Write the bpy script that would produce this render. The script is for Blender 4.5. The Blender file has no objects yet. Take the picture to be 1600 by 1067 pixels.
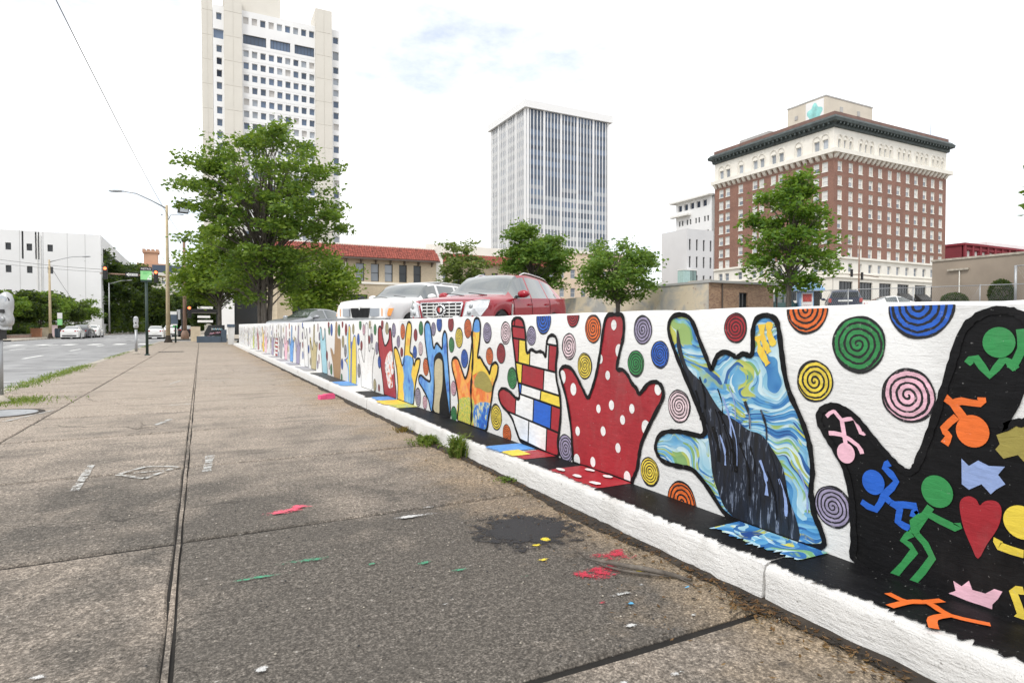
import bpy, math, random
import numpy as np
from mathutils import Vector, Matrix
from mathutils.geometry import tessellate_polygon
SC = bpy.context.scene
COL = SC.collection
R = math.radians
# ------------------------------------------------------------------ camera
cam = bpy.data.cameras.new('camera'); camo = bpy.data.objects.new('camera', cam); COL.objects.link(camo)
cam.sensor_width = 36; cam.lens = 950.0/1600*36; cam.clip_start = .05; cam.clip_end = 4000
camo.location = (0, 0, 1.0); camo.rotation_euler = (R(90-1.1759), 0, R(-27.1362))
SC.camera = camo
# ------------------------------------------------------------------ sky light, sun, exposure
SUN_EL, SUN_AZ = 52, 232          # azimuth clockwise from +Y: behind and to the left of the camera
world = bpy.data.worlds.new('World'); SC.world = world; world.use_nodes = True
wn, wl = world.node_tree.nodes, world.node_tree.links
wn.clear()
wo = wn.new('ShaderNodeOutputWorld'); b1 = wn.new('ShaderNodeBackground'); b2 = wn.new('ShaderNodeBackground')
sky = wn.new('ShaderNodeTexSky'); sky.sky_type = 'NISHITA'; sky.sun_disc = False
sky.sun_elevation = R(SUN_EL); sky.sun_rotation = R(SUN_AZ); sky.air_density = 1.0; sky.dust_density = 1.0
b1.inputs[1].default_value = .15
b2.inputs[0].default_value = (.985, .992, 1, 1); b2.inputs[1].default_value = 1.12
tc = wn.new('ShaderNodeTexCoord'); mp = wn.new('ShaderNodeMapping'); mp.inputs['Scale'].default_value = (1, 1, 2.2)
mp.inputs['Location'].default_value = (3.1, .4, .2)
nz = wn.new('ShaderNodeTexNoise'); nz.inputs['Scale'].default_value = 2.3; nz.inputs['Detail'].default_value = 7; nz.inputs['Roughness'].default_value = .6
cr = wn.new('ShaderNodeValToRGB'); cr.color_ramp.elements[0].position = .315; cr.color_ramp.elements[1].position = .485
cr.color_ramp.elements[0].color = (.42, .42, .42, 1)
mx = wn.new('ShaderNodeMixShader')
wl.new(tc.outputs['Generated'], mp.inputs[0]); wl.new(mp.outputs[0], nz.inputs['Vector']); wl.new(nz.outputs[0], cr.inputs[0])
wl.new(cr.outputs[0], mx.inputs[0]); wl.new(sky.outputs[0], b1.inputs[0]); wl.new(b1.outputs[0], mx.inputs[1]); wl.new(b2.outputs[0], mx.inputs[2])
wl.new(mx.outputs[0], wo.inputs[0])
sun = bpy.data.lights.new('sun', 'SUN'); suno = bpy.data.objects.new('sun', sun); COL.objects.link(suno)
sun.energy = 1.5; sun.angle = R(12); sun.color = (1, .96, .9)
suno.rotation_euler = (R(90-SUN_EL), 0, R(180-SUN_AZ))
SC.view_settings.view_transform = 'Standard'; SC.view_settings.look = 'None'; SC.view_settings.gamma = 1
SC.view_settings.use_curve_mapping = False
SC.view_settings.exposure = .38
SC.render.engine = 'CYCLES'

# ------------------------------------------------------------------ helpers
def tag(o, label=None, cat=None, group=None, kind=None):
    if label: o['label'] = label
    if cat: o['category'] = cat
    if group: o['group'] = group
    if kind: o['kind'] = kind
    return o
def thing(name, label, cat, loc=(0, 0, 0), rz=0, group=None, kind=None):
    o = bpy.data.objects.new(name, None); COL.objects.link(o); o.empty_display_size = .2
    o.location = loc; o.rotation_euler = (0, 0, rz)
    return tag(o, label, cat, group, kind)
def link(name, me, parent=None, loc=None, rot=None, scale=None):
    o = bpy.data.objects.new(name, me); COL.objects.link(o)
    if parent: o.parent = parent
    if loc is not None: o.location = loc
    if rot is not None: o.rotation_euler = rot
    if scale is not None: o.scale = scale
    return o
def kids(o): return [c for c in ALLK.get(o.name, [])]
def copy_tree(o, parent=None):
    c = o.copy(); COL.objects.link(c)
    if parent: c.parent = parent
    for ch in o.children: copy_tree(ch, c)
    return c
class MB:
    """collects polygons of one mesh"""
    def __init__(s): s.v = []; s.f = []; s.m = []
    def add(s, vs, fs, m=0):
        n = len(s.v); s.v += [tuple(p) for p in vs]; s.f += [tuple(i+n for i in f) for f in fs]; s.m += [m]*len(fs); return s
    def box(s, a, b, m=0):
        (x0, y0, z0), (x1, y1, z1) = a, b
        return s.add([(x0,y0,z0),(x1,y0,z0),(x1,y1,z0),(x0,y1,z0),(x0,y0,z1),(x1,y0,z1),(x1,y1,z1),(x0,y1,z1)],
              [(0,3,2,1),(4,5,6,7),(0,1,5,4),(1,2,6,5),(2,3,7,6),(3,0,4,7)], m)
    def cbox(s, c, d, rz=0, m=0):
        ca, sa = math.cos(rz), math.sin(rz); vs = []
        for z in (-1, 1):
            for x, y in ((-1,-1),(1,-1),(1,1),(-1,1)):
                X, Y = x*d[0]/2, y*d[1]/2; vs.append((c[0]+X*ca-Y*sa, c[1]+X*sa+Y*ca, c[2]+z*d[2]/2))
        return s.add(vs, [(0,3,2,1),(4,5,6,7),(0,1,5,4),(1,2,6,5),(2,3,7,6),(3,0,4,7)], m)
    def quad(s, a, b, c, d, m=0): return s.add([a, b, c, d], [(0,1,2,3)], m)
    def tube(s, pts, rad, n=8, m=0, caps=True):
        pts = [Vector(p) for p in pts]
        if not hasattr(rad, '__len__'): rad = [rad]*len(pts)
        vs = []; fs = []; pu = None
        for i, p in enumerate(pts):
            t = (pts[min(i+1, len(pts)-1)]-pts[max(i-1, 0)]).normalized()
            if pu is None:
                u = t.orthogonal().normalized()
            else:
                u = (pu-t*pu.dot(t)); u = u.normalized() if u.length > 1e-6 else t.orthogonal().normalized()
            pu = u; w = t.cross(u)
            for k in range(n):
                a = 2*math.pi*k/n; vs.append(p+(u*math.cos(a)+w*math.sin(a))*rad[i])
        for i in range(len(pts)-1):
            for k in range(n):
                fs.append((i*n+k, i*n+(k+1)%n, (i+1)*n+(k+1)%n, (i+1)*n+k))
        if caps:
            fs.append(tuple(reversed(range(n)))); fs.append(tuple((len(pts)-1)*n+k for k in range(n)))
        return s.add(vs, fs, m)
    def lathe(s, prof, n=16, o=(0,0,0), axis='z', m=0):
        vs = []; fs = []
        for r, h in prof:
            for k in range(n):
                a = 2*math.pi*k/n; x, y = r*math.cos(a), r*math.sin(a)
                vs.append((o[0]+x, o[1]+y, o[2]+h) if axis == 'z' else (o[0]+x, o[1]-h, o[2]+y) if axis == 'y' else (o[0]+h, o[1]+x, o[2]+y))
        for i in range(len(prof)-1):
            for k in range(n): fs.append((i*n+k, i*n+(k+1)%n, (i+1)*n+(k+1)%n, (i+1)*n+k))
        fs.append(tuple(reversed(range(n)))); fs.append(tuple((len(prof)-1)*n+k for k in range(n)))
        return s.add(vs, fs, m)
    def prism(s, poly, d, m=0):
        """poly: list of 3d points of a planar outline, d: extrusion vector"""
        n = len(poly); vs = [tuple(p) for p in poly]+[(p[0]+d[0], p[1]+d[1], p[2]+d[2]) for p in poly]
        return s.add(vs, [tuple(reversed(range(n))), tuple(range(n, 2*n))]+[(i, (i+1)%n, n+(i+1)%n, n+i) for i in range(n)], m)
    def mesh(s, name, mats, smooth=False, sharp=None):
        me = bpy.data.meshes.new(name); me.from_pydata(s.v, [], s.f)
        for m in (mats if isinstance(mats, (list, tuple)) else [mats]): me.materials.append(m)
        if any(s.m): me.polygons.foreach_set('material_index', s.m)
        if smooth:
            me.polygons.foreach_set('use_smooth', [True]*len(s.f))
            if sharp: me.set_sharp_from_angle(angle=R(sharp))
        me.update(); return me
    def build(s, name, mats, parent=None, smooth=False, sharp=None, loc=None, rot=None):
        return link(name, s.mesh(name, mats, smooth, sharp), parent, loc, rot)

# ------------------------------------------------------------------ materials
class NT:
    def __init__(s, name):
        s.mat = bpy.data.materials.new(name); s.mat.use_nodes = True; s.t = s.mat.node_tree; s.n = s.t.nodes
        s.p = s.n['Principled BSDF']; s.out = s.n['Material Output']
    def new(s, typ, **kw):
        n = s.n.new(typ)
        for k, v in kw.items():
            if k in n.inputs.keys(): s.set(n.inputs[k], v)
            else: setattr(n, k, v)
        return n
    def set(s, inp, v):
        if isinstance(v, bpy.types.NodeSocket): s.t.links.new(v, inp)
        else: inp.default_value = v
    def P(s, **kw):
        for k, v in kw.items(): s.set(s.p.inputs[k.replace('_', ' ')], v)
    def math(s, op, a, b=0.0, c=None):
        n = s.n.new('ShaderNodeMath'); n.operation = op; s.set(n.inputs[0], a); s.set(n.inputs[1], b)
        if c is not None: s.set(n.inputs[2], c)
        return n.outputs[0]
    def mix(s, f, a, b, typ='MIX'):
        n = s.n.new('ShaderNodeMix'); n.data_type = 'RGBA'; n.blend_type = typ
        s.set(n.inputs[0], f); s.set(n.inputs[6], a); s.set(n.inputs[7], b); return n.outputs[2]
    def coord(s, what='Object', scale=(1,1,1), loc=(0,0,0), rot=(0,0,0)):
        if what == 'World': o = s.n.new('ShaderNodeNewGeometry').outputs['Position']
        else: o = s.n.new('ShaderNodeTexCoord').outputs[what]
        m = s.n.new('ShaderNodeMapping'); s.set(m.inputs[0], o); m.inputs[1].default_value = loc; m.inputs[2].default_value = rot; m.inputs[3].default_value = scale
        return m.outputs[0]
    def noise(s, vec, scale, detail=4, rough=.55, dist=0):
        n = s.n.new('ShaderNodeTexNoise'); s.set(n.inputs['Vector'], vec); n.inputs['Scale'].default_value = scale
        n.inputs['Detail'].default_value = detail; n.inputs['Roughness'].default_value = rough; n.inputs['Distortion'].default_value = dist
        return n.outputs[0]
    def ramp(s, f, stops, interp='LINEAR'):
        n = s.n.new('ShaderNodeValToRGB'); s.set(n.inputs[0], f); e = n.color_ramp.elements; n.color_ramp.interpolation = interp
        while len(e) < len(stops): e.new(.5)
        for k, (p, c) in enumerate(stops):
            e[k].position = p; e[k].color = (c[0], c[1], c[2], 1) if hasattr(c, '__len__') else (c, c, c, 1)
        return n.outputs[0]
    def bump(s, h, strength=.3, dist=.01, normal=None):
        n = s.n.new('ShaderNodeBump'); n.inputs['Strength'].default_value = strength; n.inputs['Distance'].default_value = dist
        s.set(n.inputs['Height'], h)
        if normal is not None: s.set(n.inputs['Normal'], normal)
        return n.outputs[0]
def c4(c): return (c[0], c[1], c[2], 1)
def plain(name, col, rough=.6, var=.12, scale=3, metal=0, bump=0, bscale=60, spec=.5, coat=0, emis=0, space='Object'):
    t = NT(name); v = t.coord(space)
    n = t.noise(v, scale, 5)
    t.P(Base_Color=t.mix(t.ramp(n, [(.3, 0), (.7, 1)]), c4([max(0, x*(1-var)) for x in col]), c4([min(1, x*(1+var)) for x in col])),
        Roughness=rough, Metallic=metal, Specular_IOR_Level=spec, Coat_Weight=coat)
    if bump: t.P(Normal=t.bump(t.noise(v, bscale, 4), bump, .01))
    if emis: t.P(Emission_Color=c4(col), Emission_Strength=emis)
    return t.mat
M = {}
M['dark'] = plain('dark_paint', (.02, .021, .023), .5)
M['black'] = plain('black_plastic', (.012, .012, .013), .45)
M['chrome'] = plain('chrome', (.75, .75, .76), .16, .03, metal=1)
M['steel'] = plain('galvanised_steel', (.36, .37, .38), .45, .15, 8, metal=.6)
M['white_trim'] = plain('white_trim', (.78, .77, .74), .6, .06)
M['cream'] = plain('cream_stone', (.80, .77, .70), .7, .06, .6, bump=.2, bscale=6)
M['beige_panel'] = plain('beige_panel', (.66, .63, .57), .75, .07, .12)
M['white_conc'] = plain('white_concrete', (.80, .80, .80), .7, .05, .15)
M['roofgrey'] = plain('roof_grey', (.42, .42, .41), .85, .15, .4)
def glass(name, col, rough=.06, spec=.5, var=.3, scale=.15):
    t = NT(name); v = t.coord('World')
    n = t.noise(v, scale, 3)
    oi = t.n.new('ShaderNodeObjectInfo').outputs['Random']
    f = t.math('ADD', t.math('MULTIPLY', n, .5), t.math('MULTIPLY', oi, .5))
    t.P(Base_Color=t.mix(f, c4([x*(1-var) for x in col]), c4([x*(1+var) for x in col])), Roughness=rough, Specular_IOR_Level=spec)
    t.P(Normal=t.bump(t.noise(v, .6, 2), .05, .05))
    return t.mat
M['glass_dark'] = glass('dark_glass', (.03, .036, .042))
M['glass_blue'] = glass('blue_glass', (.10, .14, .21), var=.7)
M['glass_pale'] = glass('pale_glass', (.34, .37, .41), .12, var=.5)
M['blind'] = plain('window_blind', (.55, .53, .51), .6, .1)
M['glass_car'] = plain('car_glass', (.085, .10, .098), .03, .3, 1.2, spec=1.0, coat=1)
def concrete():
    t = NT('sidewalk_concrete'); w = t.coord('World'); g = t.n.new('ShaderNodeNewGeometry').outputs['Position']
    sx = t.n.new('ShaderNodeSeparateXYZ'); t.set(sx.inputs[0], g); oi = t.n.new('ShaderNodeObjectInfo').outputs['Random']
    fine = t.noise(w, 125, 3, .75); grain = t.noise(w, 48, 4, .72); mid = t.noise(w, 2.2, 6, .62, .4); big = t.noise(w, .45, 5, .6)
    vo = t.new('ShaderNodeTexVoronoi', Scale=110.0, Vector=w)
    # worn, dirtier concrete in broad patches; near darkening partly paints in view-angle light
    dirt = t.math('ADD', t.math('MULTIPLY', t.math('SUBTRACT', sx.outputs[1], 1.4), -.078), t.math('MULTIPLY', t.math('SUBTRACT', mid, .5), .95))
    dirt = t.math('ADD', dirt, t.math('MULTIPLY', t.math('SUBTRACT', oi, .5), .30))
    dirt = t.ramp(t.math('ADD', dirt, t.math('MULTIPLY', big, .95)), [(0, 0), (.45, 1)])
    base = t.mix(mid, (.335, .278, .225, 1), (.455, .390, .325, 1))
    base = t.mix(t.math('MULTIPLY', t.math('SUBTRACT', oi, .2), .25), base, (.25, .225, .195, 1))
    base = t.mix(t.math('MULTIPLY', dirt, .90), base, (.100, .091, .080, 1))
    # pale sandy margin by the wall
    e2 = t.new('ShaderNodeMapRange')
    t.set(e2.inputs[0], t.math('ADD', sx.outputs[0], t.math('MULTIPLY', t.math('SUBTRACT', t.noise(w, 1.7, 6, .65), .5), 1.9)))
    e2.inputs[1].default_value = 1.25; e2.inputs[2].default_value = 1.75
    base = t.mix(t.math('MULTIPLY', e2.outputs[0], .75), base, (.35, .27, .185, 1))
    sp = t.ramp(t.math('ADD', t.math('MULTIPLY', fine, .6), t.math('MULTIPLY', grain, .4)), [(.38, .10), (.47, .62), (.53, 1.05), (.62, 2.5)])
    base = t.mix(.74, base, sp, 'MULTIPLY')
    pb = t.ramp(vo.outputs['Distance'], [(0, 1.3), (.6, .75)])
    base = t.mix(.35, base, pb, 'MULTIPLY')
    # dark spots, drips and long streaks
    spot = t.ramp(t.noise(w, 6, 5, .7), [(.60, 0), (.70, 1)])
    base = t.mix(t.math('MULTIPLY', spot, .6), base, (.06, .055, .05, 1))
    gum = t.new('ShaderNodeTexVoronoi', Scale=3.1, Vector=w); gm = t.ramp(gum.outputs['Distance'], [(.035, 1), (.055, 0)])
    base = t.mix(t.math('MULTIPLY', gm, .6), base, (.05, .047, .043, 1))
    ws = t.coord('World', (1.0, 5, 1)); streak = t.ramp(t.noise(ws, .9, 5, .6), [(.52, 0), (.68, 1)])
    base = t.mix(t.math('MULTIPLY', streak, .42), base, (.085, .077, .068, 1))
    fleck = t.ramp(t.noise(w, 48, 2, .5), [(.73, 0), (.75, 1)])
    base = t.mix(t.math('MULTIPLY', fleck, .6), base, (.50, .48, .45, 1))
    # hairline cracks
    nn = t.n.new('ShaderNodeTexNoise'); t.set(nn.inputs['Vector'], w); nn.inputs['Scale'].default_value = 3; nn.inputs['Detail'].default_value = 6
    dv = t.new('ShaderNodeVectorMath', operation='MULTIPLY_ADD'); t.set(dv.inputs[0], nn.outputs['Color']); dv.inputs[1].default_value = (.5, .5, 0); t.set(dv.inputs[2], w)
    cv = t.new('ShaderNodeTexVoronoi', feature='DISTANCE_TO_EDGE', Scale=.42, Vector=dv.outputs[0])
    crack = t.math('MULTIPLY', t.ramp(cv.outputs['Distance'], [(0, 1), (.0028, 0)]), t.ramp(t.noise(w, .5, 2), [(.50, 0), (.56, 1)]))
    base = t.mix(t.math('MULTIPLY', crack, .75), base, (.03, .026, .022, 1))
    t.P(Base_Color=base, Roughness=.9, Specular_IOR_Level=.2)
    h = t.math('ADD', fine, t.math('MULTIPLY', vo.outputs['Distance'], .6))
    t.P(Normal=t.bump(h, .55, .005, t.bump(t.noise(w, 9, 5, .6), .35, .02)))
    return t.mat
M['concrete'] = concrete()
def asphalt():
    t = NT('road_asphalt'); w = t.coord('World')
    a = t.noise(w, 90, 3, .7); b = t.noise(t.coord('World', (1, .12, 1)), .8, 5, .6); c = t.noise(w, 1.1, 5, .6)
    base = t.mix(b, (.15, .15, .152, 1), (.42, .42, .42, 1))
    base = t.mix(t.ramp(c, [(.5, 0), (.7, .6)]), base, (.12, .12, .122, 1))
    base = t.mix(.5, base, t.ramp(a, [(.3, .6), (.7, 1.4)]), 'MULTIPLY')
    t.P(Base_Color=base, Roughness=.85, Specular_IOR_Level=.3, Normal=t.bump(a, .4, .006)); return t.mat
M['asphalt'] = asphalt()
M['lot'] = plain('lot_asphalt', (.17, .165, .16), .9, .25, .5, bump=.3, bscale=50, space='World')
M['road_paint'] = plain('road_paint', (.72, .72, .70), .7, .18, 6)
M['kerb'] = plain('kerb_concrete', (.40, .36, .30), .85, .3, 2.5, bump=.4, bscale=50, space='World')
M['soil'] = plain('joint_dirt', (.034, .026, .019), .95, .5, 12, bump=.6, bscale=60, space='World')
M['joint'] = plain('joint_gap', (.012, .010, .008), .95, .4, 12, space='World')
M['ground'] = plain('ground', (.17, .15, .12), .95, .2, .2, space='World')
def wallpaint(name, white, blk=None, bs=.5, bd=.007):
    t = NT(name); w = t.coord('World'); st = t.coord('World', (1, .25, 1.6))
    a = t.noise(st, 30, 5, .65, .6); b = t.noise(w, 3, 5, .6); c = t.noise(w, 160, 2)
    base = t.mix(b, c4([x*.93 for x in white]), c4(white))
    chip = t.ramp(t.noise(w, 24, 6, .74), [(.645, 0), (.665, 1)])
    base = t.mix(t.math('MULTIPLY', chip, .8 if blk else .0), base, c4(blk or white))
    grime = t.ramp(t.noise(t.coord('World', (1, 1, .22)), 2.2, 6, .65), [(.56, 0), (.78, 1)])
    base = t.mix(t.math('MULTIPLY', grime, .62 if blk else .20), base, (.42, .39, .34, 1))
    cv = t.new('ShaderNodeTexVoronoi', feature='DISTANCE_TO_EDGE', Scale=.9, Vector=w)
    dv = t.new('ShaderNodeVectorMath', operation='ADD'); t.set(dv.inputs[0], w)
    nn = t.n.new('ShaderNodeTexNoise'); t.set(nn.inputs['Vector'], w); nn.inputs['Scale'].default_value = 2.5; nn.inputs['Detail'].default_value = 5
    t.set(dv.inputs[1], nn.outputs['Color']); t.set(cv.inputs['Vector'], dv.outputs[0])
    crack = t.ramp(cv.outputs['Distance'], [(0, 1), (.0035, 0)])
    cm = t.ramp(t.noise(w, .8, 2), [(.52, 0), (.60, 1)])
    crk = t.math('MULTIPLY', crack, cm)
    base = t.mix(t.math('MULTIPLY', crk, .30), base, (.25, .24, .22, 1))
    t.P(Base_Color=base, Roughness=.55, Specular_IOR_Level=.35)
    lump = t.noise(w, 38, 5, .7)
    t.P(Normal=t.bump(t.math('ADD', t.math('ADD', a, t.math('MULTIPLY', c, .3)), t.math('MULTIPLY', lump, .8)), bs, bd, t.bump(b, .35, .02)))
    return t.mat
M['wallwhite'] = wallpaint('white_wall_paint', (.78, .78, .77))
M['kerbwhite'] = wallpaint('white_kerb_paint', (.72, .71, .69), (.16, .14, .12), .8, .011)
def mpaint(name, col, var=.16, rough=.5, grime=.16, spec=.35):
    t = NT(name); st = t.coord('World', (1, .35, 1.4)); a = t.noise(st, 42, 5, .65, .7); b = t.noise(t.coord('World'), 5, 4)
    base = t.mix(t.ramp(t.math('ADD', t.math('MULTIPLY', a, .6), t.math('MULTIPLY', b, .4)), [(.35, 0), (.65, 1)]), c4([x*(1-var) for x in col]), c4([min(1, x*(1+var)) for x in col]))
    chip = t.ramp(t.noise(t.coord('World'), 55, 5, .7), [(.66, 0), (.69, 1)])
    base = t.mix(t.math('MULTIPLY', chip, .3), base, (.6, .6, .58, 1))
    base = t.mix(t.math('MULTIPLY', t.ramp(t.noise(t.coord('World', (1, 1, .4)), 4, 6, .7), [(.52, 0), (.75, 1)]), grime), base, (.30, .28, .26, 1))
    t.P(Base_Color=base, Roughness=rough, Specular_IOR_Level=spec, Normal=t.bump(a, .4, .005)); return t.mat
PC = dict(red=(.36, .022, .032), orange=(.78, .16, .03), green=(.035, .26, .075), blue=(.02, .12, .56), yellow=(.80, .62, .07), pink=(.84, .50, .60),
          lilac=(.35, .31, .46), rose=(.80, .62, .66), tan=(.52, .45, .24), grey=(.33, .33, .36), black=(.012, .012, .014), white=(.80, .80, .79), skyblue=(.10, .30, .68),
          teal=(.35, .62, .72), brown=(.36, .22, .11), bluegrey=(.28, .38, .66), olive=(.33, .28, .07), flesh=(.52, .46, .30), lime=(.50, .62, .08))
for k, c in PC.items(): M['p_'+k] = mpaint('mural_'+k, c)
M['p_black'] = mpaint('mural_black', (.007, .007, .008), .5, .55, .04, .18)
def spiral():
    t = NT('spiral_paint'); v = t.n.new('ShaderNodeTexCoord').outputs['Object']
    oi = t.n.new('ShaderNodeObjectInfo'); w = t.coord('World')
    s = t.n.new('ShaderNodeSeparateXYZ'); t.set(s.inputs[0], v)
    x, y = s.outputs[0], s.outputs[1]
    r = t.math('SQRT', t.math('ADD', t.math('MULTIPLY', x, x), t.math('MULTIPLY', y, y)))
    ang = t.math('DIVIDE', t.math('ARCTAN2', y, x), 2*math.pi)
    wob = t.math('MULTIPLY', t.math('SUBTRACT', t.noise(w, 17, 5, .65), .5), .95)
    turns = t.math('ADD', 4.3, t.math('MULTIPLY', oi.outputs['Random'], 1.1))
    ph = t.math('FRACT', t.math('ADD', t.math('ADD', t.math('MULTIPLY', r, turns), ang), t.math('ADD', wob, oi.outputs['Random'])))
    line = t.math('LESS_THAN', ph, t.math('ADD', .40, t.math('MULTIPLY', wob, .25)))
    rim = t.math('GREATER_THAN', t.math('ADD', r, t.math('MULTIPLY', wob, .1)), .885)
    blk = t.math('MAXIMUM', line, rim)
    a = t.noise(w, 60, 4, .6)
    col = t.mix(.9, oi.outputs['Color'], t.ramp(t.noise(t.coord('World', (1, .5, 1.3)), 24, 5, .7), [(.32, .55), (.68, 1.25)]), 'MULTIPLY')
    worn_ = t.math('MULTIPLY', t.ramp(t.noise(w, 38, 6, .75), [(.60, 0), (.66, 1)]), .55); pt = t.mix(blk, col, (.014, .014, .016, 1))
    t.P(Base_Color=t.mix(worn_, pt, t.mix(.5, col, (.5, .5, .49, 1))), Roughness=.5, Specular_IOR_Level=.4, Normal=t.bump(a, .35, .004)); return t.mat
M['spiral'] = spiral()
def strokes():
    """broad curved brush strokes of blues, greens and yellow"""
    t = NT('brush_strokes'); w = t.coord('World')
    n1 = t.n.new('ShaderNodeTexNoise'); t.set(n1.inputs['Vector'], w); n1.inputs['Scale'].default_value = 3.4; n1.inputs['Detail'].default_value = 1.5
    d = t.new('ShaderNodeVectorMath', operation='MULTIPLY_ADD'); t.set(d.inputs[0], n1.outputs['Color']); d.inputs[1].default_value = (.5, .75, .75); t.set(d.inputs[2], w)
    m = t.n.new('ShaderNodeMapping'); t.set(m.inputs[0], d.outputs[0]); m.inputs[2].default_value = (.7, 0, 0); m.inputs[3].default_value = (1, 9, 52)
    v1 = t.new('ShaderNodeTexVoronoi', Scale=1.0, Vector=m.outputs[0]); sp_ = t.new('ShaderNodeSeparateColor'); t.set(sp_.inputs[0], v1.outputs['Color'])
    big = t.noise(w, 5.5, 2); f = t.math('ADD', t.math('MULTIPLY', sp_.outputs[0], .62), t.math('MULTIPLY', big, .45))
    col = t.ramp(f, [(.20, (.015, .06, .24)), (.34, (.04, .19, .46)), (.46, (.10, .34, .60)), (.58, (.26, .52, .66)), (.70, (.58, .74, .78)), (.80, (.16, .40, .62))])
    yl = t.ramp(t.math('ADD', t.math('MULTIPLY', t.noise(d.outputs[0], 6, 3, .6), .7), t.math('MULTIPLY', sp_.outputs[1], .3)), [(.56, 0), (.60, 1)])
    col = t.mix(yl, col, t.mix(sp_.outputs[2], (.62, .60, .10, 1), (.16, .38, .16, 1)))
    t.P(Base_Color=col, Roughness=.5, Normal=t.bump(v1.outputs['Distance'], .4, .005)); return t.mat
M['strokes'] = strokes()
def streaks():
    t = NT('dark_streaks'); w = t.coord('World', (1, 2.2, .32), rot=(.35, 0, 0)); f = t.noise(w, 26, 4, .65, .4)
    t.P(Base_Color=t.ramp(f, [(.36, (.008, .009, .012)), (.58, (.012, .018, .034)), (.645, (.22, .26, .34)), (.69, (.02, .035, .09)), (.77, (.35, .38, .42))]), Roughness=.45, Normal=t.bump(f, .5, .006)); return t.mat
M['streaks'] = streaks()
def speckle(name, cols, scale=26):
    t = NT(name); w = t.coord('World', (1, 1, .8)); f = t.noise(w, scale, 3, .6, .5); g = t.noise(w, scale*.35, 2)
    f = t.math('ADD', t.math('MULTIPLY', f, .7), t.math('MULTIPLY', g, .3))
    n = len(cols); t.P(Base_Color=t.ramp(f, [(.36+.28*i/(n-1), c) for i, c in enumerate(cols)]), Roughness=.5); return t.mat
M['sp_field'] = speckle('speckled_yellow_green', [(.05, .20, .10), PC['yellow'], (.25, .42, .10), PC['yellow'], (.06, .25, .5)])
M['sp_water'] = speckle('speckled_blue', [(.02, .10, .45), PC['blue'], (.05, .25, .60), (.7, .65, .3), (.5, .6, .7)], 22)
M['sp_fire'] = speckle('orange_blend', [(.75, .22, .06), PC['orange'], (.85, .42, .08), (.80, .20, .12)], 9)
M['sp_sky'] = speckle('blue_blend', [(.03, .12, .52), PC['skyblue'], (.12, .36, .74), (.22, .45, .75)], 11)
M['sp_gold'] = speckle('gold_blend', [PC['yellow'], (.82, .50, .05), PC['yellow'], (.75, .35, .05)], 12)
def leafmat(name, c1, c2, c3):
    t = NT(name); g = t.n.new('ShaderNodeNewGeometry'); w = t.coord('World')
    rnd = g.outputs['Random Per Island']
    n = t.noise(w, .55, 2)
    f = t.math('ADD', t.math('MULTIPLY', rnd, .5), t.math('MULTIPLY', n, .5))
    col = t.ramp(f, [(.25, c1), (.5, c2), (.75, c3)])
    t.P(Base_Color=col, Roughness=.5, Specular_IOR_Level=.35)
    tr = t.n.new('ShaderNodeBsdfTranslucent'); t.set(tr.inputs[0], t.mix(.5, col, (.30, .42, .03, 1)))
    m = t.n.new('ShaderNodeMixShader'); m.inputs[0].default_value = .45
    t.t.links.new(t.p.outputs[0], m.inputs[1]); t.t.links.new(tr.outputs[0], m.inputs[2]); t.t.links.new(m.outputs[0], t.out.inputs[0])
    return t.mat
M['leaf_maple'] = leafmat('maple_leaves', (.055, .12, .02), (.11, .205, .03), (.23, .33, .05))
M['leaf_lime'] = leafmat('bright_leaves', (.07, .14, .015), (.14, .23, .022), (.24, .32, .04))
M['leaf_bright'] = leafmat('bright_green_leaves', (.045, .12, .014), (.10, .21, .024), (.20, .33, .04))
M['leaf_mid'] = leafmat('mid_leaves', (.055, .13, .022), (.11, .215, .038), (.21, .32, .06))
M['leaf_dark'] = leafmat('dark_leaves', (.009, .024, .009), (.018, .042, .014), (.035, .07, .02))
M['leaf_olive'] = leafmat('olive_leaves', (.08, .12, .03), (.14, .19, .055), (.24, .28, .10))
def bark():
    t = NT('bark'); v = t.coord('Object', (1, 1, .18)); f = t.noise(v, 14, 6, .65)
    t.P(Base_Color=t.ramp(f, [(.3, (.05, .042, .035)), (.6, (.15, .13, .11)), (.75, (.24, .22, .19))]), Roughness=.9, Normal=t.bump(f, .6, .03)); return t.mat
M['bark'] = bark()
M['grass'] = leafmat('grass_blades', (.05, .10, .015), (.12, .20, .03), (.24, .27, .07))
M['dry'] = leafmat('dry_leaves', (.10, .045, .018), (.20, .095, .04), (.30, .18, .09))
def brick(name, c1, c2, mortar, scale, bw=.5, rh=.25, space='Object', rot=(R(90), 0, 0), ms=.012, bump=.4):
    t = NT(name); v = t.coord(space, rot=rot)
    b = t.new('ShaderNodeTexBrick', Vector=v, Scale=scale); b.inputs['Color1'].default_value = c4(c1); b.inputs['Color2'].default_value = c4(c2); b.inputs['Mortar'].default_value = c4(mortar)
    b.inputs['Mortar Size'].default_value = ms; b.inputs['Brick Width'].default_value = bw; b.inputs['Row Height'].default_value = rh
    n = t.noise(t.coord(space), .25, 5, .6)
    t.P(Base_Color=t.mix(.55, b.outputs[0], t.ramp(n, [(.3, .7), (.7, 1.3)]), 'MULTIPLY'), Roughness=.85, Normal=t.bump(b.outputs[1], bump, .01)); return t.mat
M['hotelbrick'] = brick('red_brown_brick', (.275, .138, .10), (.215, .11, .083), (.30, .21, .17), 1.6)
M['redbrick'] = brick('dark_red_brick', (.26, .03, .045), (.21, .025, .035), (.2, .04, .05), 1.6)
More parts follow.
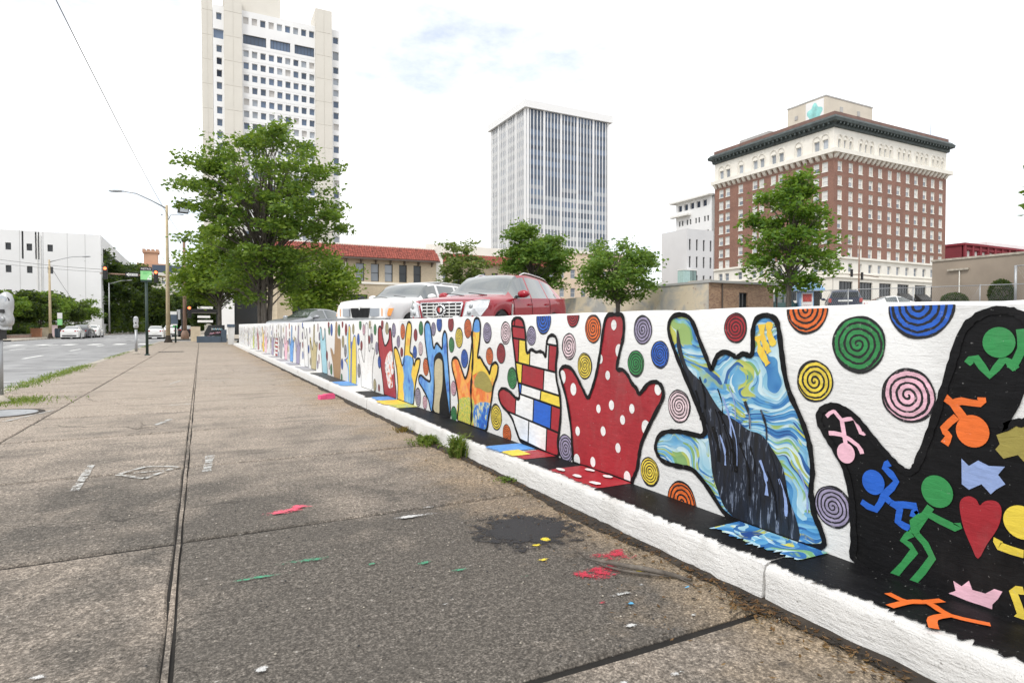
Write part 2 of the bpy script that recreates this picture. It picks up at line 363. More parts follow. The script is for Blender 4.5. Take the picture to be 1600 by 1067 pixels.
def carpaint(name, col, flake=0):
    t = NT(name); t.P(Base_Color=c4(col), Roughness=.4, Metallic=flake, Coat_Weight=.7, Coat_Roughness=.03, Specular_IOR_Level=.3)
    v = t.coord('Object'); t.P(Base_Color=t.mix(t.ramp(t.noise(v, 2.5, 5), [(.3, 0), (.8, .25)]), c4(col), c4([x*.85+.006 for x in col]))); return t.mat
M['car_red'] = carpaint('red_car_paint', (.33, .004, .018), 0)
M['car_white'] = carpaint('white_car_paint', (.80, .80, .79))
M['car_silver'] = carpaint('silver_car_paint', (.34, .35, .37), .5)
M['car_black'] = carpaint('black_car_paint', (.012, .014, .018))
M['car_navy'] = carpaint('navy_car_paint', (.03, .04, .075))
M['car_teal'] = carpaint('teal_car_paint', (.045, .11, .11))
M['car_grey'] = carpaint('grey_car_paint', (.10, .10, .11), .3)
M['rubber'] = plain('tyre_rubber', (.022, .022, .022), .8)
M['lens'] = plain('lamp_lens', (.70, .72, .74), .08, .1, 20, coat=1)
M['amber'] = plain('amber_lens', (.75, .27, .02), .15, .1, coat=1)
M['taillens'] = plain('red_lens', (.42, .012, .012), .15, .1, coat=1)
# ------------------------------------------------------------------ setting: ground, road, pavements, lot
rnd = random.Random(7)
def sheet(name, x0, x1, y0, y1, z, mat, parent=None, nx=1, ny=1, hf=None, kind=None):
    mb = MB(); vs = []; fs = []
    for j in range(ny+1):
        for i in range(nx+1):
            x = x0+(x1-x0)*i/nx; y = y0+(y1-y0)*j/ny; vs.append((x, y, hf(x, y) if hf else z))
    for j in range(ny):
        for i in range(nx): a = j*(nx+1)+i; fs.append((a, a+1, a+nx+2, a+nx+1))
    mb.add(vs, fs); o = mb.build(name, mat, parent)
    if kind: o['kind'] = kind
    return o
sheet('ground', -1800, 1800, -600, 2600, -.17, M['ground'], kind='structure')
sheet('road', -15, -2.9, -60, 700, -.12, M['asphalt'], ny=40, kind='structure')
sheet('cross_street', -90, 34, 57, 69, -.116, M['asphalt'], kind='structure')
def lotz(x, y):
    b = .65+.038*max(0, x-10)
    t = min(1, max(0, (y-41)/9)); t = t*t*(3-2*t)
    return b-.71*t
sheet('parking_lot', 2.3, 242.3, -60, 50, 0, M['lot'], nx=60, ny=44, hf=lotz, kind='structure')
sheet('sloping_ground', 36, 336, 50, 650, 0, M['ground'], nx=20, ny=6, hf=lambda x, y: -.07+.037*max(0, x-10), kind='structure')
sheet('corner_pavement', 2.0, 34, 50, 56.6, -.01, M['kerb'], kind='structure')
sheet('far_pavement', -2.75, 60, 69.4, 400, -.01, M['kerb'], ny=10, kind='structure')
sheet('left_pavement', -18.5, -15.2, -60, 56.6, -.0, M['kerb'], ny=10, kind='structure')
sheet('left_far_pavement', -18.5, -15.2, 69.4, 500, -.0, M['kerb'], ny=10, kind='structure')
# kerbs as rows of stones
def kerb_row(x, y0, y1, step, face):
    root = thing('kerb', None, None, (x, y0, 0), kind='structure')
    me = None; y = y0
    while y < y1:
        mb = MB(); L = step*.995
        prof = [(-.09, -.16), (-.09, .0-.03*(face < 0)), (-.07, .0), (.07, .0), (.09, -.02), (.09, -.16)]
        if me is None:
            mb.prism([(p, 0, q) for p, q in prof], (0, L, 0)); me = mb.mesh('kerb_stone', M['kerb'])
        link('kerb_stone', me, root, (0, y-y0, rnd.uniform(-.006, .004)), (0, 0, rnd.uniform(-.003, .003))); y += step
    return root
kerb_row(-2.83, -8, 56.6, 2.4, 1); kerb_row(-15.1, -8, 56.6, 3.2, -1)
kerb_row(-2.83, 69.4, 140, 3.2, 1); kerb_row(-15.1, 69.4, 170, 3.2, -1)
# painted road lines
rp = thing('road_marking', None, None, (-9, 30, -.116), kind='structure')
def line(name, x0, x1, y0, y1):
    n = 6; mb = MB(); L = []; Rr = []
    for i in range(n+1):
        y = y0+(y1-y0)*i/n; L.append((x0+rnd.uniform(-.012, .012)+9, y-30, 0)); Rr.append((x1+rnd.uniform(-.012, .012)+9, y-30, 0))
    for i in range(n): mb.quad(L[i], Rr[i], Rr[i+1], L[i+1])
    return mb.build(name, M['road_paint'], rp)
for k in range(11): line('lane_dash', -6.0, -5.86, 1+k*9.2, 4.2+k*9.2) if k != 6 else None
for k in range(11): line('lane_dash', -9.06, -8.92, 4+k*9.2, 7.2+k*9.2) if k != 6 else None
for k in range(8): line('lane_dash', -12.1, -11.96, 80+k*9, 83+k*9)
for k in range(8): line('crosswalk_bar', -14.6+k*1.5, -13.95+k*1.5, 51.2, 54.4)
line('stop_line', -14.9, -9.2, 48.2, 48.7); line('stop_line', -9.0, -3.2, 71, 71.5)
for y in (16.2, 21.8, 27.4, 33.0): line('parking_mark', -5.1, -3.05, y, y+.1)
# ---- sidewalk of concrete slabs with recessed joints
sw = thing('sidewalk', None, None, (0, 0, 0), kind='structure')
sheet('joint_bed', -2.74, 1.86, -8, 56.6, -.013, M['joint'], sw)
def slab(poly, n=5, jit=.005, z=0):
    """poly: 4 corners ccw (x,y); jagged chamfered edges"""
    ring = []
    for i in range(4):
        a, b = poly[i], poly[(i+1) % 4]
        for k in range(n):
            t = k/n; j = jit if k else 0
            ring.append((a[0]+(b[0]-a[0])*t+rnd.uniform(-j, j), a[1]+(b[1]-a[1])*t+rnd.uniform(-j, j)))
    cx = sum(p[0] for p in poly)/4; cy = sum(p[1] for p in poly)/4; m = len(ring); vs = []
    tl = [rnd.uniform(-.003, .003) for _ in range(2)]
    for d, h in ((0, -.06), (0, -.008), (.009, 0)):
        for x, y in ring:
            dx, dy = cx-x, cy-y; q = math.hypot(dx, dy)
            X, Y = x+dx/q*d, y+dy/q*d
            vs.append((X-cx, Y-cy, h+z+(X-cx)*tl[0]*.6+(Y-cy)*tl[1]*.6))
    fs = [tuple(range(2*m, 3*m))]
    for r in range(2):
        for k in range(m): fs.append((r*m+k, r*m+(k+1) % m, (r+1)*m+(k+1) % m, (r+1)*m+k))
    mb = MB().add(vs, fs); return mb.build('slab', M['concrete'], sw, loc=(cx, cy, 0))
ys = [-7.2+1.735*k for k in range(0, 38)]
ys = [y+rnd.uniform(-.05, .05) for y in ys]
ys[5] = 1.50; ys[6] = 3.24; ys[7] = 4.98; ys[8] = 6.75
xs = [(-2.72, -1.588), (-1.570, -.117), (-.083, 1.85)]
for i in range(len(ys)-1):
    y0, y1 = ys[i], ys[i+1]
    g = (.016 if y0 < 4 else .021) if y0 < 9 else .024
    for c, (x0, x1) in enumerate(xs):
        sk = lambda x, y: y+(.01*x if y != 1.50 else .0)
        if c == 0 and 8.2 < y1 < 12: x1 -= .0
        slab([(x0, sk(x0, y0)+g), (x1, sk(x1, y0)+g), (x1, sk(x1, y1)-g), (x0, sk(x0, y1)-g)], 6 if y0 < 8 else 2, .006 if y0 < 8 else .003, z=rnd.uniform(-.004, 0))
    if y0 < 56: slab([(-.109, y0+.01), (-.092, y0+.01), (-.092, y1-.01), (-.109, y1-.01)], 8 if y0 < 8 else 2, .003, z=-.004)
# ---- marks on the sidewalk
_bz = [0]
def blob(name, cx, cy, rx, ry, mat, seed, parent, z=.003, n=26, rough=.28, rz=0):
    r = random.Random(seed); ph = [r.uniform(0, 6.28) for _ in range(5)]; _bz[0] += 1; sw_ = mat.name.startswith('worn')
    pts = []
    for k in range(n):
        a = 2*math.pi*k/n; q = 1+sum(math.sin((j+2)*a+ph[j])*rough/(j+1.2) for j in range(5))+r.uniform(-.06, .06)
        pts.append((math.cos(a)*q*(1.25 if sw_ else 1), math.sin(a)*q*(1.25 if sw_ else 1), 0))
    mb = MB().add([(0, 0, 0)]+pts, [(0, k+1, (k+1) % n+1) for k in range(n)])
    o = mb.build(name, mat, parent, loc=(cx, cy, z+.00015*_bz[0]), rot=(0, 0, rz)); o.scale = (rx, ry, 1); return o
def worn(name, col, amt=.5, radial=True):
    t = NT(name); w = t.coord('World'); f = t.noise(w, 70, 5, .75); g = t.noise(w, 16, 4)
    f2 = t.noise(w, 230, 5, .8); ob = t.n.new('ShaderNodeTexCoord').outputs['Object']; ln = t.n.new('ShaderNodeVectorMath'); ln.operation = 'LENGTH'; t.set(ln.inputs[0], ob)
    fall = t.math('MULTIPLY', t.math('SUBTRACT', ln.outputs['Value'], .62), (-1.5 if name == 'worn_black_paint' else -.62) if radial else 0.0)
    val = t.math('ADD', t.math('ADD', t.math('MULTIPLY', t.math('SUBTRACT', f2, .5), 2.6), t.math('MULTIPLY', t.math('SUBTRACT', g, .5), 2.2)), t.math('ADD', fall, t.math('MULTIPLY', t.math('SUBTRACT', f, .5), 2.0)))
    m = t.ramp(t.math('ADD', val, .5), [(amt-.10, 0), (amt+.12, 1)])
    tr = t.n.new('ShaderNodeBsdfTransparent'); mxs = t.n.new('ShaderNodeMixShader')
    t.P(Base_Color=c4(col), Roughness=.8, Normal=t.bump(f, .5, .005)); t.set(mxs.inputs[0], m)
    t.t.links.new(tr.outputs[0], mxs.inputs[1]); t.t.links.new(t.p.outputs[0], mxs.inputs[2]); t.t.links.new(mxs.outputs[0], t.out.inputs[0]); return t.mat
M['chalk'] = worn('worn_white_chalk', (.50, .50, .48), .50, False); M['w_red'] = worn('worn_red_paint', (.50, .03, .06), .48); M['w_pink'] = worn('worn_pink_paint', (.85, .10, .17), .43)
M['w_black'] = worn('worn_black_paint', (.024, .024, .026), .22); M['w_green'] = worn('worn_green_paint', (.06, .30, .17), .66); M['w_yellow'] = worn('worn_yellow_paint', (.80, .62, .05), .40); M['w_blue'] = worn('worn_blue_paint', (.10, .40, .66), .4)
M['w_white'] = worn('worn_white_paint', (.55, .55, .54), .45)
blob('paint_stain', 1.44, 2.65, .29, .28, M['w_black'], 3, sw, rough=.14)
blob('paint_stain', 1.58, 2.72, .06, .04, M['w_black'], 34, sw, rough=.3)
for a in [(1.46, 2.04, .085, .06, 'w_red', 4), (1.61, 2.17, .085, .05, 'w_red', 5), (1.39, 2.05, .05, .04, 'w_red', 15), (1.45, 2.48, .022, .02, 'w_yellow', 6), (1.37, 2.43, .02, .016, 'w_yellow', 7), (1.31, 2.26, .018, .014, 'w_yellow', 8), (1.60, 1.97, .045, .012, 'w_yellow', 9),
          (.40, 2.72, .12, .02, 'w_green', 10), (.18, 2.62, .10, .016, 'w_green', 11), (.95, 2.32, .05, .012, 'w_green', 12), (.84, 2.46, .03, .02, 'w_green', 13), (1.16, 2.14, .03, .01, 'w_green', 14), (.65, 2.55, .03, .012, 'w_green', 16),
          (1.40, 1.83, .035, .012, 'w_white', 17), (1.52, 1.86, .012, .01, 'w_white', 18), (1.28, 1.62, .02, .01, 'w_white', 19), (1.52, 1.58, .012, .008, 'w_white', 20), (1.22, 1.33, .018, .012, 'w_white', 21), (1.05, 1.36, .011, .008, 'w_white', 22), (.15, 1.9, .018, .012, 'w_white', 23), (-.42, 2.15, .022, .012, 'w_white', 24), (.78, 2.05, .014, .008, 'w_white', 25),
          (1.29, 1.8, .014, .012, 'w_red', 26), (1.38, 1.75, .011, .01, 'w_blue', 27), (1.66, 1.76, .015, .006, 'w_blue', 28), (1.0, 3.1, .10, .02, 'w_white', 29), (1.12, 3.22, .05, .012, 'w_white', 30), (-.72, 2.75, .02, .01, 'w_green', 31), (-.7, 2.8, .02, .008, 'w_pink', 32)]:
    blob('paint_stain', a[0], a[1], a[2], a[3], M[a[4]], a[5], sw)
blob('paint_stain', .40, 3.50, .085, .035, M['w_pink'], 40, sw, rz=.3); blob('paint_stain', .50, 3.55, .06, .025, M['w_pink'], 41, sw, rz=-.5)
def mark(pts, w, mat, z=.004):
    mb = MB(); L = []; Q = []
    for i, p in enumerate(pts):
        a = pts[max(0, i-1)]; b = pts[min(len(pts)-1, i+1)]; dx, dy = b[0]-a[0], b[1]-a[1]; q = math.hypot(dx, dy) or 1
        ww = w*rnd.uniform(.7, 1.15); L.append((p[0]-dy/q*ww/2, p[1]+dx/q*ww/2, 0)); Q.append((p[0]+dy/q*ww/2, p[1]-dx/q*ww/2, 0))
    for i in range(len(pts)-1): mb.quad(Q[i], Q[i+1], L[i+1], L[i])
    return mb.build('chalk_mark', mat, sw, loc=(0, 0, z))
lerp = lambda a, b, n=6: [(a[0]+(b[0]-a[0])*k/n, a[1]+(b[1]-a[1])*k/n) for k in range(n+1)]
mark(lerp((-.70, 4.55), (-.72, 5.35)), .05, M['chalk']); mark(lerp((.03, 4.75), (.06, 5.35)), .06, M['chalk'])
for a, b in (((-.52, 4.93), (-.34, 4.72)), ((-.34, 4.72), (-.15, 5.02)), ((-.15, 5.02), (-.36, 5.12)), ((-.36, 5.12), (-.52, 4.93)), ((-.42, 4.93), (-.24, 4.93))): mark(lerp(a, b, 4), .035, M['chalk'])
for a, b in (((-1.9, 8.3), (-1.62, 9.2)), ((-2.6, 8.1), (-2.2, 8.6)), ((-.4, 9.1), (-.1, 9.15)), ((-.42, 7.3), (-.3, 7.7)), ((.0, 13.2), (.5, 13.3)), ((-.5, 12.6), (-.35, 13.4)), ((.2, 12.9), (.7, 13.0)), ((-.3, 20), (.6, 20.2))): mark(lerp(a, b), .05, M['chalk'])
# manhole cover
mh = thing('manhole_cover', None, None, (-2.12, 9.15, .0), kind='structure')
mh2 = MB().lathe([(.36, -.02), (.36, .004), (.33, .007), (.32, .004), (.25, .004), (.245, .008), (.20, .008), (.195, .004), (.10, .004), (.095, .008), (.02, .008)], 28)
mh2.build('cover', M['steel'], mh)
MB().lathe([(.43, -.02), (.43, .003), (.37, .003), (.37, -.02)], 28).build('frame', M['soil'], mh)
gr = thing('drain_grate', 'rusty iron grate set in the sidewalk beyond the green sign', 'grate', (-1.15, 30.5, .0))
for k in range(9): MB().cbox((-.42+k*.105, 0, .006), (.05, .5, .016)).build('bar', M['soil'], gr)
MB().box((-.5, -.3, -.02), (.5, .3, .002)).build('frame', M['dark'], gr)
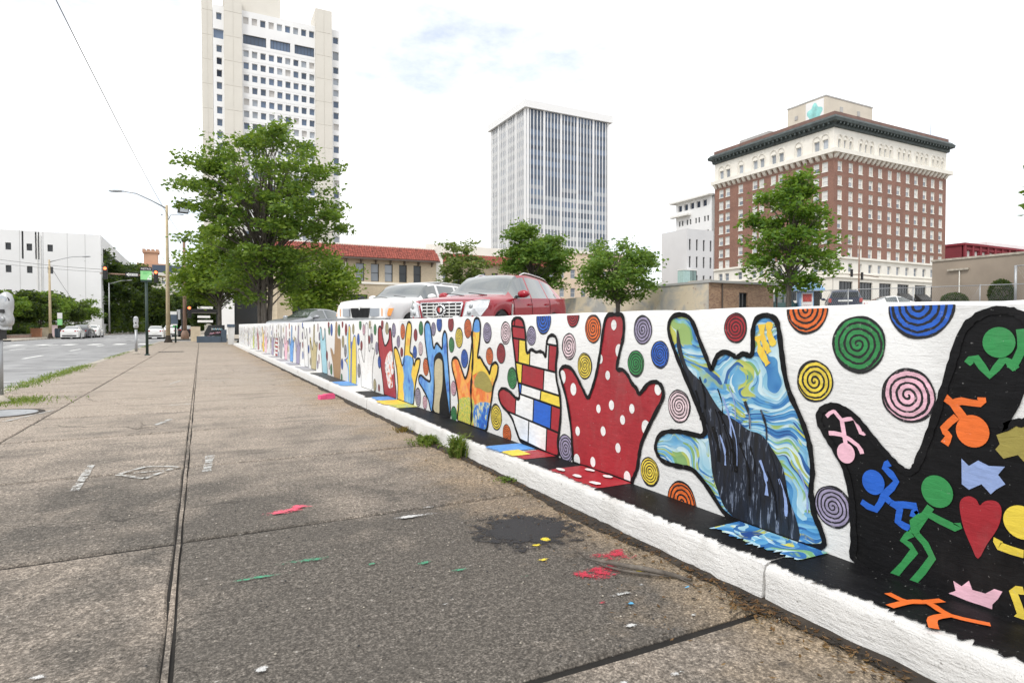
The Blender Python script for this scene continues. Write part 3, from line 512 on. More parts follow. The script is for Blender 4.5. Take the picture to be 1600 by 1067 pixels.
# ------------------------------------------------------------------ the painted wall
MU = {'H':{'blue':[(2.397,1.0),(2.376,1.055),(2.318,1.072),(2.255,1.059),(2.217,1.018),(2.181,0.948),(2.133,0.862),(2.103,0.812),(2.087,0.839),(2.065,0.877),(2.021,0.895),(1.979,0.885),(1.951,0.875),(1.917,0.891),(1.877,0.884),(1.864,0.913),(1.864,0.992),(1.846,1.042),(1.802,1.058),(1.756,1.045),(1.734,1.007),(1.719,0.917),(1.701,0.814),(1.674,0.734),(1.631,0.658),(1.594,0.576),(1.577,0.507),(1.57,0.437),(1.576,0.364),(1.562,0.282),(1.53,0.22),(1.523,0.165),(1.625,0.133),(1.729,0.127),(1.84,0.127),(1.94,0.138),(2.025,0.165),(2.104,0.238),(2.175,0.292),(2.236,0.318),(2.338,0.312),(2.441,0.319),(2.49,0.368),(2.476,0.428),(2.42,0.469),(2.314,0.488),(2.213,0.488),(2.16,0.491),(2.142,0.525),(2.178,0.607),(2.239,0.707),(2.303,0.81),(2.364,0.917)],'black':[(1.386,0.149),(1.398,0.219),(1.406,0.324),(1.414,0.403),(1.436,0.479),(1.473,0.54),(1.516,0.596),(1.544,0.641),(1.54,0.681),(1.505,0.707),(1.461,0.707),(1.418,0.692),(1.376,0.657),(1.328,0.605),(1.283,0.562),(1.239,0.526),(1.211,0.516),(1.191,0.53),(1.174,0.57),(1.152,0.634),(1.126,0.722),(1.1,0.819),(1.078,0.902),(1.06,0.971),(1.04,1.011),(1.01,1.039),(0.972,1.055),(0.93,1.054),(0.899,1.039),(0.877,1.01),(0.872,0.963),(0.884,0.889),(0.904,0.803),(0.93,0.735),(0.939,0.707),(0.912,0.725),(0.89,0.728),(0.864,0.739),(0.843,0.731),(0.834,0.665),(0.849,0.558),(0.851,0.432),(0.837,0.311),(0.832,0.01),(0.88,0.049),(1.027,0.082),(1.192,0.123)],'dots':[(3.253,0.117),(3.285,0.153),(3.296,0.223),(3.308,0.341),(3.337,0.458),(3.376,0.563),(3.422,0.645),(3.453,0.711),(3.423,0.744),(3.377,0.756),(3.309,0.744),(3.244,0.695),(3.18,0.629),(3.125,0.576),(3.089,0.614),(3.04,0.709),(3.002,0.823),(2.974,0.946),(2.947,1.046),(2.91,1.083),(2.857,1.093),(2.795,1.084),(2.766,1.049),(2.769,0.959),(2.803,0.864),(2.828,0.772),(2.776,0.77),(2.726,0.741),(2.693,0.702),(2.652,0.675),(2.628,0.647),(2.597,0.67),(2.551,0.709),(2.499,0.723),(2.456,0.711),(2.434,0.675),(2.441,0.635),(2.491,0.562),(2.55,0.475),(2.603,0.386),(2.626,0.311),(2.641,0.236),(2.681,0.166),(2.714,0.127),(2.97,0.124)],'patch':[(3.983,0.157),(4.073,0.227),(4.134,0.303),(4.213,0.351),(4.328,0.396),(4.378,0.45),(4.378,0.495),(4.311,0.531),(4.197,0.519),(4.088,0.479),(4.027,0.486),(4.042,0.582),(4.073,0.678),(4.103,0.804),(4.14,0.945),(4.15,1.045),(4.103,1.08),(4.028,1.083),(3.969,1.057),(3.934,0.975),(3.92,0.852),(3.897,0.825),(3.841,0.852),(3.773,0.836),(3.719,0.842),(3.667,0.833),(3.637,0.809),(3.624,0.899),(3.599,0.944),(3.542,0.958),(3.494,0.933),(3.482,0.852),(3.5,0.764),(3.493,0.664),(3.452,0.568),(3.438,0.458),(3.452,0.345),(3.475,0.241),(3.48,0.146),(3.731,0.146)],'orange':[(5.249,0.137),(5.234,0.295),(5.293,0.48),(5.387,0.614),(5.401,0.693),(5.339,0.731),(5.246,0.718),(5.156,0.628),(5.082,0.557),(5.026,0.602),(4.962,0.739),(4.92,0.888),(4.891,1.035),(4.839,1.091),(4.768,1.082),(4.741,1.018),(4.76,0.891),(4.8,0.762),(4.741,0.756),(4.665,0.704),(4.591,0.662),(4.554,0.633),(4.518,0.697),(4.447,0.728),(4.395,0.703),(4.413,0.627),(4.483,0.531),(4.518,0.421),(4.573,0.276),(4.647,0.133),(4.923,0.132)],'arch':[(5.978,0.144),(6.079,0.257),(6.249,0.354),(6.381,0.415),(6.389,0.472),(6.313,0.499),(6.183,0.472),(6.036,0.455),(6.015,0.512),(6.076,0.633),(6.138,0.783),(6.187,0.923),(6.186,1.035),(6.114,1.076),(6.031,1.055),(5.983,0.966),(5.932,0.83),(5.893,0.804),(5.853,0.846),(5.795,0.854),(5.72,0.822),(5.664,0.811),(5.653,0.915),(5.608,0.974),(5.555,0.961),(5.53,0.891),(5.52,0.764),(5.486,0.599),(5.459,0.423),(5.453,0.297),(5.471,0.129),(5.725,0.142)],'yellow':[(7.183,0.111),(7.181,0.304),(7.234,0.509),(7.333,0.682),(7.332,0.764),(7.23,0.767),(7.121,0.69),(7.004,0.569),(6.936,0.62),(6.908,0.745),(6.865,0.915),(6.813,1.038),(6.752,1.08),(6.664,1.06),(6.641,0.977),(6.681,0.857),(6.707,0.751),(6.658,0.723),(6.61,0.71),(6.587,0.651),(6.554,0.593),(6.493,0.655),(6.401,0.677),(6.343,0.662),(6.379,0.574),(6.472,0.451),(6.543,0.298),(6.616,0.127),(6.916,0.124)],'red':[(7.776,0.116),(7.869,0.315),(7.964,0.518),(8.061,0.708),(8.092,0.867),(8.09,0.991),(8.022,1.035),(7.923,1.009),(7.86,0.887),(7.765,0.786),(7.64,0.823),(7.566,0.891),(7.564,0.975),(7.504,1.008),(7.457,0.942),(7.43,0.811),(7.374,0.615),(7.303,0.358),(7.267,0.143),(7.529,0.124)],'white':[(9.045,0.127),(9.083,0.301),(9.163,0.494),(9.263,0.63),(9.201,0.702),(9.075,0.676),(8.954,0.544),(8.874,0.528),(8.83,0.703),(8.826,0.933),(8.783,1.067),(8.705,1.085),(8.652,1.047),(8.633,0.859),(8.598,0.691),(8.522,0.731),(8.503,0.972),(8.457,1.027),(8.429,0.972),(8.433,0.733),(8.375,0.735),(8.29,0.701),(8.364,0.57),(8.418,0.384),(8.459,0.122),(8.763,0.123)],'stripe':[(9.9,0.118),(9.943,0.328),(10.089,0.449),(10.242,0.485),(10.088,0.514),(9.986,0.582),(9.96,0.84),(9.925,1.032),(9.856,1.063),(9.782,0.968),(9.788,0.716),(9.693,0.739),(9.597,0.845),(9.532,0.897),(9.442,0.878),(9.4,0.767),(9.379,0.524),(9.415,0.136),(9.661,0.126)],'brown':[(11.147,0.136),(11.261,0.391),(11.442,0.576),(11.465,0.648),(11.315,0.628),(11.134,0.539),(11.067,0.777),(10.999,1.081),(10.881,1.127),(10.826,1.034),(10.831,0.85),(10.607,0.83),(10.553,0.786),(10.559,0.561),(10.626,0.139),(10.852,0.145)]},'I':{'swoop':[(2.331,1.0),(2.296,0.882),(2.253,0.804),(2.155,0.74),(2.097,0.676),(2.041,0.623),(1.961,0.592),(1.884,0.559),(1.816,0.549),(1.76,0.497),(1.705,0.424),(1.678,0.31),(1.643,0.238),(1.629,0.153),(1.729,0.138),(1.84,0.135),(1.94,0.147),(2.015,0.184),(2.059,0.249),(2.094,0.326),(2.106,0.41),(2.123,0.493),(2.154,0.575),(2.202,0.657),(2.252,0.741),(2.301,0.828),(2.338,0.918)],'moon':[(1.829,0.938),(1.788,0.965),(1.741,0.947),(1.73,0.895),(1.747,0.841),(1.8,0.823),(1.838,0.851),(1.848,0.898)],'heart':[(0.998,0.459),(1.008,0.475),(1.028,0.48),(1.048,0.465),(1.053,0.437),(1.041,0.377),(1.019,0.326),(1.0,0.293),(0.977,0.345),(0.949,0.404),(0.94,0.455),(0.95,0.48),(0.972,0.481),(0.988,0.471)],'blob1':[(1.05,0.593),(1.029,0.574),(1.004,0.596),(0.975,0.585),(0.934,0.591),(0.951,0.563),(0.932,0.539),(0.955,0.518),(0.969,0.5),(0.994,0.525),(1.028,0.5),(1.048,0.513)],'blob2':[(1.068,0.199),(1.044,0.191),(1.024,0.216),(1.014,0.191),(0.979,0.193),(0.956,0.216),(0.935,0.216),(0.946,0.189),(0.96,0.167),(0.961,0.128),(0.983,0.141),(1.003,0.15),(1.028,0.128),(1.048,0.131),(1.082,0.153),(1.061,0.17)],'blob3':[(0.957,0.682),(0.93,0.697),(0.903,0.72),(0.873,0.732),(0.864,0.702),(0.863,0.639),(0.888,0.615),(0.902,0.632),(0.938,0.614),(0.959,0.638),(0.948,0.656)],'arch_dark':[(5.966,0.146),(5.937,0.272),(5.915,0.465),(5.914,0.627),(5.894,0.71),(5.796,0.76),(5.702,0.764),(5.628,0.695),(5.593,0.541),(5.54,0.378),(5.488,0.242),(5.478,0.135),(5.725,0.146)],'arch_tan':[(5.891,0.548),(5.87,0.657),(5.816,0.693),(5.758,0.705),(5.691,0.692),(5.658,0.654),(5.655,0.484),(5.686,0.377),(5.743,0.266),(5.751,0.159),(5.839,0.148),(5.917,0.179),(5.897,0.276),(5.876,0.414)],'bluebody':[(6.976,0.321),(6.938,0.449),(7.004,0.585),(6.972,0.657),(6.857,0.693),(6.707,0.691),(6.611,0.665),(6.602,0.606),(6.661,0.483),(6.575,0.384),(6.576,0.295),(6.616,0.142),(6.915,0.137),(6.94,0.231)],'redpatch':[(7.77,0.512),(7.705,0.634),(7.55,0.716),(7.402,0.704),(7.375,0.583),(7.377,0.451),(7.465,0.412),(7.408,0.285),(7.587,0.253),(7.678,0.364)],'or_low':[(5.234,0.347),(4.881,0.375),(4.923,0.132),(5.249,0.137)],'or_blue':[(4.861,0.337),(4.536,0.388),(4.573,0.276),(4.655,0.139),(4.874,0.131)],'or_olive':[(4.86,0.564),(4.761,0.636),(4.646,0.635),(4.536,0.573),(4.5,0.499),(4.609,0.474),(4.761,0.492),(4.86,0.499)],'or_tip':[(4.887,0.978),(4.879,1.051),(4.839,1.088),(4.768,1.079),(4.744,1.018),(4.752,0.978)],'or_gold':[(4.9,0.97),(4.756,0.974),(4.764,0.891),(4.804,0.762),(4.741,0.756),(4.665,0.704),(4.591,0.662),(4.554,0.633),(4.518,0.697),(4.447,0.725),(4.402,0.703),(4.419,0.627),(4.493,0.561),(4.646,0.611),(4.761,0.636),(4.921,0.593),(4.971,0.672),(4.954,0.739),(4.92,0.888)]},'S':[('green',[(0.9,1.0),(0.897,0.942),(0.923,0.882)]),('green',[(0.91,0.882),(0.942,0.91),(0.977,0.86),(1.014,0.91),(1.038,0.892)]),('orange',[(1.041,0.715),(1.08,0.768)]),('orange',[(1.107,0.789),(1.08,0.766),(1.052,0.774),(1.002,0.771),(0.997,0.791)]),('orange',[(1.065,0.723),(1.102,0.68),(1.087,0.659),(1.099,0.631)]),('pink',[(1.436,0.577),(1.452,0.66)]),('pink',[(1.504,0.604),(1.452,0.606),(1.388,0.576),(1.372,0.549)]),('pink',[(1.514,0.666),(1.483,0.691),(1.452,0.66),(1.403,0.673),(1.378,0.624),(1.359,0.629)]),('blue',[(1.3,0.423),(1.268,0.399)]),('blue',[(1.272,0.536),(1.29,0.516),(1.249,0.477),(1.289,0.422),(1.319,0.361),(1.372,0.376)]),('blue',[(1.268,0.399),(1.237,0.382),(1.243,0.34),(1.204,0.327)]),('blue',[(1.256,0.394),(1.188,0.407),(1.193,0.372),(1.174,0.387)]),('green',[(1.138,0.418),(1.194,0.313)]),('green',[(1.149,0.393),(1.064,0.37),(1.06,0.387)]),('green',[(1.155,0.386),(1.192,0.351),(1.18,0.318)]),('green',[(1.197,0.313),(1.224,0.28),(1.188,0.254),(1.256,0.146),(1.23,0.139)]),('green',[(1.183,0.317),(1.131,0.252),(1.194,0.144),(1.152,0.14)]),('yellow',[(0.884,0.346),(0.945,0.35),(0.947,0.369)]),('yellow',[(0.882,0.239),(0.907,0.225),(0.886,0.165),(0.911,0.127),(0.879,0.127)])],'HD':[('green',0.954,0.96,0.046),('orange',1.02,0.684,0.05),('pink',1.433,0.541,0.038),('blue',1.329,0.456,0.044),('green',1.119,0.473,0.052),('yellow',0.89,0.437,0.049)],'D':[(2.86,1.023,0.03),(2.811,0.876,0.038),(2.918,0.728,0.027),(2.993,0.821,0.029),(3.287,0.614,0.04),(3.42,0.682,0.047),(2.477,0.685,0.031),(2.573,0.471,0.04),(3.236,0.352,0.03),(3.067,0.189,0.031),(3.244,0.163,0.043),(2.731,0.168,0.035),(2.962,0.393,0.029),(2.775,0.485,0.027),(2.88,0.557,0.029),(3.01,0.521,0.026),(2.692,0.558,0.027),(2.817,0.318,0.028)],'SP':[(1.963,1.005,0.071,'red'),(1.606,1.076,0.1,'orange'),(1.393,0.944,0.109,'green'),(1.181,1.076,0.114,'blue'),(1.568,0.797,0.085,'yellow'),(1.216,0.775,0.096,'pink'),(1.486,0.327,0.083,'lilac'),(2.32,0.614,0.087,'rose'),(2.465,0.867,0.076,'blue'),(2.604,0.996,0.083,'lilac'),(2.541,0.238,0.082,'yellow'),(2.298,0.137,0.11,'orange'),(3.343,0.887,0.091,'rose'),(3.16,0.77,0.087,'yellow'),(3.071,1.002,0.092,'orange'),(3.295,1.085,0.079,'red'),(3.673,1.067,0.11,'blue'),(3.847,0.951,0.074,'lilac'),(4.15,0.624,0.088,'green'),(3.379,0.214,0.101,'lilac'),(2.661,0.81,0.077,'green'),(4.262,0.969,0.095,'rose'),(4.607,0.967,0.091,'lilac'),(4.345,0.806,0.086,'red'),(4.561,0.776,0.076,'orange'),(5.02,1.006,0.092,'orange'),(5.226,0.921,0.1,'yellow'),(5.098,0.731,0.09,'blue'),(5.416,0.849,0.078,'green'),(5.432,1.05,0.081,'red'),(5.748,1.053,0.085,'blue'),(5.919,1.0,0.074,'lilac'),(6.16,0.6,0.101,'orange'),(6.332,0.785,0.079,'rose'),(6.529,0.742,0.077,'blue'),(6.317,1.007,0.082,'green'),(6.504,0.934,0.073,'red'),(6.984,0.969,0.101,'orange'),(7.163,0.848,0.077,'lilac'),(7.358,0.984,0.094,'lilac'),(7.029,0.725,0.06,'red'),(5.367,0.438,0.075,'pink'),(6.428,0.25,0.11,'lilac'),(6.194,0.217,0.078,'pink'),(5.358,0.194,0.082,'green'),(4.435,0.288,0.113,'yellow'),(4.24,0.179,0.081,'orange'),(7.668,1.008,0.085,'tan'),(7.889,1.061,0.069,'red'),(8.177,0.74,0.09,'lilac'),(8.043,0.558,0.089,'blue'),(8.291,0.228,0.091,'tan'),(8.069,0.211,0.054,'red'),(8.263,0.991,0.081,'green'),(8.445,0.871,0.074,'lilac'),(8.595,0.85,0.066,'red'),(8.905,0.99,0.087,'pink'),(8.553,1.065,0.065,'tan'),(9.125,1.069,0.089,'green'),(9.258,0.84,0.096,'blue'),(9.057,0.755,0.074,'red'),(9.226,0.371,0.11,'grey'),(9.594,1.0,0.086,'tan'),(10.126,0.989,0.108,'red'),(10.404,1.089,0.077,'red'),(10.691,0.977,0.114,'green'),(10.455,0.408,0.101,'blue'),(10.186,0.64,0.109,'grey'),(10.37,0.789,0.107,'tan'),(11.366,0.988,0.12,'blue'),(11.645,1.086,0.086,'red'),(11.414,0.262,0.109,'green'),(10.494,0.182,0.067,'green')],'LF':[[(1.97,1.181),(1.966,1.11),(2.071,1.07)],[(1.878,1.119),(1.966,1.11),(2.011,1.081),(1.98,1.003),(2.022,0.917)],[(1.98,1.003),(1.912,1.013),(1.851,0.977)]],'LR':[(1.914,3.17),(2.111,3.223),(2.099,2.927),(2.078,2.721),(2.06,2.698),(1.891,2.758)],'LB':[(2.108,1.916),(2.196,1.577),(2.16,1.551),(2.074,1.582),(1.99,1.683),(1.916,1.767)],'LP':[(2.162,4.042),(2.128,3.781),(2.138,3.492),(1.914,3.353),(1.802,3.471),(1.909,3.677)]}
XW = 2.13
wall = thing('painted_wall', 'long low white wall covered with painted hands and coloured spirals beside the sidewalk', 'mural wall', (2.25, 19, 0))
WO = Vector((2.25, 19, 0))
wtop = lambda y: 1.082+.005*y
def wall_body():
    ys_ = [-4+.16*k for k in range(int(46/.16))]; ys_ = [y for y in ys_ if y <= 41.3]
    rings = []; r = random.Random(5)
    for y in ys_:
        t = wtop(y)+r.uniform(-.004, .004); c = .007+max(0, r.gauss(0, .007))
        rings.append([(XW, y, -.2), (XW, y, .3), (XW, y, .8), (XW+r.uniform(-.0012, .0012), y, t-c), (XW+c*.8, y, t), (XW+.13, y, t+.003), (XW+.24, y, t), (XW+.25, y, t-.02), (XW+.25, y, -.2)])
    mb = MB(); m = len(rings[0]); vs = [p for q in rings for p in q]; fs = []
    for i in range(len(rings)-1):
        for k in range(m-1): fs.append((i*m+k, i*m+k+1, (i+1)*m+k+1, (i+1)*m+k))
    fs.append(tuple(range(m))); fs.append(tuple((len(rings)-1)*m+k for k in reversed(range(m))))
    mb.add([Vector(p)-WO for p in vs], fs); mb.build('wall_body', M['wallwhite'], wall, True, 40)
wall_body()
def ledge_part(y0, y1):
    r = random.Random(int(y0*10)); n = max(2, int((y1-y0)/.05)); rings = []
    for i in range(n+1):
        y = y0+(y1-y0)*i/n; e = r.gauss(0, .0035); f = r.gauss(0, .003)
        rings.append([(1.825+f, y, -.05), (1.832+f, y, .05), (1.838+e, y, .105+f), (1.846+e*.8, y, .130), (1.862, y, .1365+e*.3), (1.99, y, .138+f*.3), (XW-.001, y, .138)])
    m = 7; mb = MB(); vs = [Vector(p)-WO for q in rings for p in q]; fs = []
    for i in range(n):
        for k in range(m-1): fs.append((i*m+k, (i+1)*m+k, (i+1)*m+k+1, i*m+k+1))
    fs.append(tuple(range(m))); fs.append(tuple(n*m+k for k in reversed(range(m)))); mb.add(vs, fs)
    mb.build('ledge', M['kerbwhite'], wall, True, 50)
LY = [-4, 1.55, 7.55, 13.6, 19.6, 25.6, 31.5, 37, 41.6]
for a, b in zip(LY, LY[1:]): ledge_part(a+.006, b-.006)
# painted sheets: coordinates (along wall y, height z) on the wall face
def smooth_closed(p, sub=4):
    n = len(p); out = []
    for i in range(n):
        a, b, c, d = p[i-1], p[i], p[(i+1) % n], p[(i+2) % n]
        for k in range(sub):
            t = k/sub; t2, t3 = t*t, t*t*t
            out.append(tuple(.5*((2*b[j])+(c[j]-a[j])*t+(2*a[j]-5*b[j]+4*c[j]-d[j])*t2+(3*b[j]-a[j]-3*c[j]+d[j])*t3) for j in range(2)))
    return out
def smooth_open(p, sub=4):
    q = [p[0]]+list(p)+[p[-1]]; out = []
    for i in range(1, len(q)-2):
        a, b, c, d = q[i-1], q[i], q[i+1], q[i+2]
        for k in range(sub):
            t = k/sub; t2, t3 = t*t, t*t*t
            out.append(tuple(.5*((2*b[j])+(c[j]-a[j])*t+(2*a[j]-5*b[j]+4*c[j]-d[j])*t2+(3*b[j]-a[j]-3*c[j]+d[j])*t3) for j in range(2)))
    out.append(p[-1]); return out
clampz = lambda p: (p[0], min(max(p[1], .141), wtop(p[0])-.012))
def tess(poly):
    return tessellate_polygon([[Vector((p[0], p[1], 0)) for p in poly]])
def onwall(p, off): return (XW-off-WO.x, p[0]-WO.y, p[1])
def fill(name, poly, mat, off, parent, clamp=True):
    poly = [clampz(p) for p in poly] if clamp else poly
    mb = MB().add([onwall(p, off) for p in poly], [tuple(t) for t in tess(poly)])
    o = mb.build(name, mat, parent)
    me = o.data
    if len(me.polygons):
        import bmesh
        b = bmesh.new(); b.from_mesh(me)
        for f in b.faces:
            if f.normal.x > 0: f.normal_flip()
        b.to_mesh(me); b.free()
    return o
def ribbon(name, pts, w, mat, off, parent, closed=True, clamp=True, seed=1, jit=.18):
    r = random.Random(seed); pts = [clampz(p) for p in pts] if clamp else list(pts); n = len(pts); L = []; Q = []
    for i in range(n):
        a = pts[i-1] if (closed or i) else pts[0]; b = pts[(i+1) % n] if (closed or i < n-1) else pts[-1]
        dx, dy = b[0]-a[0], b[1]-a[1]; q = math.hypot(dx, dy) or 1; ww = w*(1+r.uniform(-jit, jit))/2
        nx, ny = -dy/q*ww, dx/q*ww
        L.append((pts[i][0]+nx, max(.1405, pts[i][1]+ny) if clamp else pts[i][1]+ny)); Q.append((pts[i][0]-nx, max(.1405, pts[i][1]-ny) if clamp else pts[i][1]-ny))
    mb = MB(); vs = [onwall(p, off) for p in L+Q]; fs = []
    for i in range(n if closed else n-1): j = (i+1) % n; fs.append((i, j, n+j, n+i))
    mb.add(vs, fs); return mb.build(name, mat, parent)
def clip_poly(poly, cell):
    """clip a polygon by a convex cell (ccw)"""
    out = list(poly)
    for i in range(len(cell)):
        a, b = cell[i], cell[(i+1) % len(cell)]
        ins = lambda p: (b[0]-a[0])*(p[1]-a[1])-(b[1]-a[1])*(p[0]-a[0]) >= 0
        res = []
        for k in range(len(out)):
            p, q = out[k-1], out[k]
            ip, iq = ins(p), ins(q)
            if ip != iq:
                d1 = (b[0]-a[0])*(p[1]-a[1])-(b[1]-a[1])*(p[0]-a[0]); d2 = (b[0]-a[0])*(q[1]-a[1])-(b[1]-a[1])*(q[0]-a[0]); t = d1/(d1-d2)
                res.append((p[0]+(q[0]-p[0])*t, p[1]+(q[1]-p[1])*t))
            if iq: res.append(q)
        out = res
        if len(out) < 3: return []
    return out
Hs = {k: smooth_closed(v, 4) for k, v in MU['H'].items()}; Is = {k: smooth_closed(v, 3) for k, v in MU['I'].items()}
OL = .024; OUTL = .0052
def hand(key, mat, label, ol='p_black', w=OL):
    o = fill('painted_hand', Hs[key], M[mat], .0015, wall); o['label'] = label
    ribbon('hand_outline', Hs[key], w, M[ol], OUTL, o, seed=len(key)); return o
h = hand('blue', 'strokes', 'painted hand of blue, green and yellow brush strokes with a black swoop')
fill('dark_swoop', Is['swoop'], M['streaks'], .0030, h); 
for q, (yy0, zz0, yy1, zz1) in enumerate(((1.82, 1.02, 1.78, .90), (1.78, 1.03, 1.755, .93), (1.84, .97, 1.785, .85))): ribbon('yellow_stroke', smooth_open([(yy0, zz0), ((yy0+yy1)/2+.012, (zz0+zz1)/2), (yy1, zz1)], 4), .028, M['sp_gold'], .0034+.0003*q, h, closed=False, jit=.5, seed=q)
r_ = random.Random(4)
for q in range(46):
    u = r_.random(); yb = 2.16-.52*u+r_.gauss(0, .05); zb_ = .70-.46*u+r_.gauss(0, .06); ln_ = r_.uniform(.10, .24); c = [(yb, zb_), (yb-ln_*.22, zb_-ln_*.5), (yb-ln_*.25, zb_-ln_)]
    if min(p[1] for p in c) < .15: continue
    ribbon('brush_stroke', smooth_open(c, 3), r_.uniform(.005, .016), M[['p_black', 'streaks', 'p_black', 'streaks', 'p_bluegrey'][q % 5]], .0038+.00003*q, h, closed=False, jit=.6, seed=q)
h = hand('black', 'p_black', 'black painted hand filled with coloured stick figures and a red heart')
for i, (c, p) in enumerate(MU['S']): ribbon('stick_figure', smooth_open(p, 2), .0235 if c != 'pink' else .016, M['p_'+c], .0030+.0004*(i % 5), h, closed=False, seed=i, jit=.12)
for i, (c, y, z, rr) in enumerate(MU['HD']):
    fill('figure_head', [(y+math.cos(2*math.pi*k/28)*rr*.92, z+math.sin(2*math.pi*k/28)*rr) for k in range(28)], M['p_'+c], .0056, h)
fill('painted_heart', Is['heart'], M['p_red'], .0034, h)
for k, c in (('blob1', 'bluegrey'), ('blob2', 'pink'), ('blob3', 'olive')): fill('painted_patch', MU['I'][k], M['p_'+c], .0034, h)
h = hand('dots', 'p_red', 'red painted hand with white polka dots')
for y, z, rr in MU['D']:
    d = [(y+math.cos(2*math.pi*k/20)*rr*.85, z+math.sin(2*math.pi*k/20)*rr) for k in range(20)]
    d = clip_poly(Hs['dots'][::1], d[::1])
    if len(d) > 2: fill('painted_dot', d, M['p_white'], .0030, h)
# hand of colour patches
h = hand('patch', 'p_black', 'painted hand of red, blue, yellow and white patches')
r_ = random.Random(11); hp = Hs['patch']; ylo, yhi = 3.40, 4.42; zrows = [.13, .30, .47, .55, .70, .88, .97, 1.10]
pal = ['red', 'white', 'blue', 'white', 'red', 'white', 'blue', 'yellow', 'red', 'white']
for i in range(len(zrows)-1):
    ycuts = [ylo]
    while ycuts[-1] < yhi: ycuts.append(ycuts[-1]+r_.uniform(.13, .36))
    for j in range(len(ycuts)-1):
        a, b = ycuts[j]+.008, ycuts[j+1]-.008; s = .07
        cell = [(a, zrows[i]+.008+s*(a-ylo)), (b, zrows[i]+.008+s*(b-ylo)), (b-.012, zrows[i+1]-.008+s*(b-ylo)), (a-.012, zrows[i+1]-.008+s*(a-ylo))]
        c = clip_poly(hp, cell)
        if len(c) > 2: fill('colour_patch', c, M['p_'+pal[r_.randrange(len(pal))]], .0030, h)
h = hand('orange', 'sp_fire', 'painted hand blending orange and gold above a blue and yellow speckled palm')
fill('speckled_patch', Is['or_low'], M['sp_field'], .0025, h); fill('speckled_patch', Is['or_blue'], M['sp_water'], .0030, h); fill('gold_finger', Is['or_gold'], M['sp_gold'], .0035, h)
fill('blue_tip', Is['or_tip'], M['p_skyblue'], .0040, h); fill('olive_patch', Is['or_olive'], M['p_olive'], .0044, h)
yy = [p for p in MU['H']['orange']]; ribbon('dark_streak', smooth_open([(4.93, .98), (4.90, .80), (4.92, .62), (4.95, .45), (4.93, .28), (4.95, .15)], 4), .035, M['p_black'], .0048, h, closed=False, jit=.5)
h = hand('arch', 'sp_sky', 'blue painted hand with a tan and black oval in its palm')
fill('dark_arch', Is['arch_dark'], M['p_black'], .0030, h); fill('tan_oval', Is['arch_tan'], M['p_flesh'], .0036, h)
h = hand('yellow', 'sp_gold', 'yellow painted hand with a blue patch in its palm')
fill('blue_patch', Is['bluebody'], M['sp_sky'], .0030, h)
h = hand('red', 'p_red', 'red and orange painted hand with a white and black patch'); fill('white_patch', Is['redpatch'], speckle('white_black_blend', [(.02, .02, .02), PC['white'], PC['white'], PC['orange'], (.05, .03, .03)], 14), .0030, h)
hand('white', 'p_white', 'white painted hand with a thin black outline', w=.011)
h = hand('stripe', 'p_yellow', 'yellow and blue striped painted hand', 'p_blue', .018)
ribbon('stripe', [(10.02, .95), (9.97, .6), (9.93, .14)], .08, M['p_teal'], .0030, h, closed=False); ribbon('stripe', [(9.72, .8), (9.75, .5), (9.78, .14)], .07, M['p_blue'], .0035, h, closed=False)
hand('brown', 'p_brown', 'brown painted hand', 'p_brown', .01)
# hands further along the wall
r_ = random.Random(23); keys = ['white', 'stripe', 'brown', 'yellow', 'red', 'dots', 'orange', 'arch']
fm = ['p_teal', 'p_tan', 'p_white', 'p_lilac', 'sp_sky', 'p_pink', 'p_grey', 'p_white', 'p_lilac', 'p_white', 'p_pink', 'sp_gold', 'p_white', 'p_red', 'p_white', 'p_lime', 'p_white', 'p_white', 'p_grey', 'p_white', 'p_white', 'p_white', 'p_white', 'p_white', 'p_white', 'p_white']
y = 12.2; k = 0; gaps = [11.75]
while y < 40.4:
    src = Hs[keys[r_.randrange(len(keys))]]; cy = sum(p[0] for p in src)/len(src); s = .93
    pl = [((p[0]-cy)*s*r_.choice([1])+y, p[1]*1.0) for p in src]
    o = fill('painted_hand', pl, M[fm[k % len(fm)]], .0015, wall); ribbon('hand_outline', pl, .022, M['p_black'], OUTL, o)
    if k == 7:
        for q in range(7):
            c = clip_poly(pl, [(y-.6, .16+q*.125), (y+.6, .16+q*.125), (y+.6, .22+q*.125), (y-.6, .22+q*.125)])
            if len(c) > 2: fill('stripe', c, M['p_red'], .0030, o)
    gaps.append(y+.57); y += r_.uniform(1.1, 1.2); k += 1
# spirals: discs with their own axes
disc_cache = {}
def disc(clip_lo=None, clip_hi=None, seed=0):
    key = (clip_lo, clip_hi, seed)
    if key in disc_cache: return disc_cache[key]
    r = random.Random(seed); n = 36; pts = []
    ph = r.uniform(0, 6)
    for q in range(n):
        a = 2*math.pi*q/n; rad = .985+.015*math.sin(3*a+ph)+.008*math.sin(7*a+2*ph)
        x, yv = math.cos(a)*rad*.96, math.sin(a)*rad
        if clip_hi is not None: yv = min(yv, clip_hi)
        if clip_lo is not None: yv = max(yv, clip_lo)
        pts.append((x, yv, 0))
    mb = MB().add(pts, [tuple(range(n))]); disc_cache[key] = mb.mesh('painted_spiral', M['spiral']); return disc_cache[key]
ROTW = Matrix(((0, 0, -1), (-1, 0, 0), (0, 1, 0))).to_euler()
def spiral_at(y, z, r, c, seed=0):
    hi = (wtop(y)-.010-z)/r; lo = (.142-z)/r
    me = disc(round(lo, 2) if lo > -1 else None, round(hi, 2) if hi < 1 else None, seed % 6)
    o = link('painted_spiral', me, wall, (XW-.0022-WO.x, y-WO.y, z), ROTW, (r, r, r)); k = PC[c]; o.color = (k[0], k[1], k[2], 1); return o
for i, (y, z, r, c) in enumerate(MU['SP']): spiral_at(y, z, r*.98, c, i)
r_ = random.Random(31)
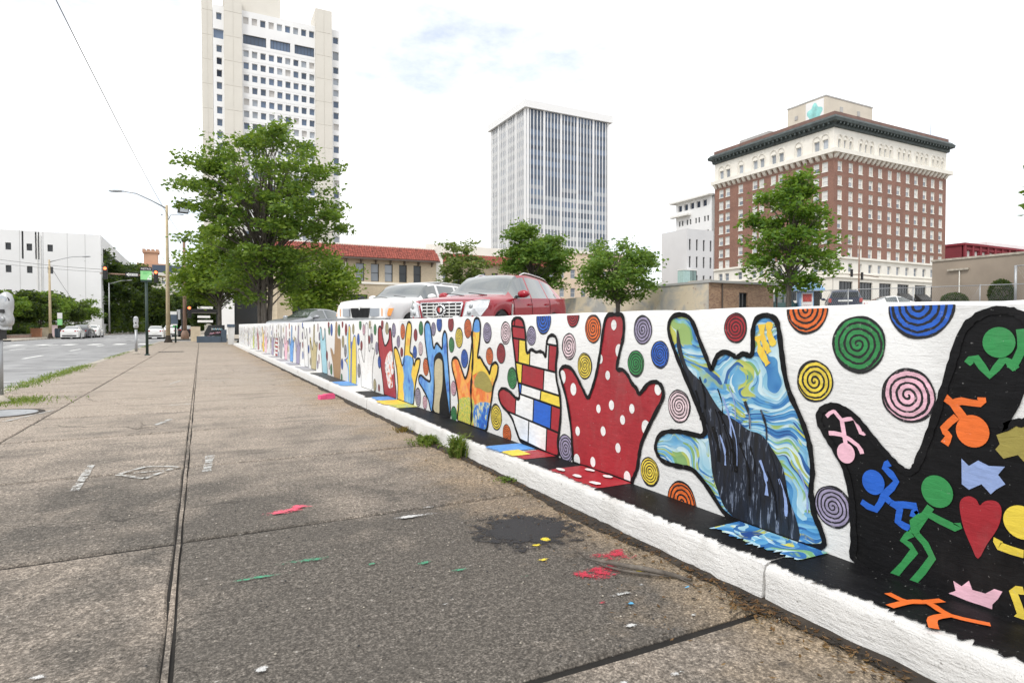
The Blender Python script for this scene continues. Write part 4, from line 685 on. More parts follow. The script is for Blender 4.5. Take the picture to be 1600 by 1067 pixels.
for i, y in enumerate(gaps):
    for z in ([1.06, .86, .64, .42, .24] if i % 2 else [.98, .76, .52, .32]):
        if r_.random() < .95: spiral_at(y+r_.uniform(-.2, .2), z+r_.uniform(-.04, .04), r_.uniform(.065, .1), r_.choice(['red', 'blue', 'green', 'lilac', 'tan', 'orange', 'rose', 'yellow']), i)
# paint on the ledge
def ledge_sheet(y0, y1, mat, xf=1.87, z=.1425, seed=0, parent=wall, ragged=.02, xb=2.127):
    r = random.Random(seed+int(y0*7)); n = max(3, int((y1-y0)/(.009 if y0 < 4 else .025))); A = []; B = []
    for i in range(n+1):
        y = y0+(y1-y0)*i/n; e = r.uniform(-1, 1)*.01 if i in (0, n) else 0
        A.append((xf+r.gauss(0, ragged*.55)+.012*math.sin(y*2.3+1)+.005*math.sin(y*17)+(.04 if i in (0, n) else 0)-WO.x, y+e-WO.y, z)); B.append((xb-WO.x, y-WO.y, z))
    mb = MB()
    for i in range(n): mb.quad(A[i], B[i], B[i+1], A[i+1])
    return mb.build('ledge_paint', mat, parent)
for y0, y1 in ((-3.5, 1.56), (1.56, 2.70), (3.17, 3.52), (3.98, 6.40), (7.62, 8.40)): ledge_sheet(y0, y1, M['p_black'], 1.872)
ledge_sheet(1.50, 1.93, M['strokes'], 1.96, .1465); ledge_sheet(2.69, 3.18, M['p_red'], 1.878, .1445)
for q in range(5): blob('painted_dot', 1.93+.15*(q % 2)-WO.x, 2.76+.09*q-WO.y, .022, .04, M['p_white'], 50+q, wall, .148, 16, .1)
ledge_sheet(3.50, 3.74, M['p_red'], 1.89, .1445); ledge_sheet(3.62, 3.80, M['p_yellow'], 1.86, .1475, ragged=.01, xb=2.0); ledge_sheet(3.78, 4.02, M['p_skyblue'], 1.85, .1445)
ledge_sheet(6.42, 6.75, M['sp_field'], 1.9, .1445); ledge_sheet(6.75, 7.2, M['sp_gold'], 1.86, .1445); ledge_sheet(7.18, 7.60, M['p_skyblue'], 1.90, .1445)
ledge_sheet(9.3, 10.1, M['p_skyblue'], 1.9, .1445)
for y0, y1 in ((10.1, 12.4), (13.0, 14.6), (15.2, 16.4), (17.2, 18.5), (19.6, 20.6), (22.0, 23.2), (24.8, 26), (28, 29)): ledge_sheet(y0, y1, M['p_grey'] if y0 > 12 else M['dark'], 1.9)
for li, pl in enumerate(MU['LF']):
    mb = MB(); L = []; Q = []; P3 = smooth_open([tuple(p) for p in pl], 3)
    for i, p in enumerate(P3):
        a = P3[max(0, i-1)]; b = P3[min(len(P3)-1, i+1)]; dx, dy = b[0]-a[0], b[1]-a[1]; q = math.hypot(dx, dy) or 1; ww = .013
        L.append((p[0]-dy/q*ww-WO.x, p[1]+dx/q*ww-WO.y, .1475)); Q.append((p[0]+dy/q*ww-WO.x, p[1]-dx/q*ww-WO.y, .1475))
    for i in range(len(P3)-1): mb.quad(Q[i], Q[i+1], L[i+1], L[i])
    mb.build('stick_figure', M['p_orange'], wall, loc=(0, 0, .0007*li))
# ---- dirt, dry leaves and weeds along the foot of the ledge
def dirt_strip():
    r = random.Random(3); mb = MB(); A = []; B = []; n = 700
    for i in range(n+1):
        y = .2+i*.04; w = .035+.035*abs(math.sin(y*1.7)+.5*math.sin(y*4.1))+r.uniform(0, .02); A.append((1.835-w*min(1, 1.2-y*.02), y, .003)); B.append((1.84, y, .012))
    for i in range(n): mb.quad(A[i], B[i], B[i+1], A[i+1])
    o = mb.build('dirt_strip', M['soil']); tag(o, 'dark strip of dirt along the foot of the white ledge', 'dirt', kind='stuff')
dirt_strip()
def scatter_debris():
    r = random.Random(9); mb = MB()
    for k in range(2600):
        y = 1.0+abs(r.gauss(0, 1))**1.2*2.2 if r.random() < .75 else r.uniform(1, 14)
        x = 1.81-abs(r.gauss(0, .06)); 
        if r.random() < .12: x -= r.uniform(0, .5)
        if r.random() < .10: x, y = 1.74+r.gauss(0, .035), 1.52+r.gauss(0, .06)
        a = r.uniform(0, 6.28); l = r.uniform(.003, .015); w = l*r.uniform(.12, .55); h = r.uniform(.004, .014)
        d = (math.cos(a), math.sin(a)); e = (-d[1], d[0]); t = r.uniform(-.3, .6)*l
        mb.add([(x-d[0]*l, y-d[1]*l, h), (x+e[0]*w, y+e[1]*w, h+t*.3), (x+d[0]*l, y+d[1]*l, h+abs(t)), (x-e[0]*w, y-e[1]*w, h)], [(0, 1, 2), (0, 2, 3)], 0 if r.random() < .6 else 1)
    o = mb.build('leaf_litter', [M['dry'], M['soil']]); tag(o, 'dry brown leaf litter and crumbs scattered by the ledge foot', 'litter', kind='stuff')
    mb = MB()
    for k in range(900):
        y = abs(r.gauss(0, 1))*2.5+1.2; x = r.uniform(-1.6, 1.8); s = r.uniform(.0015, .005)
        mb.add([(x-s, y, .001), (x, y-s, .001), (x+s, y, .001), (x, y+s, .001), (x, y, s*1.2)], [(0, 1, 4), (1, 2, 4), (2, 3, 4), (3, 0, 4)], r.choice([0, 0, 1]))
    o = mb.build('grit', [M['kerb'], M['dark']]); tag(o, 'loose grit scattered over the near slabs', 'grit', kind='stuff')
scatter_debris()
def weed(name, x, y, n, hgt, spread, label, cat, seed, mat='grass', z=0, leafy=False):
    r = random.Random(seed); mb = MB()
    for k in range(n):
        a = r.uniform(0, 6.28); q = abs(r.gauss(0, spread)); bx, by = math.cos(a)*q, math.sin(a)*q; h = hgt*r.uniform(.4, 1)*(1-.4*q/(spread*2.5)); w = r.uniform(.003, .007)
        lx, ly = math.cos(a)*h*r.uniform(.1, .7), math.sin(a)*h*r.uniform(.1, .7); e = (-math.sin(a)*w, math.cos(a)*w)
        mb.add([(bx-e[0], by-e[1], 0), (bx+e[0], by+e[1], 0), (bx+lx*.45+e[0], by+ly*.45+e[1], h*.65), (bx+lx*.45-e[0], by+ly*.45-e[1], h*.65), (bx+lx, by+ly, h)], [(0, 1, 2, 3), (3, 2, 4)])
        if leafy:
            for q2 in range(3):
                t = r.uniform(.4, 1); px, py, pz = bx+lx*t*.6, by+ly*t*.6, h*t; s = r.uniform(.008, .02); b2 = r.uniform(0, 6.28)
                mb.add([(px, py, pz), (px+math.cos(b2)*s, py+math.sin(b2)*s, pz+.3*s), (px+math.cos(b2)*2*s, py+math.sin(b2)*2*s, pz-.2*s), (px+math.cos(b2+.7)*s, py+math.sin(b2+.7)*s, pz)], [(0, 1, 2, 3)])
    o = mb.build(name, M[mat], loc=(x, y, z)); tag(o, label, cat); return o
weed('weed', 1.80, 4.42, 260, .21, .04, 'tallest green weed tuft growing at the ledge foot', 'weed', 1, leafy=True)
weed('weed', 1.77, 5.05, 200, .09, .10, 'low spreading weed patch at the ledge foot behind the tall tuft', 'weed', 2, leafy=True)
weed('weed', 1.76, 5.75, 90, .06, .07, 'small weed patch farther along the ledge among dry leaves', 'weed', 3, 'dry')
weed('weed', 1.80, 3.55, 40, .03, .05, 'tiny weed sprouts by the ledge nearest the black paint stain', 'weed', 4, leafy=True)
def kerb_grass():
    r = random.Random(17); mb = MB()
    for k in range(6500):
        if r.random() < .35: y, x = r.uniform(13, 20), -2.80+r.gauss(0, .12)
        elif r.random() < .4: y, x = 10.6+r.gauss(0, .3), -2.4+r.gauss(0, .28)
        else: y = r.uniform(12, 48); x = -2.80+r.gauss(0, .07); 
        if math.sin(y*1.3)+math.sin(y*.47+1) < -.2 and y > 20: continue
        a = r.uniform(0, 6.28); h = r.uniform(.012, .045); w = r.uniform(.004, .01); e = (-math.sin(a)*w, math.cos(a)*w); lx, ly = math.cos(a)*h*.7, math.sin(a)*h*.7
        mb.add([(x-e[0], y-e[1], 0), (x+e[0], y+e[1], 0), (x+lx, y+ly, h)], [(0, 1, 2)])
    o = mb.build('kerb_grass', M['grass']); tag(o, 'short grass growing along the kerb between sidewalk and road', 'grass', kind='stuff')
for _n in ('weed.001', 'weed.002', 'weed.003'): bpy.data.objects[_n]['kind'] = 'stuff'; del bpy.data.objects[_n]['category']
kerb_grass()
# fallen branch, pink chalk block
def branch():
    mb = MB(); mb.tube([(1.47, 2.17, .012), (1.50, 2.09, .02), (1.56, 2.0, .022), (1.63, 1.93, .016), (1.68, 1.86, .012), (1.72, 1.80, .008)], [.004, .007, .010, .011, .010, .004], 7)
    mb.tube([(1.49, 2.08, .01), (1.53, 1.99, .012), (1.60, 1.91, .012), (1.66, 1.86, .01)], [.003, .006, .006, .002], 6)
    mb.tube([(1.47, 2.17, .012), (1.455, 2.21, .03), (1.44, 2.23, .035)], [.004, .003, .001], 5); mb.tube([(1.68, 1.86, .012), (1.70, 1.79, .005), (1.69, 1.72, .005)], [.004, .003, .001], 5)
    o = mb.build('dead_branch', M['bark'], smooth=True); tag(o, 'brown dead branch lying on the sidewalk beside the red paint stains', 'branch')
branch()
mb = MB(); mb.cbox((0, 0, .03), (.22, .09, .06), .3); mb.cbox((.03, .01, .066), (.14, .07, .012), .5)
o = mb.build('chalk_block', plain('pink_chalk', (.75, .10, .24), .8, .2, 20), loc=(1.60, 8.95, 0)); tag(o, 'bright pink chalk block lying on the sidewalk near the ledge', 'chalk block')
# ------------------------------------------------------------------ buildings
def facade(name, parent, loc, rz, W, H, ops, depth, mat, mat_reveal=None, z0=0):
    """wall with true openings: local x along the wall, outward is -y"""
    us = sorted({0, W}|{round(v, 3) for o in ops for v in (o[0], o[2])}); vs_ = sorted({z0, H}|{round(v, 3) for o in ops for v in (o[1], o[3])})
    mb = MB(); idx = {}
    ins = set()
    for i in range(len(us)-1):
        for j in range(len(vs_)-1):
            cu, cv = (us[i]+us[i+1])/2, (vs_[j]+vs_[j+1])/2
            if any(o[0] < cu < o[2] and o[1] < cv < o[3] for o in ops): continue
            ins.add((i, j))
    # merge cells into vertical strips to keep it light
    for i in range(len(us)-1):
        j = 0
        while j < len(vs_)-1:
            if (i, j) in ins:
                k = j
                while k+1 < len(vs_)-1 and (i, k+1) in ins: k += 1
                mb.quad((us[i], 0, vs_[j]), (us[i+1], 0, vs_[j]), (us[i+1], 0, vs_[k+1]), (us[i], 0, vs_[k+1])); j = k+1
            else: j += 1
    for a, b, c, d in ops:
        mb.quad((a, 0, b), (a, 0, d), (a, depth, d), (a, depth, b), 1); mb.quad((c, 0, b), (c, depth, b), (c, depth, d), (c, 0, d), 1)
        mb.quad((a, 0, d), (c, 0, d), (c, depth, d), (a, depth, d), 1); mb.quad((a, 0, b), (a, depth, b), (c, depth, b), (c, 0, b), 1)
    return mb.build(name, [mat, mat_reveal or mat], parent, loc=loc, rot=(0, 0, rz))
_wm = {}
def win_mesh(w, h, fr, pane, fmat, style='plain', lower=None):
    key = (round(w, 2), round(h, 2), fr, pane.name, fmat.name, style, lower.name if lower else '')
    if key in _wm: return _wm[key]
    mb = MB(); d = .08
    mb.box((0, -.02, 0), (fr, d, h), 0); mb.box((w-fr, -.02, 0), (w, d, h), 0); mb.box((fr, -.02, h-fr), (w-fr, d, h), 0); mb.box((fr, -.02, 0), (w-fr, d, fr), 0)
    if style == 'sash':
        mb.box((fr, -.025, h*.48), (w-fr, d-.01, h*.48+fr*.8), 0)
        mb.quad((fr, .05, fr), (w-fr, .05, fr), (w-fr, .05, h*.48), (fr, .05, h*.48), 2); mb.quad((fr, .03, h*.48), (w-fr, .03, h*.48), (w-fr, .03, h-fr), (fr, .03, h-fr), 1)
    else:
        mb.quad((fr, .05, fr), (w-fr, .05, fr), (w-fr, .05, h-fr), (fr, .05, h-fr), 1)
        if style.startswith('m'):
            n = int(style[1:])
            for k in range(1, n): mb.box((w*k/n-fr*.4, -.015, fr), (w*k/n+fr*.4, d-.01, h-fr), 0)
    _wm[key] = mb.mesh('window', [fmat, pane, lower or pane]); return _wm[key]
def windows(parent, loc, rz, ops, depth, fr, panes, fmat, style='plain', lower=None, name='window', seed=1):
    r = random.Random(seed); ca, sa = math.cos(rz), math.sin(rz)
    for a, b, c, d in ops:
        x, y = a+.004, depth-.075
        link(name, win_mesh(c-a-.008, d-b-.008, fr, r.choice(panes), fmat, style, r.choice(lower) if lower else None), parent, (loc[0]+x*ca-y*sa, loc[1]+x*sa+y*ca, loc[2]+b+.004), (0, 0, rz))
def rects(cols, rows, w, h): return [(c-w/2, r-h/2, c+w/2, r+h/2) for c in cols for r in rows]
M['win_white'] = plain('white_window_frame', (.72, .71, .69), .5, .05)
M['win_dark'] = plain('dark_window_frame', (.03, .032, .035), .5, .1)
M['win_brown'] = plain('brown_window_frame', (.10, .075, .06), .6, .1)
M['pale_pane'] = glass('pale_blind_glass', (.62, .62, .60), .2, var=.2)
M['grey_pane'] = glass('grey_pane_glass', (.20, .23, .27), .08, var=.5)
W90 = R(-90)
# ---------- brick hotel with dark cornice
hx, hy, hz, hw, hd = 133.0, 93.5, 5.5, 46.8, 37.2
hotel = thing('brick_hotel', 'tall brown brick building with white arcaded top storey, dark overhanging cornice and rooftop penthouse', 'building', (hx, hy, hz))
rel = lambda zz: [q-hz for q in zz]
cols = [2.22, 6.30, 10.03, 14.05, 17.75, 21.7, 25.4, 29.3, 33.0, 36.85, 40.5, 44.3]; lcols = [hd-q for q in (34.68, 32.3, 27.66, 22.84, 20.64, 16.94, 14.65, 9.53, 4.55, 2.26)]
# openings along the -X face run from its far end (local x=0) to the corner: local x = hd - dy
rows = rel([39.58, 36.18, 32.78, 29.27, 26.0, 22.53, 19.35])
zb, zm, zt = 18.09-hz, 41.3-hz, 48.4-hz
fo, lo_ = rects(cols, rows, 1.5, 2.25), rects(lcols, rows, 1.5, 2.25)
F0, L0 = (0, 0, 0), (0, hd, 0)
facade('brick_wall', hotel, F0, 0, hw, zm, fo, .3, M['hotelbrick'], M['cream'], zb); facade('brick_wall', hotel, L0, W90, hd, zm, lo_, .3, M['hotelbrick'], M['cream'], zb)
for loc, rz, o, sd in ((F0, 0, fo, 1), (L0, W90, lo_, 2)): windows(hotel, loc, rz, o, .3, .12, [M['pale_pane']], M['win_white'], 'sash', [M['grey_pane'], M['pale_pane'], M['glass_pale']], seed=sd)
mb = MB()
for o in fo: mb.box((o[0]-.12, -.10, o[1]-.16), (o[2]+.12, .1, o[1]))
st = mb.build('window_sills', M['cream'], hotel); st['kind'] = 'stuff'
mb = MB()
for o in lo_: mb.box((o[0]-.12, -.10, o[1]-.16), (o[2]+.12, .1, o[1]))
st = mb.build('window_sills', M['cream'], hotel, loc=L0, rot=(0, 0, W90)); st['kind'] = 'stuff'
# white lower storeys
so = [(2.15, 2.6, 7.3, 12.4-hz), (9.9, 2.6, 15.0, 12.4-hz), (17.7, 2.6, 22.7, 12.4-hz), (25.3, 2.6, 30.2, 12.4-hz), (32.8, 2.6, 37.9, 12.4-hz), (40.0, 2.6, 44.6, 12.4-hz)]
s2 = rects(cols, [15.7-hz], 1.5, 2.1)
ls = [(2+7*k, 2.6, 6.6+7*k, 12.4-hz) for k in range(5)]; ls2 = rects(lcols, [15.7-hz], 1.5, 2.1)
facade('white_base', hotel, (0, -.15, 0), 0, hw, zb-.01, so+s2, .4, M['cream']); facade('white_base', hotel, (-.15, hd, 0), W90, hd+.15, zb-.01, ls+ls2, .4, M['cream'])
windows(hotel, (0, -.15, 0), 0, s2, .4, .1, [M['grey_pane'], M['glass_pale']], M['win_white'], 'sash'); windows(hotel, (-.15, hd, 0), W90, ls2, .4, .1, [M['grey_pane']], M['win_white'], 'sash')
windows(hotel, (0, -.15, 0), 0, so, .4, .14, [M['glass_dark']], M['win_dark'], 'm4', name='shop_window'); windows(hotel, (-.15, hd, 0), W90, ls, .4, .14, [M['glass_dark']], M['win_dark'], 'm4', name='shop_window')
for z, d, h in ((13.2-hz, .35, .35), (14.2-hz, .2, .25), (zb-.35, .45, .5)):
    mb = MB(); mb.box((-.15-d, -.15-d, z), (hw+.1, -.152, z+h)); mb.box((-.15-d, -.15, z), (-.152, hd, z+h)); mb.build('string_course', M['cream'], hotel)
for k, o in enumerate(so[3:]):
    mb = MB(); a, c = o[0]-.1, o[2]+.1
    mb.add([(a, -.16, 4.6), (c, -.16, 4.6), (c, -1.9, 3.1), (a, -1.9, 3.1), (c, -.16, 2.7), (a, -.16, 2.7), (c, -1.9, 2.7), (a, -1.9, 2.7)], [(0, 3, 2, 1), (3, 7, 6, 2), (1, 2, 6, 4), (0, 5, 7, 3), (5, 4, 6, 7)]); mb.build('awning', M['black'], hotel)
# corbels and white arcade storey
mb = MB(); mb.prism([(-.12, 0, 0), (.12, 0, 0), (.12, 0, 1)], (0, 0, .001)); cb = MB()
cb.add([(-.42, 0, 0), (.42, 0, 0), (.42, -.35, .25), (-.42, -.35, .25), (-.42, -1.0, 1.1), (.42, -1.0, 1.1), (-.42, 0, 1.1), (.42, 0, 1.1)], [(0, 1, 2, 3), (3, 2, 5, 4), (0, 3, 4, 6), (1, 7, 5, 2), (6, 4, 5, 7)])
cbm = cb.mesh('corbel', [M['cream']])
for k in range(27): link('corbel', cbm, hotel, (.5+k*1.76, -.003, zm-.0))
for k in range(22): link('corbel', cbm, hotel, (-.003, .6+k*1.72, zm), (0, 0, W90))
MB().box((-1.15, -1.15, zm+1.1), (hw+1.15, hd+.5, zm+2.1)).build('white_band', M['cream'], hotel)
MB().box((-.003, -.003, zm-.25), (hw, hd, zm+1.1)).build('corbel_wall', M['hotelbrick'], hotel)
tri = [2.0, 4.1, 6.2, 10.0, 12.1, 14.2, 17.7, 19.8, 21.9, 25.5, 27.6, 29.7, 33.2, 35.3, 37.4, 40.6, 42.7, 44.8]
za, zc_ = zm+2.1, zm+4.7
ao, al = [(c-.5, za+.35, c+.5, za+2.5) for c in tri], [(c-.75, za+.4, c+.75, za+2.7) for c in lcols]
facade('arcade_wall', hotel, (0, 0, 0), 0, hw, zt, ao, .45, M['cream'], None, za); facade('arcade_wall', hotel, L0, W90, hd, zt, al, .45, M['cream'], None, za)
windows(hotel, F0, 0, ao, .45, .1, [M['glass_pale'], M['grey_pane']], M['win_white']); windows(hotel, L0, W90, al, .45, .1, [M['glass_pale']], M['win_white'])
def arch(w, rr):
    mb = MB(); mb.tube([(w*math.cos(a), -.05, w*math.sin(a)) for a in [math.pi*k/10 for k in range(11)]], rr, 6); mb.tube([(w, -.05, 0), (w, -.05, -2.3)], rr, 6); mb.tube([(-w, -.05, 0), (-w, -.05, -2.3)], rr, 6); return mb.mesh('window_arch', [M['beige_panel']])
am, am2 = arch(.78, .16), arch(1.0, .14)
for c in tri: link('window_arch', am, hotel, (c, 0, za+2.75))
for c in lcols: link('window_arch', am2, hotel, (0, hd-c, za+2.9), (0, 0, W90))
# cornice
M['verdigris'] = plain('dark_copper', (.045, .06, .06), .6, .45, .8)
mb = MB(); P = [(0, zt), (.5, zt+.1), (.6, zt+.9), (1.35, zt+1.2), (1.5, zt+1.9), (1.4, zt+2.0), (.9, zt+2.6), (0, zt+2.7)]
ring = []
for d, z in P: ring.append([(-d, -d, z), (hw+d, -d, z), (hw+d, hd+d, z), (-d, hd+d, z)])
vs = [p for q in ring for p in q]; fs = [(i*4+k, i*4+(k+1) % 4, i*4+4+(k+1) % 4, i*4+4+k) for i in range(len(P)-1) for k in range(4)]+[(28, 29, 30, 31)]
mb.add(vs, fs); mb.build('cornice', M['verdigris'], hotel)
dm = MB().box((-.2, -1.25, 0), (.2, -.5, .55)).mesh('cornice_bracket', [M['verdigris']])
for k in range(36): link('cornice_bracket', dm, hotel, (.6+k*1.3, 0, zt+.62))
for k in range(28): link('cornice_bracket', dm, hotel, (0, .6+k*1.3, zt+.62), (0, 0, W90))
MB().box((-.4, -.4, zt+2.702), (hw+.2, hd, zt+3.6)).build('parapet', plain('parapet_brown', (.20, .12, .10), .8, .2, .5), hotel)
ph = MB().box((8, 8, zt+2), (27, 19.2, 59.7-hz)).build('penthouse', plain('penthouse_beige', (.62, .57, .48), .75, .08, .3), hotel)
MB().box((7.9, 7.9, 59.7-hz), (27.1, 19.3, 60.05-hz)).build('penthouse_roof', M['roofgrey'], ph)
for x in (13.5, 20.5): MB().box((x, 7.85, 56.6-hz), (x+1.1, 8.05, 57.9-hz)).build('vent', M['roofgrey'], ph)
MB().box((7.85, 16.0, 56.2-hz), (8.05, 16.9, 57.2-hz)).build('vent', M['roofgrey'], ph)
pn = MB().box((7.86, 8.5, 53.2-hz), (7.99, 13.6, 59.4-hz)).build('roof_sign', M['white_conc'], ph)
M['teal_sign'] = plain('teal_sign_paint', (.28, .62, .60), .6, .3, .6)
mb = MB(); pts = [(7.85, 11.0+2.0*math.cos(a)*(1+.18*math.sin(5*a)), 56.0-hz+2.5*math.sin(a)*(1+.18*math.sin(5*a))) for a in [2*math.pi*k/40 for k in range(40)]]
mb.add([(7.85, 11, 56-hz)]+pts, [(0, k+1, (k+1) % 40+1) for k in range(40)]); mb.build('flower_emblem', M['teal_sign'], pn)
MB().box((2, 20, zt+2.5), (8, 30, zt+5.2)).build('roof_plant', M['roofgrey'], hotel); MB().tube([(hw-2, 3, zt+2.7), (hw-2, 3, zt+13)], .06, 6).build('antenna', M['steel'], hotel)
MB().box((.5, .5, -6), (hw-.02, hd-.02, zt+2.6)).build('core', M['roofgrey'], hotel)
for z0, z1, m in ((0, zb, 'cream'), (zb, zm, 'hotelbrick'), (zm, zt, 'cream')): MB().box((hw-.018, .0, z0), (hw+.0, hd, z1)).build('end_wall', M[m], hotel)
# ---------- office tower of white fins
ox, oy, oz, ow, od = 106.8, 196.8, 4.0, 36.6, 29.8
off = thing('office_tower', 'square office tower with white vertical fins and a white roof slab between the trees', 'building', (ox, oy, oz))
otop = 81.6-oz
MB().box((.25, .25, -5), (ow-.02, od-.02, otop)).build('core', M['roofgrey'], off)
M['fin'] = plain('white_fin', (.80, .80, .80), .5, .04)
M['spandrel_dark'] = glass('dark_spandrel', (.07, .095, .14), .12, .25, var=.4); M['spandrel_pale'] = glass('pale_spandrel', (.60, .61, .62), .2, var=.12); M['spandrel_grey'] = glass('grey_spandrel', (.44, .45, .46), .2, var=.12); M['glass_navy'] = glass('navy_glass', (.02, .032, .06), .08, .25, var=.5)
nb = 5; bay = ow/nb; fl = 3.62
for face, (loc, rz, Wd, n) in enumerate((((0, 0, 0), 0, ow, 5), ((0, od, 0), W90, od, 4))):
    ca, sa = math.cos(rz), math.sin(rz); pos = lambda x, y, z: (loc[0]+x*ca-y*sa, loc[1]+x*sa+y*ca, loc[2]+z)
    bw = Wd/n; fm_ = MB().box((-.38, -.5, 0), (.38, .15, otop)).mesh('main_fin', [M['fin']]); fn = MB().box((-.14, -.38, 0), (.14, .15, otop-.3)).mesh('fin', [M['fin']])
    for b in range(n+1): link('main_fin', fm_, off, pos(min(max(b*bw, .45), Wd-.45), .0, 0), (0, 0, rz))
    for b in range(n):
        for k in range(1, 5): link('fin', fn, off, pos(b*bw+bw*k/5, 0, 0), (0, 0, rz))
    nf = int(otop/fl); gp = {}
    for b in range(n):
        for f in range(nf):
            z = otop-fl*(f+1)
            if face == 0: kind = 'd' if f < 7+(b % 2) or f > 16-b//2 else ('m' if f < 10+b else 'p')  # dark and pale floors paint reflections of sky and another building into the panels
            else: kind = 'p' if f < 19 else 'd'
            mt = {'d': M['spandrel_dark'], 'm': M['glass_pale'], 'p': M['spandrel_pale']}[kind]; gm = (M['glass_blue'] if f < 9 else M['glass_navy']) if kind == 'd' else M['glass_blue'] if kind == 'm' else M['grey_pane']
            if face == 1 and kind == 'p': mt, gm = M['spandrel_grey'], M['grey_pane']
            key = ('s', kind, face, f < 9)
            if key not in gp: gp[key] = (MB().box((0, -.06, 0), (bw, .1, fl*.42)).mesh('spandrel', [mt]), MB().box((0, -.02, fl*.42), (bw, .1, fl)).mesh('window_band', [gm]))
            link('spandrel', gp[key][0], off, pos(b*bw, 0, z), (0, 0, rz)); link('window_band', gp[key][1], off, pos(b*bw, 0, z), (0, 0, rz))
MB().box((-1.3, -1.3, otop), (ow+1.3, od+1.3, otop+2.7)).build('roof_slab', M['fin'], off); MB().box((9, 7, otop+2.6), (20, 16, otop+6)).build('roof_plant', M['roofgrey'], off)
# ---------- tall white tower
tx, ty = 1.25, 205.0
tow = thing('white_tower', 'tallest tower, white window grid between beige concrete piers, rising past the top of the picture', 'building', (tx, ty, 0))
TX = lambda x: x-tx
gc = [13.31+2.425*k for k in range(9)]; gr_ = [85.5-3.68*k for k in range(0, 21)]
ops = rects([TX(c)-TX(12.18) for c in gc], gr_, 1.55, 2.0)+rects([TX(c)-TX(12.18) for c in gc], [95.5], 1.55, 2.1)
big = [(.3, 88.4, 6.9, 91.3), (8.1, 88.4, 14.0, 91.3), (15.3, 88.4, 21.3, 91.3)]
gw = 33.74-12.18
facade('window_grid', tow, (TX(12.18), 0, 0), 0, gw, 98.4, ops+big, .55, M['white_conc'])
tp = [M['glass_blue'], M['glass_pale'], M['glass_blue'], M['blind'], M['glass_blue']]
windows(tow, (TX(12.18), 0, 0), 0, ops, .55, .07, tp, M['white_trim'], seed=4); windows(tow, (TX(12.18), 0, 0), 0, big, .55, .1, [M['glass_blue']], M['win_dark'], 'm6', name='loggia_window')
MB().box((TX(12.18), .75, -1), (TX(33.74), 26, 98.3)).build('core', M['white_conc'], tow)
for z in [gr_[0]+2.2]+[g-1.84 for g in gr_]: MB().box((TX(12.2), -.04, z-.30), (TX(33.72), -.003, z+.30)).build('floor_band', M['white_conc'], tow)
def panelled(name, x0, x1, y0, y1, z1, ppw):
    """pier of tall concrete panels with open joints"""
    c = MB().box((x0+.06, y0+.06, 0), (x1-.06, y1, z1-.05)).build(name, M['beige_panel'], tow)
    n = max(1, round((x1-x0)/ppw)); h = 7.36; me = MB().box((0, 0, 0), ((x1-x0)/n-.10, .08, h-.12)).mesh('panel', [M['beige_panel']])
    ms = MB().box((0, 0, 0), (.08, (y1-y0)-.12, h-.12)).mesh('side_panel', [M['beige_panel']])
    z = z1-h
    while z > -h:
        for k in range(n): link('panel', me, c, (x0+.05+(x1-x0)*k/n, y0-.025, z))
        link('side_panel', ms, c, (x0-.025, y0+.06, z)); z -= h
panelled('pier', TX(1.25), TX(4.2), 2.0, 18, 112, 1.5); panelled('pier', TX(7.2), TX(12.16), -1.3, 8, 104, 2.5); panelled('pier', TX(33.76), TX(38.9), -1.3, 8, 103.7, 2.6)
for x0, x1, zt_ in ((4.2, 7.2, 98.4), (38.9, 41.4, 98.6)):
    w = x1-x0; o = rects([w/2+.15], gr_+[95.2], 1.5 if x0 < 10 else 1.7, 2.1)+([(.1, 88.5, w-.1, 91.3)] if x0 < 10 else rects([w/2+.15], [90.2], 1.9, 2.8))
    facade('window_strip', tow, (TX(x0), .1, 0), 0, w, zt_, o, .55, M['white_conc']); windows(tow, (TX(x0), .1, 0), 0, o, .55, .07, [M['glass_blue'], M['glass_pale'], M['blind']] if x0 > 10 else [M['glass_blue'], M['glass_navy']], M['white_trim'], seed=8)
    MB().box((TX(x0), .8, -1), (TX(x1)-.01, 20, zt_-.1)).build('core', M['white_conc'], tow)
MB().box((TX(12.3), 6, 98.3), (TX(24.0), 24, 113)).build('roof_plant', M['beige_panel'], tow)
# podium of the tower: white columns and dark glass at the corner
pod = thing('glass_podium', 'low dark glass entrance with white columns at the street corner under the trees', 'building', (3, 118, 0))
MB().box((2.2, 3, 0), (38, 30, 13)).build('hall', M['glass_dark'], pod)
MB().box((0, 0, 13), (40, 32, 15.5)).build('roof_slab', M['white_conc'], pod)
for k in range(4): MB().box((.2+k*9.5, .4, 0), (2.4+k*9.5, 2.2, 13)).build('column', M['white_conc'], pod)
# ---------- white office block on the left
lb = thing('white_block', 'low white concrete office block with few square windows behind the trees across the road', 'building', (-40.6, 141.8, 0))
lw, ld, lh = 40.6-17.07, 60, 19.2
lc = [9.35, 12.45, 15.58, 3.2]; lrows = [16.2, 12.05, 7.6, 3.2]; lo2 = rects(lc, lrows, .85, 1.3)
sl = [(11.3, 14.0, 11.6, 19.1), (13.3, 14.0, 13.55, 19.1), (13.75, 14.0, 13.95, 19.1)]
facade('front_wall', lb, (0, 0, 0), 0, lw, lh, lo2+sl, .5, M['white_conc']); windows(lb, (0, 0, 0), 0, lo2, .5, .05, [M['glass_dark']], M['win_dark'])
for a, b, c, d in sl: MB().quad((a, .45, b), (c, .45, b), (c, .45, d), (a, .45, d)).build('slot', M['dark'], lb)
ro = [(3, 14.2, 57, 17.0), (3, 8.6, 57, 11.4), (3, 2.0, 57, 6.0)]
facade('side_wall', lb, (lw, 0, 0), R(90), ld, lh, ro, 1.0, M['white_conc'])
